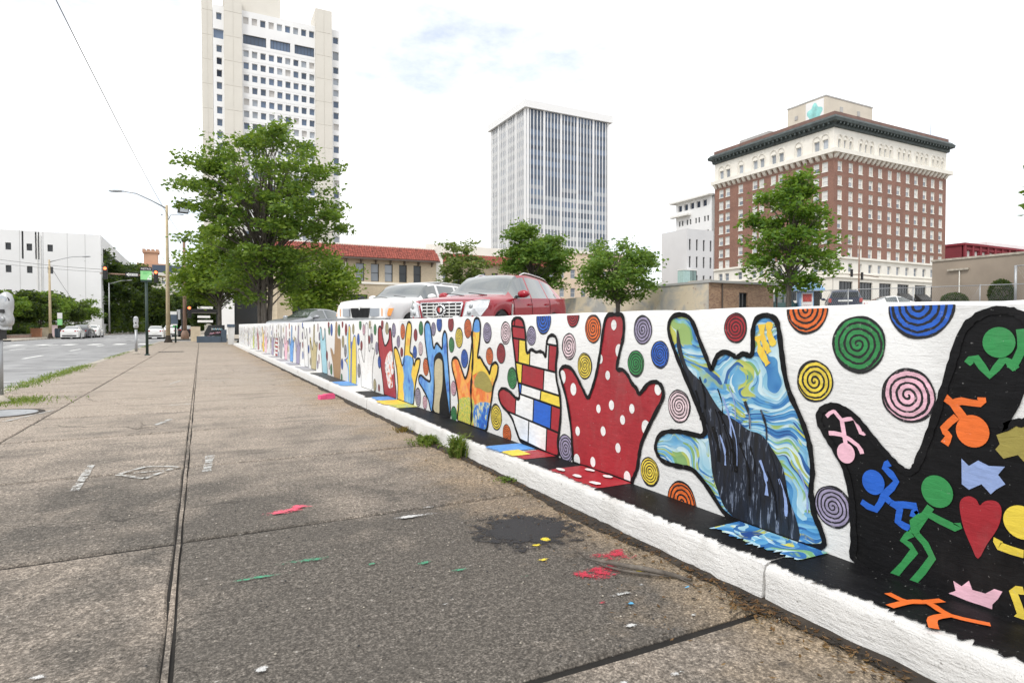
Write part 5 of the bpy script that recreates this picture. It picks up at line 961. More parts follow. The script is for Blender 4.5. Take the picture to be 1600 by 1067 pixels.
for a, b, c, d in ro: MB().box((a, 0, b), (c, .1, d)).build('glass_band', M['grey_pane'], lb, loc=(lw-.98, 0, 0), rot=(0, 0, R(90)))
MB().box((0, .55, 0), (lw-1.05, ld, lh-.6)).build('core', M['roofgrey'], lb)
for x in (7.0, 11.0, 14.5, 18.2, 21): MB().box((x, -.018, 0), (x+.05, .0, lh)).build('joint', M['roofgrey'], lb)
for x in (13.65, 14.15): MB().tube([(x, -.12, 0), (x, -.12, 18.5)], .07, 6).build('downpipe', M['white_trim'], lb)
# ---------- tile roofed building behind the parked cars
tb = thing('tile_roof_building', 'two storey tan brick building with a red tiled roof behind the parked cars', 'building', (1.0, 75.1, .1))
bz = lambda z: z-.1
uc = [8.55, 10.5, 12.45, 14.6, 16.53, 18.37, 20.12, 21.95, 23.84]
uo = rects(uc, [bz(8.0)], 1.02, 2.2); lo3 = [(8.6, 1.9, 11.6, bz(5.2)), (15.2, 2.9, 17.45, bz(5.25)), (19.4, 2.9, 21.6, bz(5.2))]
M['tanbrick'] = brick('tan_brick', (.55, .46, .33), (.47, .39, .28), (.48, .42, .33), 3.2, space='Object', bump=.15)
facade('front_wall', tb, (7, 0, 0), 0, 19.4, bz(9.9), [(o[0]-7, o[1], o[2]-7, o[3]) for o in uo+lo3], .3, M['tanbrick'])
windows(tb, (0, 0, 0), 0, uo[:4], .3, .06, [M['pale_pane']], M['win_brown'], 'sash', [M['grey_pane']]); windows(tb, (0, 0, 0), 0, uo[4:7], .3, .06, [M['glass_pale']], M['win_dark'], 'sash', [M['glass_pale']]); windows(tb, (0, 0, 0), 0, uo[7:], .3, .06, [M['glass_dark']], M['win_dark'], 'sash')
windows(tb, (0, 0, 0), 0, lo3, .3, .08, [M['glass_dark']], M['win_dark'], 'm2')
MB().box((6.95, -.12, bz(6.55)), (26.5, -.003, bz(6.8))).build('string_course', M['cream'], tb); MB().box((6.95, -.1, 0), (26.5, -.003, 1.2)).build('plinth', M['cream'], tb)
MB().box((7, .35, 0), (26.4, 14, bz(10.8))).build('core', M['tanbrick'], tb)
M['tile'] = plain('red_roof_tile', (.27, .07, .05), .75, .5, 3.5)
def tile_roof(parent, x0, x1, y0, z0, y1, z1, loc=(0, 0, 0)):
    mb = MB(); p = .30; rows_ = 7; n = int((x1-x0)/p)
    for r in range(rows_):
        ta, tb_ = r/rows_, (r+1)/rows_
        ya, yb = y0+(y1-y0)*ta, y0+(y1-y0)*(tb_+.02); za_, zb_ = z0+(z1-z0)*ta, z0+(z1-z0)*tb_
        for k in range(n):
            xa = x0+k*p; j = rnd.uniform(-.012, .012); L = []; Q = []
            for q in range(5):
                a = math.pi*q/4; L.append((xa+p/2-math.cos(a)*p*.48, ya, za_+.03+math.sin(a)*.10+j)); Q.append((xa+p/2-math.cos(a)*p*.46, yb, zb_+math.sin(a)*.08))
            mb.add(L+Q, [(i, i+1, 6+i, 5+i) for i in range(4)]+[(0, 4, 3, 2, 1)])
    o = mb.build('roof_tiles', M['tile'], parent, loc=loc); o['kind'] = 'stuff'
    MB().prism([(x0, y0, z0-.05), (x0, y1, z1-.05), (x0, y1, z0-.05)], (x1-x0, 0, 0)).build('roof', M['tile'], parent, loc=loc)
tile_roof(tb, 6.6, 26.6, -.95, bz(9.72), .6, bz(11.3))
MB().box((6.6, -1.0, bz(9.5)), (26.6, -.85, bz(9.7))).build('gutter', M['win_brown'], tb)
bk = MB().add([(0, 0, 0), (.16, 0, 0), (.16, -.75, .55), (0, -.75, .55), (0, 0, .55), (.16, 0, .55)], [(0, 3, 2, 1), (0, 4, 3), (1, 2, 5), (3, 4, 5, 2)]).mesh('eave_bracket', [M['win_brown']])
for k in range(11): link('eave_bracket', bk, tb, (7.5+k*1.83-.1, -.003, bz(9.0)))
MB().box((6.5, .62, bz(9.8)), (26.2, 13, bz(11.5))).build('parapet', M['cream'], tb)
MB().tube([(14.75, -.15, 0), (14.75, -.15, bz(9.6))], .06, 6).build('downpipe', M['cream'], tb)
# gabled end and rear wing
MB().box((26.45, .2, 0), (27.4, 14, bz(11.7))).build('end_wall', M['cream'], tb)
tw = thing('tile_roof_wing', 'set back wing with a low red tiled roof behind the small olive tree', 'building', (29.5, 84, .1))
wo_ = rects([2.2+2.1*k for k in range(8)], [8.3], 1.05, 2.2)
facade('front_wall', tw, (0, 0, 0), 0, 20, 10.6, wo_, .3, M['tanbrick']); windows(tw, (0, 0, 0), 0, wo_, .3, .06, [M['grey_pane'], M['glass_dark']], M['win_dark'], 'sash')
MB().box((0, .35, 0), (20, 14, 11.4)).build('core', M['tanbrick'], tw); tile_roof(tw, -.3, 20.3, -.95, 10.6, .6, 12.0); MB().box((-.2, .62, 10.7), (20.2, 12, 13.3)).build('parapet', M['cream'], tw)
# pale gabled block behind
gb = thing('gabled_block', 'plain pale grey block with a sloping roofline and two vents above the tiled roofs', 'building', (63.2, 122, 2))
MB().prism([(0, 0, 0), (12.5, 0, 0), (12.5, 0, 20.3), (8.5, 0, 20.3), (0, 0, 17.3)], (0, 10, 0)).build('body', M['beige_panel'], gb)
for x in (2.2, 9.2): MB().box((x, -.08, 16.5), (x+1.2, .05, 17.7)).build('vent', M['roofgrey'], gb)
MB().box((7, 3, 20.3), (9, 5, 21.6)).build('roof_vent', M['roofgrey'], gb)
# cream building behind the trees
cbn = thing('cream_building', 'cream building with small windows seen between the two round trees right of the red car', 'building', (61, 105, 2.0))
co = rects([1.6+2.6*k for k in range(9)], [2.6, 6.4, 10.2], 1.2, 1.9)
M['peach'] = plain('peach_stucco', (.68, .55, .42), .8, .08, .4)
facade('front_wall', cbn, (0, 0, 0), 0, 20, 14.5, co, .3, M['peach']); windows(cbn, (0, 0, 0), 0, co, .3, .08, [M['grey_pane']], M['win_white'], 'sash'); MB().box((0, .35, -1), (20, 12, 14.4)).build('core', M['peach'], cbn); MB().box((-.2, -.25, 14.5), (20.2, 12.2, 15)).build('cornice', M['cream'], cbn)
# ---------- grey block with slit windows, white building behind it
gb2 = thing('grey_slit_block', 'pale grey block with rows of narrow slit windows left of the brick hotel', 'building', (85.7, 91.4, 3.4))
so2 = rects([.75+1.85*k for k in range(4)], [14.3, 10.9, 7.2, 3.6], .5, 2.2)
M['lightgrey'] = plain('light_grey_render', (.60, .60, .61), .75, .05, .2)
facade('front_wall', gb2, (0, 0, 0), 0, 7.05, 17.4, so2, .35, M['lightgrey']); windows(gb2, (0, 0, 0), 0, so2, .35, .04, [M['glass_dark']], M['win_dark'])
MB().box((0, .36, -1), (7.0, 7.4, 17.2)).build('core', M['lightgrey'], gb2); MB().box((-.05, .0, -1), (-.002, 7.4, 17.4)).build('side_wall', M['lightgrey'], gb2)
pb_ = MB().box((-2.4, -1.6, 6.6), (1.0, -.004, 9.0)).build('glass_bay', plain('aqua_glass', (.35, .50, .48), .15, .1), gb2); MB().box((-2.5, -1.7, 9.0), (1.1, -.004, 9.15)).build('bay_roof', M['white_trim'], pb_)
for k in range(5): MB().box((-.55+.35*k, -1.66, 6.6), (-.45+.35*k, -1.605, 9.0)).build('mullion', M['win_dark'], pb_)
wbk = thing('white_corniced_block', 'white building with flat overhanging roof and small dark windows left of and behind the hotel', 'building', (133.2, 147, 5))
wo2 = rects([1.6, 2.9, 5.0, 6.3, 8.6, 9.9, 12.2, 13.5], [28.6, 24.4, 20.2, 16, 12], .7, 1.6); wo3 = rects([1.8+2.6*k for k in range(5)], [33.3], 1.6, 1.9)
facade('side_wall', wbk, (0, 0, 0), W90, 15, 35, wo2+wo3, .4, M['white_conc']); windows(wbk, (0, 0, 0), W90, wo2, .4, .05, [M['glass_dark']], M['win_dark']); windows(wbk, (0, 0, 0), W90, wo3, .4, .08, [M['glass_navy']], M['win_white'])
MB().box((.45, -15, -2), (20, -.01, 34.9)).build('core', M['white_conc'], wbk); MB().box((-1.6, -15.2, 35), (21, 1.6, 35.5)).build('roof_slab', M['white_trim'], wbk); MB().box((-1.5, -6.5, 30.6), (-.003, 1.4, 31.2)).build('balcony', M['white_trim'], wbk)
# ---------- stucco wall, brick shed, tan block wall, red brick terrace
def stucco():
    t = NT('weathered_stucco'); w = t.coord('World', (1, 1, 1)); a = t.noise(w, .55, 6, .6, .5); b = t.noise(w, 1.7, 6, .7)
    col = t.mix(t.ramp(a, [(.45, 0), (.58, 1)]), (.66, .57, .43, 1), (.42, .41, .39, 1)); col = t.mix(t.ramp(b, [(.60, 0), (.68, .8)]), col, (.33, .20, .14, 1)); col = t.mix(t.ramp(t.noise(w, .9, 4), [(.58, 0), (.70, .7)]), col, (.62, .58, .50, 1))
    t.P(Base_Color=col, Roughness=.9, Normal=t.bump(b, .4, .03)); return t.mat
M['stucco'] = stucco()
sx, sy, sg = 25.35, 25.3, 1.05
M['shedbrick'] = brick('mottled_brick', (.42, .27, .17), (.26, .15, .10), (.46, .40, .33), 3.6, bump=.5)
shed = thing('brick_shed', 'small flat roofed mottled brick shed with a dark window beyond the painted wall', 'shed', (sx, sy, sg))
shop = [(2.35, .6, 3.05, 2.05)]
facade('front_wall', shed, (0, 0, 0), 0, 5.2, 2.55, shop, .2, M['shedbrick'], None, -.4); windows(shed, (0, 0, 0), 0, shop, .2, .05, [M['glass_dark']], M['win_dark'], 'm2')
MB().box((.3, .25, -.4), (5.2, 5.0, 2.5)).build('core', M['shedbrick'], shed); MB().box((-.05, -.15, 2.55), (6.6, 5.2, 2.68)).build('roof', M['roofgrey'], shed)
MB().tube([(5.5, .0, -.4), (5.5, .0, 2.5)], .05, 6).build('downpipe', M['win_brown'], shed); MB().box((.95, -.06, -.4), (1.03, -.003, 2.5)).build('downpipe', M['win_brown'], shed)
stw = thing('stucco_wall', 'long weathered cream stucco wall with bare patches left of the brick shed', 'wall', (sx, 32.6, sg))
mb = MB(); n = 30; A = []
for i in range(n+1): y = -7.28+15.5*i/n; A.append((y, 2.62-.022*(y+7.3)+rnd.uniform(-.015, .015)+(.12 if 0 < (y+7.3) < 2 else 0)))
for (y0, z0), (y1, z1) in zip(A, A[1:]): mb.add([(-.003, y0, -.8), (.28, y0, -.8), (.28, y1, -.8), (-.003, y1, -.8), (-.003, y0, z0), (.28, y0, z0), (.28, y1, z1), (-.003, y1, z1)], [(4, 5, 6, 7), (3, 0, 4, 7), (1, 2, 6, 5)]+([(0, 1, 5, 4)] if y0 == A[0][0] else [])+([(2, 3, 7, 6)] if y1 == A[-1][0] else []))
mb.build('wall_body', M['stucco'], stw)
M['tanblock'] = brick('tan_block', (.40, .32, .25), (.34, .27, .21), (.29, .24, .19), 1.6, .55, .26, rot=(R(90), 0, R(90)), bump=.3)
tan = thing('tan_brick_building', 'plain windowless tan brick building at the right behind the fence', 'building', (75.1, 22, 3.1))
MB().box((0, 0, -1), (16, 18.4, 5.6)).build('body', M['tanblock'], tan); MB().box((-.12, -.1, 5.6), (16, 18.5, 5.82)).build('coping', M['kerb'], tan); MB().tube([(-.12, 15.5, 1.6), (-.12, 15.5, 4.5)], .06, 6).build('downpipe', M['cream'], tan)
MB().box((-.25, 14.6, 4.4), (-.002, 16.7, 4.6)).build('ledge', M['kerb'], tan)
red = thing('red_brick_terrace', 'dark red brick building with stepped parapet rising behind the tan building', 'building', (210, 104, 8))
rw = [(2.0+4.4*k, 15.4, 3.9+4.4*k, 17.3) for k in range(13)]
facade('front_wall', red, (0, 0, 0), 0, 60, 18.9, rw, .4, M['redbrick'], None, -3); windows(red, (0, 0, 0), 0, rw, .4, .12, [M['pale_pane']], M['win_white'])
MB().box((0, .5, -3), (60, 20, 18.8)).build('core', M['redbrick'], red)
for k in range(14):
    MB().box((.3+4.4*k-.4, -.45, -3), (.3+4.4*k+.5, -.002, 19.3)).build('pilaster', M['redbrick'], red); 
for k in range(13): MB().box((1.4+4.4*k, -.25, 17.6), (4.2+4.4*k, -.003, 18.2)).build('panel', M['redbrick'], red)
MB().box((-.3, -.6, 18.9), (60.3, 20, 19.6)).build('parapet', M['redbrick'], red); MB().box((20, 3, 19.6), (60, 16, 21.6)).build('roof_storey', M['white_conc'], red)
# ---------- far orange brick tower at the end of the road
ft = thing('far_brick_tower', 'far orange brick building with a castle like top at the end of the road', 'building', (-37, 420, 0))
M['orangebrick'] = plain('orange_brick', (.52, .31, .21), .8, .12, .2)
fo_ = rects([3+3.2*k for k in range(7)], [8+4.2*k for k in range(7)], 1.4, 2.2)
facade('front_wall', ft, (0, 0, 0), 0, 25, 36, fo_, .3, M['orangebrick']); windows(ft, (0, 0, 0), 0, fo_, .3, .1, [M['grey_pane']], M['win_white']); MB().box((0, .35, 0), (25, 16, 36)).build('core', M['orangebrick'], ft)
MB().box((4, 1, 36), (19, 15, 40)).build('upper_storey', M['orangebrick'], ft); MB().box((7.5, 2, 40), (14.5, 12, 46.5)).build('turret', M['orangebrick'], ft); MB().box((6.8, 1.3, 46.5), (15.2, 12.7, 47.5)).build('turret_top', M['orangebrick'], ft)
for k in range(4): MB().box((6.8+2.3*k, 1.3, 47.5), (8.3+2.3*k, 12.7, 48.5)).build('merlon', M['orangebrick'], ft)
f2 = thing('far_pale_block', 'far pale block with a dark top floor right of the orange brick tower', 'building', (-20, 330, 0))
fo2 = rects([2+2.8*k for k in range(6)], [5+3.6*k for k in range(6)], 1.6, 1.8)
facade('front_wall', f2, (0, 0, 0), 0, 18, 27.5, fo2, .3, M['beige_panel']); windows(f2, (0, 0, 0), 0, fo2, .3, .1, [M['grey_pane']], M['win_white']); MB().box((0, .35, 0), (18, 16, 27.5)).build('core', M['beige_panel'], f2); MB().box((.2, .1, 27.5), (17.8, 15, 31)).build('top_floor', M['spandrel_dark'], f2)
# ------------------------------------------------------------------ trees
def leaf_mesh(name, pts, size, mat, seed, flat=.35):
    """many small leaf clusters (folded diamonds) at the given points"""
    rg = np.random.default_rng(seed); n = len(pts); P = np.asarray(pts)
    d = rg.normal(size=(n, 3)); d[:, 2] *= flat; d /= np.linalg.norm(d, axis=1)[:, None]
    u = rg.normal(size=(n, 3)); u -= d*(u*d).sum(1)[:, None]; u /= np.linalg.norm(u, axis=1)[:, None]
    w = np.cross(d, u); s = size*rg.uniform(.55, 1.35, n)[:, None]
    v = np.stack([P-d*s, P+u*s*.55+w*s*.12, P+d*s*1.05-w*s*.25, P-u*s*.55+w*s*.12], 1).reshape(-1, 3)
    me = bpy.data.meshes.new(name); me.vertices.add(4*n); me.vertices.foreach_set('co', v.ravel())
    idx = (np.arange(n)[:, None]*4+np.array([0, 1, 2, 0, 2, 3])).ravel()
    me.loops.add(6*n); me.loops.foreach_set('vertex_index', idx); me.polygons.add(2*n); me.polygons.foreach_set('loop_start', np.arange(2*n)*3)
    me.materials.append(M[mat]); me.update(calc_edges=True); me.validate(); return me
def tree(name, label, loc, h, cz, rx, rz_, nclump, nleaf, size, mat, seed, trunk_r=.2, clear=2.0, stems=1, group=None, skew=(0, 0), prof=None, csz=.75, shell=.55, cat='tree'):
    """h height, cz crown centre height, rx/rz crown radii"""
    r = random.Random(seed); root = thing(name, label, cat, loc, group=group); rg = np.random.default_rng(seed)
    cl = []
    while len(cl) < nclump:
        p = Vector((r.gauss(0, 1), r.gauss(0, 1), r.gauss(0, 1))).normalized()*(r.uniform(shell**3, 1))**(1/3)
        q = Vector((p.x*rx+skew[0]*(p.z), p.y*rx+skew[1]*p.z, cz+p.z*rz_))
        if prof: 
            k = prof((q.z-(cz-rz_))/(2*rz_)); q.x *= k; q.y *= k
        if q.z < clear*.85: continue
        cl.append(q*1.0)
    for c in cl: c.x *= r.uniform(.82, 1.08); c.y *= r.uniform(.82, 1.08)
    mb = MB(); fork = clear*1.05; base = []
    for s_ in range(stems):
        a = 2*math.pi*s_/max(1, stems)+seed; sp = .0 if stems == 1 else trunk_r*.7
        dx, dy = math.cos(a), math.sin(a); top = Vector((skew[0]*.5+dx*rx*.12*(stems > 1), skew[1]*.5+dy*rx*.12*(stems > 1), cz+rz_*.55))
        pts = [Vector((dx*sp*1.6, dy*sp*1.6, -.25)), Vector((dx*sp, dy*sp, .25)), Vector((dx*sp*1.5+r.uniform(-.06, .06), dy*sp*1.5, fork)), top*.55+Vector((dx*.2, dy*.2, fork*.45)), top]
        tr = trunk_r if stems == 1 else trunk_r*.72
        mb.tube(pts, [tr*1.35, tr, tr*.8, tr*.45, tr*.12], 9); base.append(pts)
    mb.build('trunk', M['bark'], root, True)
    lb_ = MB()
    for i, c in enumerate(cl):
        pts = base[i % len(base)]; tz = max(fork*.9, min(c.z*.62, pts[-1].z*.9)); 
        # start point on the stem
        st = None
        for a, b in zip(pts, pts[1:]):
            if a.z <= tz <= b.z: st = a.lerp(b, (tz-a.z)/(b.z-a.z)); break
        if st is None: st = pts[-1]
        m1 = st.lerp(c, .5)+Vector((r.uniform(-.2, .2), r.uniform(-.2, .2), .12*(c-st).length)); q = trunk_r*.22
        lb_.tube([st, m1, c], [q, q*.55, q*.15], 5, caps=False)
        for _ in range(2):
            e = c+Vector((r.gauss(0, csz*.7), r.gauss(0, csz*.7), r.gauss(0, csz*.5))); lb_.tube([m1.lerp(c, r.uniform(.3, .9)), e], [q*.3, q*.08], 4, caps=False)
    o = lb_.build('limbs', M['bark'], root, True); o['kind'] = 'stuff'
    pts = []
    for c in cl:
        k = int(nleaf*r.uniform(.55, 1.5)/nclump); out = Vector((c.x, c.y, (c.z-cz)*.6)); out = out.normalized() if out.length > .01 else Vector((0, 0, 1))
        s = csz*r.uniform(.6, 1.2)
        g = np.clip(rg.normal(size=(k, 3)), -1.7, 1.7)*np.array([s, s, s*.5]); g += np.outer(np.clip(rg.normal(size=k), -1.5, 1.5)*s*.5, np.array(out)); g += np.array(c)
        pts.append(g)
    pts = np.concatenate(pts); link('crown', leaf_mesh('crown', pts, size, mat, seed), root); return root
tree('maple_tree', 'tallest tree, broad dark green maple standing at the far end of the painted wall', (3.95, 45.3, .1), 15.7, 8.9, 5.2, 6.6, 175, 23500, .15, 'leaf_maple', 3, .30, 2.4, 4, skew=(.35, 0), prof=lambda t: .42+.72*math.sin(math.pi*min(1, max(0, 1-t)*.84+.10)) if t > .25 else .92, csz=.46, shell=.3)
tree('street_tree', 'bright lime green tree behind the tall maple, left of its trunk', (1.6, 62.5, 0), 9.0, 6.0, 3.7, 2.9, 60, 9500, .20, 'leaf_lime', 5, .2, 2.6, group='lime green trees behind the maple')
tree('street_tree', 'bright lime green tree behind the tall maple, right of its trunk', (9.6, 58, 0), 8.0, 5.2, 3.3, 2.6, 54, 8000, .20, 'leaf_lime', 6, .2, 2.2, group='lime green trees behind the maple')
tree('young_tree', 'thin olive green tree with sparse leaves behind the red car', (16.1, 39, lotz(16.1, 39)), 6.4, 4.2, 1.7, 2.3, 46, 3200, .13, 'leaf_olive', 8, .08, 1.6, csz=.32, shell=.2)
tree('round_tree', 'dense dark green round tree behind the red car and before the office tower', (22.5, 40.2, lotz(22, 40)), 8.5, 5.2, 2.5, 3.0, 80, 11000, .14, 'leaf_mid', 9, .16, 2.0, csz=.42, shell=.4)
tree('round_tree', 'bushy mid green tree in front of the long stucco wall', (21.9, 29.1, lotz(22, 29)), 5.6, 3.3, 2.55, 2.05, 84, 8000, .115, 'leaf_mid', 10, .15, 1.4, skew=(-.3, .2), csz=.36, shell=.2)
tree('young_tree', 'bright green upright tree in front of the brick hotel', (27.6, 21.9, lotz(27.6, 22)), 8.6, 4.9, 2.65, 3.35, 105, 8600, .12, 'leaf_bright', 12, .15, 2.0, prof=lambda t: 1.12-.62*t, csz=.33, shell=.2)
tree('street_tree', 'bright green tree at the right edge, only its branch tips in view', (26.0, 8.4, lotz(24, 9)), 6.4, 4.6, 2.4, 1.5, 50, 4500, .12, 'leaf_mid', 13, .14, 1.6, csz=.34)
gL = 'small trees on the bank across the road'
for i, (x, y, s, lab) in enumerate([(-20.5, 84, 1.0, 'leftmost small dark green tree on the bank across the road, behind the parking meter'), (-19.8, 93, 1.05, 'small dark green tree on the bank directly left of the far street lamp'), (-19.6, 104, 1.1, 'small dark green tree on the bank just right of the far street lamp'), (-19.6, 117, 1.15, 'small dark green tree on the bank above the white parked car'), (-19.5, 131, 1.2, 'small dark green tree beneath the corner of the white office block')]):
    tree('bank_tree', lab, (x, y, .55), 5.2*s, 3.1*s, 3.4*s, 1.75*s, 46, 6500, .19, 'leaf_dark' if i % 2 else 'leaf_maple', 40+i, .14, 1.2, stems=2, group=gL, csz=.5)
gB = 'large street trees beyond the crossing'
for i, (x, y, h, lab) in enumerate([(-19.5, 150, 16.5, 'large dark street tree nearest the white office block corner'), (-18.5, 176, 18.5, 'large dark street tree behind the green bus stop sign'), (-17, 205, 18.5, 'large dark street tree behind the right hand traffic light'), (-15, 245, 16, 'large dark street tree farthest down the left side of the road'), (2.5, 150, 10, 'dark street tree over the pavement left of the tower entrance'), (3.5, 185, 15, 'dark street tree farthest down the right side of the road'), (-10, 296, 16, 'distant street tree at the end of the road left of the brown pole'), (-3.5, 300, 15, 'distant street tree at the end of the road behind the brown pole')]):
    tree('street_tree', lab, (x, y, 0), h, h*.58, h*.40, h*.40, 70, 9000, .42, 'leaf_dark', 60+i, .35, h*.14, group=gB, csz=1.25)
# bank and low planting on the left
def bankz(x, y): return .02+1.6*min(1, max(0, (-18.6-x)/9))
sheet('bank', -60, -18.5, 61.5 if False else -40, 56, 0, M['ground'], nx=16, ny=6, hf=bankz, kind='structure'); sheet('far_bank', -60, -18.5, 69.5, 141, 0, M['soil'], nx=16, ny=6, hf=bankz, kind='structure')
def shrub(name, label, loc, rx, rz_, n, size, mat, seed, group=None):
    root = thing(name, label, 'shrub', loc, group=group); rg = np.random.default_rng(seed); d = rg.normal(size=(n, 3)); d /= np.linalg.norm(d, axis=1)[:, None]; d *= rg.uniform(.6, 1.03, n)[:, None]**.5
    p = d*np.array([rx, rx, rz_]); p[:, 2] += rz_*.92; p = p[p[:, 2] > .02]
    link('foliage', leaf_mesh('foliage', p, size, mat, seed), root); mb = MB()
    for k in range(5): mb.tube([(0, 0, -.1), (rx*.5*math.cos(k*1.3), rx*.5*math.sin(k*1.3), rz_*1.2)], [.03, .012], 5)
    mb.build('stems', M['bark'], root); return root
def undergrowth(name, label, boxes, n, size, mat, seed):
    rg = np.random.default_rng(seed); P = []
    for (x0, x1, y0, y1, z0, z1) in boxes:
        p = rg.uniform(0, 1, (n, 3)); hh = .6+.4*np.sin(p[:, 1]*(y1-y0)*.9+p[:, 0]*4)*np.cos(p[:, 1]*(y1-y0)*.37)
        P.append(np.stack([x0+(x1-x0)*p[:, 0], y0+(y1-y0)*p[:, 1], z0+(z1-z0)*hh*p[:, 2]**.6], 1))
    o = link(name, leaf_mesh(name, np.concatenate(P), size, mat, seed)); tag(o, label, None, None, 'stuff')
undergrowth('undergrowth', 'dark undergrowth on the bank below the small trees across the road', [(-24, -19.2, 82, 140, .1, 2.4)], 9000, .22, 'leaf_dark', 71)
undergrowth('far_undergrowth', 'dark foliage mass closing the far end of the road', [(-19, -15.8, 146, 290, 0, 5.5), (-17, 2, 292, 302, 0, 9), (3, 8, 160, 290, 0, 5)], 5200, .5, 'leaf_dark', 72)
gS = 'clipped shrubs in front of the tan building'
shrub('clipped_shrub', 'tall dome shaped clipped shrub in front of the tan brick building', (73.6, 32.9, lotz(73, 33)+.25), 1.15, 1.5, 3500, .10, 'leaf_dark', 80, gS)
shrub('clipped_shrub', 'lower squarish clipped shrub beside the fence post before the tan building', (72.8, 36.9, lotz(73, 37)), 1.3, 1.0, 3000, .10, 'leaf_dark', 81, gS)
for i, (x, y) in enumerate([(-19.6, 76.5), (-19.4, 90)]): shrub('low_shrub', ['low dark shrub on the bank beside the far street lamp', 'low dark shrub on the bank behind the white parked car'][i], (x, y, .1), 1.1, .55, 1500, .13, 'leaf_dark', 85+i, 'low shrubs on the bank')
for i, (x, y) in enumerate([(26.8, 24.6), (28.2, 24.7), (29.3, 24.6)]): weed('weed_clump', x, y, 260, .75, .28, ['tall bright weeds at the left foot of the brick shed window', 'tall bright weeds right of the brick shed window', 'tall bright weeds at the shed corner near the tree'][i], 'weeds', 90+i, 'grass', lotz(x, y))
# ------------------------------------------------------------------ vehicles
def pchip(tab, x):
    """monotone smooth interpolation through a table of (x, v)"""
    X = [p[0] for p in tab]; V = [p[1] for p in tab]
    if x <= X[0]: return V[0]
    if x >= X[-1]: return V[-1]
    d = [(V[i+1]-V[i])/(X[i+1]-X[i]) for i in range(len(X)-1)]
    m = [d[0]]+[0 if d[i-1]*d[i] <= 0 else 2*d[i-1]*d[i]/(d[i-1]+d[i]) for i in range(1, len(d))]+[d[-1]]
    for i in range(len(X)-1):
        if x <= X[i+1]:
            h = X[i+1]-X[i]; t = (x-X[i])/h
            return V[i]*(1+2*t)*(1-t)**2+h*m[i]*t*(1-t)**2+V[i+1]*t*t*(3-2*t)+h*m[i+1]*t*t*(t-1)
def car(name, label, cat, loc, heading, p, paint, group=None, detail=True):
    """lofted body: x forward, y left. p: length, half width w, tables for belt, roof, hood line, roof half width; pillars"""
    root = thing(name, label, cat, loc, heading, group)
    Lh = p['L']/2; xf, xr = p['axles']; wr = p['wheel']
    base = [-Lh+.001, -Lh+.05, -Lh+.14]+[Lh-.14, Lh-.05, Lh-.001]
    xs_ = set(base)
    n = 34 if detail else 18
    for k in range(n+1): xs_.add(round(-Lh+.2+(2*Lh-.4)*k/n, 4))
    for ax in (xf, xr):
        for k in range(-6, 7): xs_.add(round(ax+math.sin(k*math.pi/12)*(wr+.06), 4))
    for q in p['pillars']: xs_.add(q)
    for q in (p['ws'][0], p['ws'][1], p['rw'][0], p['rw'][1]): xs_.add(q)
    X = sorted(xs_); X = [x for i, x in enumerate(X) if i == 0 or x-X[i-1] > .012 or x in p['pillars']]
    gl, rings = [], []
    for x in X:
        w = pchip(p['w'], x); zb = pchip(p['belt'], x); zt = pchip(p['top'], x); rw_ = pchip(p['rw_half'], x); zlow = p['clear']
        zl = zlow
        for ax in (xf, xr):
            if abs(x-ax) < wr+.06: zl = max(zl, wr*.98+math.sqrt(max(0, (wr+.06)**2-(x-ax)**2)))
        zb = min(zb, zt-.012); g = max(0, zt-zb)
        bw = w*.955; mid = zl+(zb-zl)*.5
        ctl = [(0, zlow+.02), (w*.80, zlow+.02 if zl == zlow else zl), (w*.97, zl), (w*.995, zl+(zb-zl)*.22), (w*1.0, zl+(zb-zl)*.55), (w*.985, zl+(zb-zl)*.85), (bw, zb)]
        rr = min(rw_, bw-.01) if g > .05 else bw*.93
        ctl += [(bw-(bw-rr)*.04 if g > .05 else bw*.985, zb+.004 if g > .05 else zb+g*.35), (rr+(bw-rr)*.06, zt-.075*min(1, g/.3)), (rr*.90, zt-.022*min(1, g/.3)), (rr*.5, zt+.006), (0, zt+.012)]
        # subdivide ring by a gentle spline, keeping control points
        ring = []
        for i in range(len(ctl)-1):
            a = ctl[max(0, i-1)]; b = ctl[i]; c = ctl[i+1]; d = ctl[min(len(ctl)-1, i+2)]
            sub = 2 if i in (3, 4, 8, 9, 10) else 1
            for q in range(sub):
                t = q/sub; t2, t3 = t*t, t*t*t
                ring.append(tuple(.5*((2*b[j])+(c[j]-a[j])*t+(2*a[j]-5*b[j]+4*c[j]-d[j])*t2+(3*b[j]-a[j]-3*c[j]+d[j])*t3) for j in range(2)) if t else b)
        ring.append(ctl[-1]); rings.append(ring)
        if not gl:
            # index map of control points in the subdivided ring
            k = 0
            for i in range(len(ctl)-1): gl.append(k); k += 2 if i in (3, 4, 8, 9, 10) else 1
            gl.append(k)
    m = len(rings[0]); G0, G1 = gl[7], gl[8]
    bm_ = {'body': MB(), 'windshield': MB(), 'rear_window': MB()}; side = {}
    pil = p['pillars']
    def vert(i, k, s): return (X[i], rings[i][k][0]*s, rings[i][k][1])
    for s in (1, -1):
        for i in range(len(X)-1):
            xm = (X[i]+X[i+1])/2
            for k in range(m-1):
                q = [vert(i, k, s), vert(i+1, k, s), vert(i+1, k+1, s), vert(i, k+1, s)]
                if s < 0: q.reverse()
                tgt = 'body'
                if G0 <= k < G1:
                    for j in range(0, len(pil), 2):
                        if pil[j+1] < xm < pil[j]: tgt = ('side_window', s, j); break
                if k >= G1 and p['ws'][1] < xm < p['ws'][0]: tgt = 'windshield'
                if k >= G1 and p['rw'][1] < xm < p['rw'][0]: tgt = 'rear_window'
                mbx = bm_[tgt] if isinstance(tgt, str) else side.setdefault(tgt, MB())
                mbx.add(q, [(3, 2, 1, 0)])
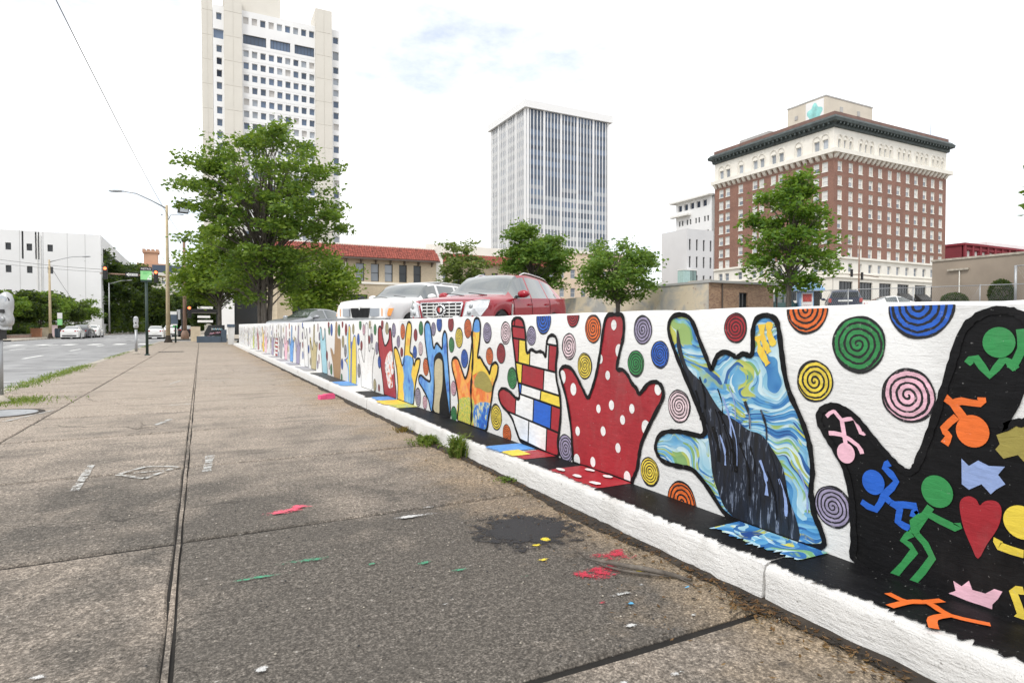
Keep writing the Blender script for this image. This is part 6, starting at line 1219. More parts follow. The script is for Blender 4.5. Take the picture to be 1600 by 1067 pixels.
    for i, rev in ((0, 0), (len(X)-1, 1)):
        loop = [vert(i, k, 1) for k in range(m)]+[vert(i, k, -1) for k in range(m-2, 0, -1)]
        bm_['body'].add(loop, [tuple(range(len(loop))) if not rev else tuple(reversed(range(len(loop))))])
    def weld(mb, nm, mat, par, sharp=38):
        import bmesh
        me = mb.mesh(nm, mat); b = bmesh.new(); b.from_mesh(me); bmesh.ops.remove_doubles(b, verts=b.verts, dist=.0008); bmesh.ops.recalc_face_normals(b, faces=b.faces) if nm == 'body' else None
        b.to_mesh(me); b.free(); me.polygons.foreach_set('use_smooth', [True]*len(me.polygons)); me.set_sharp_from_angle(angle=R(sharp)); me.update(); return link(nm, me, par)
    body = weld(bm_['body'], 'body', M[paint], root)
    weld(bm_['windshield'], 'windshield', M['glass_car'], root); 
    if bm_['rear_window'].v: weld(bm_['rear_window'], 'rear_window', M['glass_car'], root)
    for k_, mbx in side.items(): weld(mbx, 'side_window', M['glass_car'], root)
    # dark seams round the glass and between the doors
    fz = lambda x, k: rings[min(range(len(X)), key=lambda i: abs(X[i]-x))][k]
    if detail:
        for s in (1, -1):
            mb = MB()
            for xd in p['doors']:
                i = min(range(len(X)), key=lambda i: abs(X[i]-xd)); pts = [(X[i], rings[i][k][0]*s+.003*s, rings[i][k][1]) for k in range(gl[2]+1, gl[6]+1)]
                mb.tube(pts, .006, 4, caps=False)
            mb.build('door_seam', M['black'], root)
            for xh in p['handles']:
                y, z = fz(xh, gl[5]); MB().cbox((xh, (y+.022)*s, z-.02), (.19, .026, .034)).build('door_handle', M[p.get('trim', paint)], root)
            # mirror
            xm_ = p['ws'][0]-.42; y, z = fz(xm_, gl[6]); mr = MB(); mr.lathe([(.02, -.10), (.085, -.09), (.105, 0), (.09, .07), (.03, .10)], 12, axis='x')
            o = mr.build('mirror', M[paint], root, True, loc=(xm_, (y+.16)*s, z+.10)); o.scale = (.9, 1.35, .85)
            MB().cbox((xm_-.0, (y+.05)*s, z+.04), (.09, .16, .05)).build('mirror_arm', M['black'], o.parent)
            if p.get('rails'):
                a, b = p['rails']; q = []
                for t in range(9):
                    x = a+(b-a)*t/8; yy, zz = fz(x, gl[8]); yy2, zz2 = fz(x, gl[9]); q.append((x, (yy2+.02)*s, zz2+(.055 if 0 < t < 8 else .0)))
                MB().tube(q, .018, 7).build('roof_rail', M[p.get('rail_mat', 'chrome')], root, True)
    for ax in (xf, xr):
        for s in (1, -1):
            w = pchip(p['w'], ax); o = link('wheel', wheel_mesh(wr), root, (ax, (w-.13)*s, wr-.0), (0, 0, 0 if s > 0 else math.pi))
            link('rim', rim_mesh(wr), o)
            MB().lathe([(wr+.05, -.34), (wr+.05, -.02), (wr*.5, -.0), (wr*.5, -.34)], 20, axis='y').build('wheel_arch', M['black'], root, loc=(ax, (w-.40)*s, wr)) if s else None
    return root, fz, gl
_wc = {}
def wheel_mesh(r):
    if ('t', r) not in _wc: _wc[('t', r)] = MB().lathe([(r*.66, .10), (r*.92, .115), (r, .07), (r, -.10), (r*.92, -.12), (r*.66, -.11)], 26, axis='y', o=(0, 0, 0)).mesh('tyre', [M['rubber']], True, 40)
    return _wc[('t', r)]
def rim_mesh(r):
    if ('r', r) not in _wc:
        mb = MB(); mb.lathe([(r*.67, .02), (r*.67, -.125), (r*.60, -.118), (r*.58, -.06), (.02, -.05)], 24, axis='y', m=0)
        for k in range(5):
            a = 2*math.pi*k/5; mb.tube([(0, .115, 0), (math.cos(a)*r*.62, .105, math.sin(a)*r*.62)], [r*.14, r*.10], 5)
        mb.lathe([(r*.16, -.14), (.01, -.145)], 10, axis='y'); _wc[('r', r)] = mb.mesh('rim', [M['steel']], True, 35)
    return _wc[('r', r)]
SUV = dict(L=4.80, clear=.24, axles=(1.42, -1.40), wheel=.37, w=[(-2.4, .80), (-2.3, .88), (-1.9, .94), (0, .955), (1.5, .95), (2.0, .92), (2.28, .84), (2.4, .74)],
  belt=[(-2.4, .95), (-2.2, 1.16), (-1.2, 1.13), (.9, 1.04), (1.3, 1.02), (2.4, .9)], top=[(-2.4, 1.06), (-2.3, 1.22), (-1.82, 1.54), (-1.2, 1.64), (-.3, 1.675), (.25, 1.63), (1.12, 1.13), (1.3, 1.10), (1.9, 1.04), (2.25, .96), (2.4, .84)],
  rw_half=[(-2.3, .62), (-1.7, .62), (0, .66), (.3, .65), (1.1, .80)], ws=(1.12, .25), rw=(-1.84, -2.26), pillars=[.86, -.02, -.10, -.98, -1.06, -1.62], doors=(.92, -.06, -1.05), handles=(.10, -.88), rails=(.0, -1.75))
BIG = dict(L=5.2, clear=.28, axles=(1.55, -1.48), wheel=.39, w=[(-2.6, .90), (-2.45, .96), (0, 1.0), (1.6, .99), (2.3, .96), (2.5, .92), (2.6, .86)],
  belt=[(-2.6, 1.1), (-2.3, 1.22), (.9, 1.2), (1.3, 1.18), (2.6, 1.0)], top=[(-2.6, 1.3), (-2.52, 1.62), (-2.35, 1.72), (-1, 1.77), (.1, 1.76), (.45, 1.71), (1.15, 1.27), (1.35, 1.25), (2.2, 1.17), (2.5, 1.09), (2.6, .98)],
  rw_half=[(-2.6, .74), (0, .76), (.5, .76), (1.1, .88)], ws=(1.15, .45), rw=(-2.53, -2.59), pillars=[.92, .12, .0, -.95, -1.05, -2.3], doors=(.95, .05, -1.0), handles=(.2, -.8), rails=(-.3, -2.2))
SEDAN = dict(L=4.7, clear=.20, axles=(1.42, -1.33), wheel=.33, w=[(-2.35, .76), (-2.2, .85), (-1.6, .90), (0, .915), (1.4, .91), (2.0, .87), (2.25, .78), (2.35, .68)],
  belt=[(-2.35, .85), (-2.1, .96), (-1.2, .97), (.9, .93), (1.2, .92), (2.35, .7)], top=[(-2.35, .92), (-2.25, 1.02), (-1.75, 1.08), (-1.6, 1.1), (-.75, 1.40), (-.2, 1.455), (.1, 1.44), (.3, 1.41), (1.22, .98), (1.35, .96), (2.0, .86), (2.25, .76), (2.35, .64)],
  rw_half=[(-1.7, .72), (-.8, .58), (0, .60), (.4, .60), (1.2, .78)], ws=(1.22, .3), rw=(-.78, -1.6), pillars=[.88, .0, -.07, -.92], doors=(.92, -.03, -.95), handles=(.08, -.8))
HEAD = math.radians(215.5)
# ---- the red crossover with its grille, lamps and badge
suv, fz, gl = car('red_suv', 'shiny red crossover with large chrome grille parked facing the painted wall', 'car', (6.45, 13.39, .64), HEAD, SUV, 'car_red')
def front_parts():
    x0 = 2.405
    out = [(-.52, .90), (.52, .90), (.46, .62), (.0, .53), (-.46, .62)]
    MB().prism([(x0-.02, y, z) for y, z in out], (.015, 0, 0)).build('grille_back', M['black'], suv)
    mb = MB()
    fr = out+[out[0]]
    for a, b in zip(fr, fr[1:]): mb.tube([(x0+.012, a[0], a[1]), (x0+.012, b[0], b[1])], .022, 6)
    g = mb.build('grille', M['chrome'], suv, True)
    for z, w in ((.84, .49), (.77, .47), (.70, .455), (.63, .42)):
        MB().cbox((x0+.016, 0, z), (.022, 2*w, .026)).build('grille_bar', M['chrome'], g)
    for y in (-.36, -.2, .2, .36): MB().cbox((x0+.004, y, .74), (.02, .022, .28)).build('grille_bar', M['chrome'], g)
    # round wreath badge with a little shield
    b = MB()
    pts = [(x0+.05, .105*math.cos(a), .745+.105*math.sin(a)) for a in [2*math.pi*k/24 for k in range(25)]]; b.tube(pts, .021, 7); wr_ = b.build('badge', M['chrome'], g, True)
    MB().lathe([(.09, 0), (.09, .02), (.01, .022)], 20, o=(x0+.03, 0, .745), axis='x').build('badge_back', M['black'], wr_)
    s = [(-.055, .80), (.055, .80), (.058, .74), (.0, .69), (-.058, .74)]
    for (ya, yb), mt in (((-.058, 0), 'taillens'), ((0, .058), 'chrome')):
        c = [(y, z) for y, z in clip_poly(s[::-1] if False else [(-.058, .74), (0, .69), (.058, .74), (.055, .80), (-.055, .80)], [(ya, .6), (yb, .6), (yb, .9), (ya, .9)])]
        if len(c) > 2: MB().prism([(x0+.052, y, z) for y, z in c], (.012, 0, 0)).build('badge_shield', M[mt], wr_)
    for k in range(14):
        a = math.pi*2*k/14; MB().cbox((x0+.055, .128*math.cos(a), .745+.128*math.sin(a)), (.012, .03, .03), 0).build('badge_leaf', M['chrome'], wr_)
    for s_ in (1, -1):
        # tall lamps that wrap the corner
        def fy(x, z, o=.012): 
            w = pchip(SUV['w'], x); return (w*.985+o)*s_
        A = [(2.385, .60*s_, .90), (2.375, .57*s_, .62), (2.20, .875*s_, .66), (2.06, .915*s_, .98), (2.20, .80*s_, 1.0)]
        L_ = [(2.40, .60*s_, .895), (2.41, .53*s_, .60), (2.36, .70*s_, .595), (2.26, .855*s_, .62), (2.12, .935*s_, .80), (2.03, .945*s_, .965), (2.18, .86*s_, .965), (2.32, .72*s_, .93)]
        L_ = [(q[0]+.035, q[1]*1.022, q[2]) for q in L_]; mb = MB(); n = len(L_); c = Vector((2.42, .80*s_, .775))
        mb.add([c]+L_, [(0, k+1, (k+1) % n+1) if s_ > 0 else (0, (k+1) % n+1, k+1) for k in range(n)])
        bk0 = [(q[0]-.22, q[1]*.86, q[2]) for q in L_]; mb.add(L_+bk0, [(k, (k+1) % n, n+(k+1) % n, n+k) for k in range(n)])
        hl = mb.build('headlight', M['lens'], suv)
        MB().tube(L_+[L_[0]], .011, 6).build('lamp_frame', M['chrome'], hl)
        for (lx, ly, lz), rr in (((2.40, .72, .82), .05), ((2.42, .68, .69), .042)): MB().lathe([(rr, -.03), (rr, .02), (rr*.8, .03), (rr*.3, .035)], 14, o=(lx, ly*s_, lz), axis='x').build('lamp_bulb', M['steel'], hl, True)
        MB().prism([(2.385, .535*s_, .61), (2.375, .60*s_, .885), (2.37, .63*s_, .885), (2.38, .57*s_, .61)], (.035, 0, 0)).build('indicator', M['amber'], hl)
        MB().prism([(1.02, .958*s_, .52), (1.10, .958*s_, .52), (1.07, .958*s_, .92), (1.0, .958*s_, .90)], (0, .012*s_, 0)).build('side_vent', M['chrome'], suv)
        w1 = MB().tube([(1.20, .30*s_+.10, 1.12), (1.10, .30*s_-.25, 1.165), (1.07, .30*s_-.45, 1.185)], .010, 5).build('wiper', M['black'], suv)
    MB().cbox((2.36, 0, .40), (.12, 1.35, .14)).build('lower_intake', M['black'], suv); MB().cbox((2.40, 0, .32), (.06, 1.2, .04)).build('bumper_trim', M['chrome'], suv)
    mb = MB(); mb.tube([(2.30, .66, .955), (1.6, .74, 1.055), (1.15, .80, 1.10)], .006, 4); mb.tube([(2.30, -.66, .955), (1.6, -.74, 1.055), (1.15, -.80, 1.10)], .006, 4); mb.tube([(2.31, -.66, .955), (2.33, 0, .975), (2.31, .66, .955)], .006, 4); mb.build('hood_seam', M['black'], suv)
    for s_ in (1, -1):
        MB().prism([(-2.31, .78*s_, .82), (-2.36, .60*s_, .82), (-2.30, .62*s_, 1.18), (-2.22, .78*s_, 1.18)], (-.05, .06*s_, 0)).build('tail_light', M['taillens'], suv)
        MB().cbox((-.5, .962*s_, .60), (1.8, .014, .03)).build('side_trim', M['chrome'], suv)
front_parts()
# ---- white full size wagon
wv, fz2, _ = car('white_suv', 'white full size wagon with dark grille and amber corner lamps left of the red car', 'car', (6.1, 18.6, .66), math.radians(216), BIG, 'car_white')
def wv_parts():
    x0 = 2.61
    MB().prism([(x0, -.34, .92), (x0, -.28, .66), (x0, .28, .66), (x0, .34, .92)], (.03, 0, 0)).build('grille', M['black'], wv)
    for k in range(13): MB().cbox((x0+.035, -.27+.045*k, .79), (.012, .010, .24)).build('grille_bar', M['dark'], wv)
    MB().prism([(x0+.03, 0, 1.0), (x0+.03, -.04, .93), (x0+.03, 0, .86), (x0+.03, .04, .93)], (.02, 0, 0)).build('badge', M['chrome'], wv)
    for s in (1, -1):
        h = MB().prism([(x0-.0, .38*s, .91), (x0-.0, .37*s, .69), (x0-.07, .70*s, .69), (x0-.07, .70*s, .91)], (.05, 0, 0)).build('headlight', M['glass_pale'], wv)
        MB().prism([(x0-.06, .705*s, .91), (x0-.06, .705*s, .69), (x0-.15, .95*s, .70), (x0-.24, .985*s, .91)], (.06, .03*s, 0)).build('corner_lamp', M['amber'], h)
        MB().prism([(-2.62, .80*s, .9), (-2.62, .94*s, .9), (-2.62, .94*s, 1.5), (-2.62, .80*s, 1.5)], (.05, 0, 0)).build('tail_light', M['taillens'], wv)
        MB().tube([(1.20, .34*s+.15, 1.28), (1.10, .34*s-.35, 1.34)], .009, 5).build('wiper', M['black'], wv)
    MB().cbox((2.60, 0, .56), (.22, 1.90, .16)).build('bumper', M['steel'], wv); MB().cbox((-2.62, 0, .55), (.2, 1.9, .18)).build('bumper', M['steel'], wv)
    MB().cbox((-1.2, 0, 1.83), (1.6, 1.2, .03)).build('roof_rack', M['chrome'], wv)
wv_parts()
def simple_lamps(t, p, white_z=.66, tail_z=.85):
    L = p['L']/2
    for s in (1, -1):
        MB().prism([(L-.10, .42*s, white_z+.08), (L-.06, .42*s, white_z-.05), (L-.24, .74*s, white_z-.03), (L-.30, .74*s, white_z+.10)], (.085, .02*s, 0)).build('headlight', M['lens'], t)
        MB().prism([(-L+.02, .46*s, tail_z+.07), (-L+.02, .46*s, tail_z-.07), (-L+.10, .78*s, tail_z-.07), (-L+.10, .78*s, tail_z+.07)], (-.05, .02*s, 0)).build('tail_light', M['taillens'], t)
    MB().cbox((L-.03, 0, .40), (.08, 1.1, .12)).build('lower_intake', M['black'], t); MB().cbox((-L+.0, 0, .38), (.06, 1.3, .14)).build('rear_bumper', M['black'], t)
    MB().cbox((-L-.0, 0, .66), (.05, .5, .14)).build('number_plate', M['white_trim'], t)
    return t
simple_lamps(car('silver_sedan', 'low silver sedan half hidden behind the painted wall left of the white wagon', 'car', (5.0, 31.4, .55), HEAD, SEDAN, 'car_silver')[0], SEDAN)
gp = 'cars on the street beyond the crossing'
for nm, lab, ct, x, y, hd_, p, pt in [('white_sedan', 'white sedan parked at the far left kerb, nearest of the three there', 'car', -12.9, 84.5, 90, SEDAN, 'car_white'), ('grey_suv', 'dark grey crossover parked between two white cars at the left kerb', 'car', -12.9, 91.5, 90, SUV, 'car_grey'), ('white_suv', 'white crossover parked ahead of the dark grey one at the left kerb', 'car', -12.8, 98.6, 90, SUV, 'car_white'),
     ('white_sedan', 'white sedan on the street just left of the tan lamp post', 'car', -4.5, 80.5, 90, SEDAN, 'car_white'), ('black_sedan', 'black sedan beyond the white one, seen between lamp post and brown pole', 'car', -2.6+.9, 91, 90, SEDAN, 'car_black'), ('white_sedan', 'farthest white sedan down the middle of the street', 'car', -7.2, 122, 270, SEDAN, 'car_white'), ('white_suv', 'white crossover far down the street behind the brown signal pole', 'car', -3.9, 103, 90, SUV, 'car_white')]:
    simple_lamps(car(nm, lab, ct, (x, y, -.12 if x < -2.9 else -.01), R(hd_), p, pt, gp, detail=False)[0], p, .68, .9)
gq = 'vehicles on the street by the brick hotel'
bs = car('black_suv', 'black boxy wagon seen from behind right of the blue roofed kiosk', 'car', (38.3, 26.2, lotz(38.5, 26)), R(38), BIG, 'car_navy', gq)[0]
for s in (1, -1): MB().prism([(-2.63, .78*s, .95), (-2.63, .95*s, .95), (-2.63, .95*s, 1.2), (-2.63, .78*s, 1.2)], (.05, 0, 0)).build('tail_light', M['taillens'], bs)
MB().box((-2.64, -.70, 1.28), (-2.58, .70, 1.60)).build('rear_window', M['glass_dark'], bs); MB().cbox((-2.64, 0, 1.05), (.03, .8, .10)).build('tailgate_trim', M['chrome'], bs); MB().cbox((-2.65, 0, .6), (.2, 1.9, .2)).build('bumper', M['black'], bs)
# ------------------------------------------------------------------ street furniture and small things
M['lamp_tan'] = plain('tan_pole_paint', (.48, .39, .25), .7, .2, 1.5); M['pole_brown'] = plain('brown_pole_paint', (.24, .15, .11), .7, .2, 1.5)
M['pole_green'] = plain('dark_green_pole', (.012, .032, .026), .5, .2, 3); M['sign_green'] = plain('sign_green', (.10, .50, .14), .5, .12, 3); M['sign_lime'] = plain('sign_light_green', (.28, .66, .28), .5, .12, 3)
M['sign_white'] = plain('sign_white', (.78, .78, .77), .5, .05); M['meter'] = plain('meter_grey', (.46, .47, .48), .45, .2, 12, metal=.35); M['lot_grass'] = M['grass']
def emit(name, col, s):
    t = NT(name); t.P(Base_Color=c4([x*.5 for x in col]), Emission_Color=c4(col), Emission_Strength=s); return t.mat
M['red_on'] = emit('lit_red_signal', (1, .16, .05), 3.0)
def text(name, body, size, mat, parent, loc, rot, ext=.002, align='CENTER'):
    cu = bpy.data.curves.new(name, 'FONT'); cu.body = body; cu.size = size; cu.align_x = align; cu.align_y = 'CENTER'; cu.extrude = ext
    tmp = bpy.data.objects.new('tmp', cu); COL.objects.link(tmp); dg = bpy.context.evaluated_depsgraph_get(); me = bpy.data.meshes.new_from_object(tmp.evaluated_get(dg)); bpy.data.objects.remove(tmp)
    me.materials.clear(); me.materials.append(mat); return link(name, me, parent, loc, rot)
def lamp_head(parent, tip, d):
    mb = MB(); pr = [(.03, 0), (.11, .12), (.16, .45), (.13, .75), (.04, .9)]
    mb.lathe(pr, 12, axis='x'); o = mb.build('lamp_head', M['steel'], parent, True, loc=tip, rot=(0, R(-4)*d, 0 if d > 0 else math.pi)); o.scale = (1, 1, .55); return o
def street_lamp(label, x, y, h, d, al, rise, pole, base=True):
    t = thing('street_lamp', label, 'street lamp', (x, y, 0))
    MB().tube([(0, 0, 0), (0, 0, h*.5), (0, 0, h)], [.15, .12, .085], 12).build('pole', M[pole], t, True)
    if base: MB().lathe([(.30, 0), (.28, .06), (.19, .25), (.16, .5), (.15, .52)], 12).build('base', M['soil'], t, True)
    MB().tube([(0, 0, h-.25), (d*al*.35, 0, h-.25+rise*.5), (d*al*.7, 0, h-.25+rise*.92), (d*al, 0, h-.25+rise)], [.05, .045, .04, .035], 8).build('arm', M['steel'], t, True)
    lamp_head(t, (d*(al-.05), 0, h-.25+rise), d); return t
sl_ = street_lamp('tan street lamp by the sidewalk with a floodlight on its right side', -2.13, 51.9, 10.15, -1, 2.75, 1.0, 'lamp_tan')
MB().tube([(0, 0, 8.9), (.25, 0, 9.45), (.8, 0, 9.55), (1.1, 0, 9.52)], .028, 7).build('bracket', M['steel'], sl_, True)
fl_ = MB(); fl_.prism([(.72, -.25, 9.62), (1.42, -.35, 9.58), (1.5, -.30, 10.15), (.78, -.2, 10.3)], (-.05, .42, .05)); fo_l = fl_.build('floodlight', M['dark'], sl_); MB().prism([(.86, -.29, 9.70), (1.38, -.362, 9.67), (1.42, -.335, 10.08), (.88, -.252, 10.16)], (.0, -.02, 0)).build('lens', M['glass_pale'], fo_l)
MB().cbox((-.32, 0, 9.42), (.1, .1, .1)).build('photocell', M['steel'], sl_)
street_lamp('tan street lamp on the far side of the road before the white office block', -14.9, 83.9, 8.7, 1, 3.0, .75, 'lamp_tan')
street_lamp('thin grey street lamp farthest away in front of the dark street trees', -15.6, 140, 9.9, 1, 3.0, .8, 'steel')
# signal pole with mast arm
def signal(parent, loc, lit=True, rz=0, back=False):
    o = MB().box((-.19, 0, -.62), (.19, .22, .62)).build('signal_head', M['black'], parent, loc=loc, rot=(0, 0, rz))
    for k, z in enumerate((.40, 0, -.40)):
        m = M['red_on'] if (k == 0 and lit) else M['dark']; MB().lathe([(.14, -.0), (.14, .02), (.02, .03)], 14, axis='y', o=(0, -.0, z)).build('lens', m, o)
        MB().tube([(.16*math.cos(a), -.02, z+.16*math.sin(a)) for a in [math.pi*q/6 for q in range(7)]], .02, 5).build('visor', M['black'], o)
    return o
sp = thing('signal_pole', 'brown signal pole with a long mast arm carrying two red traffic lights', 'traffic light', (-1.4, 70.6, 0))
MB().tube([(0, 0, 0), (0, 0, 9.9)], [.2, .13], 12).build('pole', M['pole_brown'], sp, True); MB().lathe([(.38, 0), (.36, .5), (.24, .8), (.2, .85)], 12).build('base', M['pole_brown'], sp, True); MB().lathe([(.16, 0), (.24, .1), (.2, .35), (.05, .45)], 10, o=(0, 0, 9.85)).build('cap', M['dark'], sp, True)
MB().tube([(0, 0, 6.2), (-4, 0, 6.32), (-7.2, 0, 6.38)], [.11, .09, .06], 10).build('mast_arm', M['pole_brown'], sp, True)
signal(sp, (-2.5, -.24, 6.25)); signal(sp, (-6.75, -.24, 6.45)); signal(sp, (.42, -.24, 2.75))
ow_ = MB().box((-5.1, -.16, 6.12), (-4.0, -.12, 6.56)).build('one_way_sign', M['black'], sp)
MB().prism([(q[0]+.95, -.175, q[1]) for q in [(-6.0, 6.34), (-5.75, 6.16), (-5.75, 6.23), (-5.0, 6.23), (-5.0, 6.45), (-5.75, 6.45), (-5.75, 6.52)]], (0, .012, 0)).build('arrow', M['sign_white'], ow_)
text('lettering', 'ONE WAY', .17, M['black'], ow_, (-4.47, -.180, 6.34), (R(90), 0, 0))
# second signal with dark heads by the hotel
s2p = thing('signal_pole', 'thin signal pole before the brick hotel with two dark traffic light heads', 'traffic light', (95.5, 62.5, 3.6))
MB().tube([(0, 0, 0), (0, 0, 11.5)], [.14, .09], 10).build('pole', M['pole_brown'], s2p, True); MB().tube([(-2.5, 0, 6.1), (0, 0, 6.3), (5.2, 0, 6.0)], .07, 8).build('mast_arm', M['pole_brown'], s2p, True)
signal(s2p, (-2.0, -.2, 6.4), False); signal(s2p, (.65, -.2, 6.0), False)
s3p = thing('signal_pole', 'small dark traffic light head on an arm behind the bright green tree', 'traffic light', (75.5, 64, 3.2))
MB().tube([(0, 0, 0), (0, 0, 6.5)], [.12, .08], 10).build('pole', M['pole_brown'], s3p, True); MB().tube([(0, 0, 6.2), (3.2, 0, 6.4)], .05, 8).build('mast_arm', M['pole_brown'], s3p, True); signal(s3p, (3.0, -.2, 6.2), False)
# bus stop sign
bs_ = thing('bus_stop_sign', 'green bus stop sign on a dark green pole at the sidewalk edge', 'bus sign', (-1.81, 26.95, 0))
MB().tube([(0, 0, 0), (0, 0, 2.80)], .05, 8).build('pole', M['pole_green'], bs_, True); 
pn_ = MB().box((-.235, -.075, 2.72), (.235, -.055, 3.20)).build('sign_panel', M['sign_lime'], bs_); MB().box((-.235, -.06, 2.6), (.235, -.03, 3.42)).build('backing', M['pole_green'], bs_)
hd2 = MB(); hd2.prism([(-.25, -.07, 3.205)]+[(.25*math.cos(a), -.07, 3.30+.12*math.sin(a)) for a in [0]]+[(.25, -.07, 3.205)][::-1], (0, .02, 0)); 
MB().prism([(.25, -.08, 3.205), (.25, -.08, 3.36)]+[(.25*math.cos(a), -.08, 3.36+.07*math.sin(a)) for a in [math.pi*q/8 for q in range(1, 8)]]+[(-.25, -.08, 3.36), (-.25, -.08, 3.205)], (0, .025, 0)).build('sign_header', M['black'], bs_)
text('lettering', 'METRO', .13, M['sign_white'], bs_, (0, -.084, 3.30), (R(90), 0, 0))
for k, w in enumerate((.26, .22, .16)): MB().box((-.12, -.079, 3.12-k*.045), (-.12+w, -.076, 3.135-k*.045)).build('print_line', M['sign_green'], pn_)
MB().prism([(.04, -.079, 2.73), (.22, -.079, 2.73), (.22, -.079, 2.98), (.16, -.079, 2.96), (.08, -.079, 2.86)], (0, .003, 0)).build('leaf_print', M['sign_white'], pn_); MB().lathe([(.055, 0), (.055, .003)], 14, axis='y', o=(.15, -.079, 2.84)).build('dot_print', M['sign_lime'], pn_)
MB().lathe([(.10, 0), (.09, .03), (.06, .05)], 10).build('base', M['pole_green'], bs_)
def shrink(o):
    if o.name.split('.')[0] in ('pole', 'base'): return
    o.location = (o.location.x*.78, o.location.y, 3.36-(3.43-o.location.z)*.70 if o.location.z else 0)
    if o.name.startswith('lettering'): o.scale = (.78, .70, 1)
    else:
        for v in o.data.vertices: v.co.x *= .78; v.co.z = 3.36-(3.43-v.co.z)*.70
    for c in o.children: shrink(c)
for c in list(bs_.children): shrink(c)
# parking meters
def meter(label, x, y, twin=False, rz=0):
    t = thing('parking_meter', label, 'parking meter', (x, y, 0), rz, 'parking meters along the kerb')
    MB().tube([(0, 0, 0), (0, 0, .98)], .05, 12).build('post', M['steel'], t, True); MB().lathe([(.14, 0), (.13, .02), (.075, .06), (.055, .10)], 14).build('base', M['kerb'], t, True)
    for dx in ((-.115, .115) if twin else (0,)):
        pr = [(-.02, 0), (.055, 0), (.085, .04), (.095, .10), (.075, .18), (.09, .26), (.092, .36), (.07, .44), (.02, .475)]; mb = MB()
        mb.lathe([(max(.01, r), z) for r, z in pr], 14, o=(dx, 0, 1.03)); o = mb.build('meter_head', M['meter'], t, True); o.scale = (1, .8, 1)
        MB().tube([(dx+.072*math.cos(a), -.055, 1.38+.06*math.sin(a)) for a in [math.pi*q/8 for q in range(9)]], .010, 5).build('display_hood', M['dark'], o, True); MB().lathe([(.05, 0), (.05, .012)], 14, axis='y', o=(dx, -.072, 1.40)).build('display', M['glass_pale'], o)
        MB().lathe([(.036, 0), (.036, .02), (.01, .022)], 12, axis='y', o=(dx, -.085, 1.13)).build('coin_lock', M['steel'], o, True); MB().cbox((dx, -.09, 1.24), (.05, .02, .05)).build('coin_slot', M['dark'], o)
    if twin: MB().cbox((0, 0, 1.02), (.32, .07, .06)).build('yoke', M['meter'], t); MB().cbox((0, 0, .93), (.13, .13, .14)).build('collar', M['dark'], t)
    return t
meter('nearest parking meter, grey twin headed, cut off at the left edge', -2.45, 10.55, True, R(-25)); meter('single grey parking meter standing just left of the green bus stop sign', -2.29, 28.5)
# small signs
def post_sign(name, label, x, y, h, panels, pole='pole_green', rad=.035, z=0):
    t = thing(name, label, 'sign', (x, y, z)); MB().tube([(0, 0, 0), (0, 0, h)], rad, 8).build('pole', M[pole], t, True)
    for (a, b, c, d, m) in panels: MB().box((a, -rad-.03, b), (c, -rad-.005, d)).build('panel', M[m], t)
    return t
M['sign_blue'] = plain('sign_slate', (.07, .10, .14), .5, .15, 4); M['sign_pink'] = plain('sign_pale_pink', (.70, .55, .58), .5, .1, 4)
ps = post_sign('info_sign', 'slate and white notice on a green post right behind the tan lamp post', -1.62, 50.9, 2.3, [(-.30, 1.35, .16, 2.05, 'sign_blue'), (-.32, 2.05, .14, 2.28, 'sign_white'), (-.28, 1.26, .12, 1.35, 'sign_white'), (.1, 1.7, .32, 2.42, 'meter')], rad=.06)
post_sign('parking_sign', 'pale and green parking sign on a thin post left of the brown signal pole', -2.15, 68.2, 2.7, [(-.25, 1.8, .15, 2.5, 'sign_pink'), (-.25, 1.15, .15, 1.75, 'sign_green')], 'steel', .03)
post_sign('parking_sign', 'two small white and green parking panels on a dark post by the far street lamp', -14.7, 88, 2.9, [(-.24, 2.2, .24, 2.9, 'sign_white'), (-.24, 1.45, .24, 2.15, 'sign_lime')], 'dark', .03)
tb_ = thing('trash_bin', 'dark slatted trash bin beside the far street lamp', 'trash bin', (-14.4, 86, 0)); MB().lathe([(.42, 0), (.45, 1.0), (.47, 1.02), (.40, 1.1)], 16).build('bin', M['dark'], tb_, True, 30)
for k in range(16): a = 2*math.pi*k/16; MB().cbox((.46*math.cos(a), .46*math.sin(a), .52), (.03, .09, .92), a).build('slat', M['sign_blue'], tb_)
# planters and low pink wall by the left pavement
M['terracotta'] = plain('terracotta', (.50, .24, .14), .8, .15, 2)
lw_ = thing('low_wall', 'low pinkish wall along the left pavement behind the trash bin', 'wall', (-18.6, 92, 0)); MB().box((-.2, -8, 0), (.2, 12, .30)).build('wall_body', plain('pinkish_wall', (.46, .32, .27), .8, .2, 1), lw_); MB().box((-.26, -8.1, .30), (.26, 12.1, .38)).build('coping', M['kerb'], lw_)
for i, (x, y, m, lab) in enumerate([(-18.0, 93.5, 'terracotta', 'orange planter box on the left pavement'), (-17.8, 97.5, 'stucco', 'tan planter box right of the orange one'), (-17.2, 99.5, 'sign_pink', 'pale pink upright planter nearest the white parked car')]):
    t = thing('planter', lab, 'planter', (x, y, 0)); w = (.5, .42, .25)[i]
    MB().prism([(-w, -.4, 0), (w, -.4, 0), (w, .4, 0), (-w, .4, 0)], (0, 0, (1.0, 1.1, 1.4)[i])).build('box', M[m], t); MB().box((-w-.06, -.46, (1.0, 1.1, 1.4)[i]), (w+.06, .46, (1.0, 1.1, 1.4)[i]+.1)).build('rim', M[m], t)
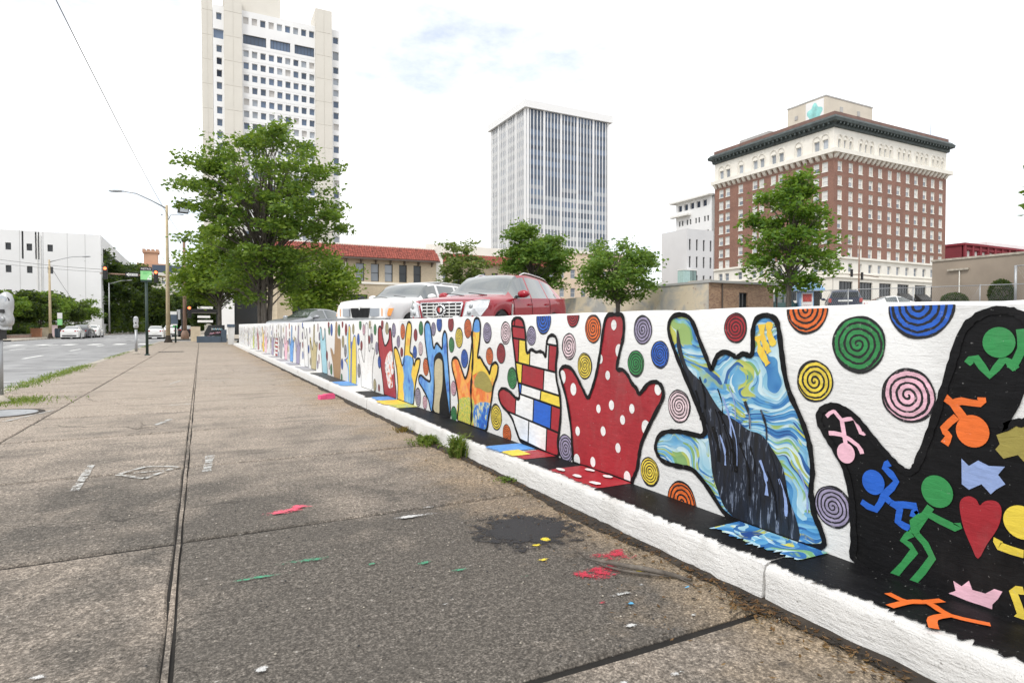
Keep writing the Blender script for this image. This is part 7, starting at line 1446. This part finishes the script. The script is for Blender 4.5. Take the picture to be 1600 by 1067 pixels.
# painted dark bench at the corner
bn = thing('painted_bench', 'dark painted concrete bench with pink and pale scrawl at the far end', 'bench', (.75, 50.6, 0))
MB().box((-1.0, -.35, 0), (.62, .35, .46)).build('seat', M['sign_blue'], bn); bk_ = MB().prism([(-.45, .36, 0), (.9, .36, 0), (.9, .52, 1.30), (-.2, .52, 1.28), (-.5, .45, .7)], (0, .16, 0)).build('backrest', M['dark'], bn)
MB().box((.63, -.30, 0), (1.0, .34, .95)).build('armrest', M['sign_blue'], bn)
def scrawl(pts, w, mat):
    mb = MB(); mb.tube(pts, w, 5); mb.build('scrawl', M[mat], bk_, True)
bx = lambda x, z: (x, .34+.12*z-.03, z)
for k in range(9): scrawl([bx(-.12+.1*k, .58+.012*k), bx(-.08+.1*k, .72+.012*k), bx(-.03+.1*k, .58+.02*k), bx(.0+.1*k, .66+.012*k)], .022, 'w_pink' if False else 'p_red' if k % 4 == 3 else 'p_pink')
for k in range(6): scrawl([bx(.0+.12*k, .92), bx(.04+.12*k, 1.06), bx(.09+.12*k, .92), bx(.12+.12*k, 1.0)], .028, 'p_teal' if k % 2 else 'p_white')
for k in range(5): MB().box((-.9+.3*k, -.2, .461), (-.7+.3*k, .05, .468)).build('paint_patch', M[['p_white', 'p_teal', 'p_pink', 'p_white', 'p_green'][k]], bn)
wp = thing('white_gate_post', 'short white post with a dark cap at the far end of the painted wall', 'post', (1.75, 43.0, 0)); MB().box((-.18, -.18, 0), (.18, .18, 1.12)).build('post', M['kerbwhite'], wp); MB().box((-.22, -.22, 1.12), (.22, .22, 1.3)).build('cap', M['sign_blue'], wp)
sb = thing('sandwich_board', 'brown folding board standing on the pavement behind the dark bench', 'board', (-.35, 56, 0)); 
for s in (1, -1): MB().prism([(-.35, -.3*s, 0), (.35, -.3*s, 0), (.35, -.02*s, 1.2), (-.35, -.02*s, 1.2)], (0, .03*s, 0)).build('board', M['tanbrick'], sb)
# dark canopy with white sign boards by the tower entrance
cp = thing('entrance_canopy', 'dark flat canopy with three white sign boards beyond the crossing', 'canopy', (-.3, 84, 0)); MB().box((-1.9, 0, 3.0), (2.4, 4, 3.45)).build('roof', M['black'], cp)
for x, y in ((-1.7, .2), (2.2, .2), (-1.7, 3.8), (2.2, 3.8)): MB().tube([(x, y, 0), (x, y, 3.0)], .06, 8).build('post', M['dark'], cp)
for k, z in enumerate((3.62, 2.5, 1.95)): MB().box((.0, -.12, z-.14), (1.7-.3*(k == 1), -.07, z+.14)).build('sign_board', M['sign_white'], cp)
# overhead wires
def wire(label, pts, r=.012, sag=.018):
    mb = MB(); q = []
    for a, b in zip(pts, pts[1:]):
        for k in range(14): t = k/14; q.append((a[0]+(b[0]-a[0])*t, a[1]+(b[1]-a[1])*t, a[2]+(b[2]-a[2])*t-4*t*(1-t)*((Vector(a)-Vector(b)).length*sag)))
    q.append(pts[-1]); mb.tube(q, r, 5); o = mb.build('overhead_wire', M['black']); tag(o, label, 'wire'); return o
wire('long black overhead wire sloping from the top left towards the signal pole', [(-3.30, -10, 8.35), (-1.4, 70.6, 10.2)], .011, .013)
up = thing('utility_pole', 'brown wooden utility pole at the far left edge across the road', 'utility pole', (-25.5, 76, .7)); MB().tube([(0, 0, -.5), (0, 0, 10)], [.16, .11], 10).build('pole', M['pole_brown'], up, True); MB().cbox((0, 0, 9.2), (1.8, .1, .12)).build('crossarm', M['pole_brown'], up)
wire('upper span wire crossing before the white office block', [(-25.4, 76, 9.0), (-8.35, 70.6, 6.75)], .018); wire('lower span wire crossing before the white office block', [(-25.4, 76, 8.5), (-8.35, 70.6, 6.5)], .014)
wire('guy wire running down from the far street lamp', [(-14.8, 83.9, 8.0), (-18.2, 141.2, 3.0)], .02)
# kiosk with blue roof
ks = thing('info_kiosk', 'small information kiosk with a light blue hipped roof and a red and white notice', 'kiosk', (34.5, 26.0, lotz(34.5, 26)), R(-38)); ks.scale = (.86, .86, .95)
M['kiosk_blue'] = plain('kiosk_blue', (.25, .42, .66), .55, .08, 3)
mb = MB(); a, h1, h2 = 1.0, 2.05, 2.75
mb.add([(-a, -.8, h1), (a, -.8, h1), (a, .8, h1), (-a, .8, h1), (-.45, 0, h2), (.45, 0, h2), (-a, -.8, h1-.12), (a, -.8, h1-.12), (a, .8, h1-.12), (-a, .8, h1-.12)], [(0, 1, 5, 4), (1, 2, 5), (2, 3, 4, 5), (3, 0, 4), (6, 7, 1, 0), (7, 8, 2, 1), (8, 9, 3, 2), (9, 6, 0, 3), (9, 8, 7, 6)]); mb.build('roof', M['kiosk_blue'], ks)
MB().box((-.62, -.4, 0), (.35, .4, h1-.12)).build('body', M['kiosk_blue'], ks); MB().box((.36, -.3, 0), (.8, .4, h1-.12)).build('doorway', M['black'], ks); np_ = MB().box((-.5, -.44, .3), (.28, -.402, 1.8)).build('notice', M['sign_white'], ks)
MB().box((-.42, -.46, 1.2), (.2, -.443, 1.72)).build('red_panel', plain('notice_red', (.45, .06, .05), .6, .3, 9), np_); MB().box((-.42, -.46, .4), (.2, -.443, .55)).build('orange_panel', M['amber'], np_)
for k in range(3): MB().box((-.40, -.456, .7+.13*k), (.18, -.443, .76+.13*k)).build('print_line', M['sign_pink'], np_)
# teal pickup and low white truck by the hotel
def pickup(label, loc, rz, mat):
    t = thing('pickup_truck', label, 'truck', loc, rz, 'vehicles on the street by the brick hotel')
    side = [(-2.6, .45), (-2.6, 1.12), (-.35, 1.12), (-.3, 1.15), (-.15, 1.72), (.65, 1.74), (1.15, 1.2), (2.3, 1.08), (2.5, .9), (2.5, .45)]
    mb = MB(); mb.prism([(x, -.9, z) for x, z in side[:3]+[(-.35, .45)]], (0, .06, 0)); mb.prism([(x, .84, z) for x, z in side[:3]+[(-.35, .45)]], (0, .06, 0)); mb.box((-2.6, -.84, .45), (-.35, .84, .7)); mb.box((-2.6, -.838, .7), (-2.54, .838, 1.1)); mb.build('cargo_bed', M[mat], t)
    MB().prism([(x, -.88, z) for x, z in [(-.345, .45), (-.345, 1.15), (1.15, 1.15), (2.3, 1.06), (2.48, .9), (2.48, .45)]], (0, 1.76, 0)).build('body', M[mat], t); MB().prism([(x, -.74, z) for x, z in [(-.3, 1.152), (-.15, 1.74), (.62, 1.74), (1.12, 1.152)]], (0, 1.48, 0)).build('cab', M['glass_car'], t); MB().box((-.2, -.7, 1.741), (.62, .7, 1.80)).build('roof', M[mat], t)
    for x in (-.28, .28, .95): 
        for s in (1, -1): MB().tube([(x, .76*s, 1.15), (x-.0 if x < .5 else .6, .74*s, 1.74)], .035, 5).build('pillar', M[mat], t)
    for ax in (1.55, -1.5):
        for s in (1, -1): o = link('wheel', wheel_mesh(.37), t, (ax, .80*s, .37), (0, 0, 0 if s > 0 else math.pi)); link('rim', rim_mesh(.37), o)
    for s in (1, -1): MB().box((-2.63, .66*s-.1, .8), (-2.59, .66*s+.1, 1.05)).build('tail_light', M['taillens'], t); MB().box((2.47, .66*s-.14, .72), (2.51, .66*s+.14, .9)).build('headlight', M['lens'], t)
    MB().cbox((2.5, 0, .5), (.14, 1.8, .18)).build('bumper', M['chrome'], t); MB().cbox((-2.6, 0, .5), (.14, 1.8, .18)).build('bumper', M['chrome'], t); return t
pickup('dark teal pickup truck left of the blue roofed kiosk behind the tree trunk', (33.2, 27.6, lotz(33, 27.5)), R(-15), 'car_teal'); 
simple_lamps(car('tan_sedan', 'pale sedan right of the black wagon, mostly hidden behind the painted wall', 'car', (47.2, 28.2, lotz(47, 28)), R(-30), SEDAN, 'car_white', gq, False)[0], SEDAN)
# chain link fence beyond the wall on the right
def fence():
    pts = [(30.8, 24.6), (34, 22.9), (37.5, 21.2), (41, 19.4), (44.5, 17.7), (48, 16.0)]
    t = thing('chain_link_fence', 'low chain link fence with thin steel posts in front of the hotel street', 'fence', (pts[0][0], pts[0][1], 0)); o = Vector((pts[0][0], pts[0][1], 0)); H_ = 1.75
    for x, y in pts: MB().tube([Vector((x, y, lotz(x, y)-.1))-o, Vector((x, y, lotz(x, y)+H_+.05))-o], .03, 7).build('post', M['steel'], t, True)
    mb = MB()
    for (xa, ya), (xb, yb) in zip(pts, pts[1:]):
        MB().tube([Vector((xa, ya, lotz(xa, ya)+H_))-o, Vector((xb, yb, lotz(xb, yb)+H_))-o], .022, 6).build('rail', M['steel'], t, True); n = 30
        for k in range(n):
            for sg in (0, 1):
                u0, u1 = k/n, (k+8)/n
                if sg: u0, u1 = u1, u0
                P = []
                for u, z in ((u0, .05), (u1, H_)):
                    u = min(u, 1); P.append(Vector((xa+(xb-xa)*u, ya+(yb-ya)*u, lotz(xa, ya)+(lotz(xb, yb)-lotz(xa, ya))*u+z))-o)
                mb.tube(P, .002, 3, caps=False)
    m = mb.build('wire_mesh', M['steel'], t); m['kind'] = 'stuff'
fence()
def tall_fence():
    pts = [(66, 28.4), (66, 24), (66, 19.5), (66, 15)]; z0 = lotz(66, 25); o = Vector((66, 28.4, z0)); t = thing('tall_fence', 'taller chain link fence with thick grey end post before the tan building', 'fence', o)
    for i, (x, y) in enumerate(pts): MB().tube([(0, y-28.4, -.1), (0, y-28.4, 4.0)], .11 if i == 0 else .05, 8).build('post', M['steel'], t, True)
    MB().tube([(0, 0, 3.95), (0, -13.4, 3.95)], .04, 6).build('rail', M['steel'], t); mb = MB()
    for k in range(60): mb.tube([(0, -k*.22, .05), (0, -min(13.4, k*.22+2.2), 3.9)], .004, 3, caps=False); mb.tube([(0, -min(13.4, k*.22+2.2), .05), (0, -k*.22, 3.9)], .004, 3, caps=False)
    m = mb.build('wire_mesh', M['steel'], t); m['kind'] = 'stuff'
tall_fence()
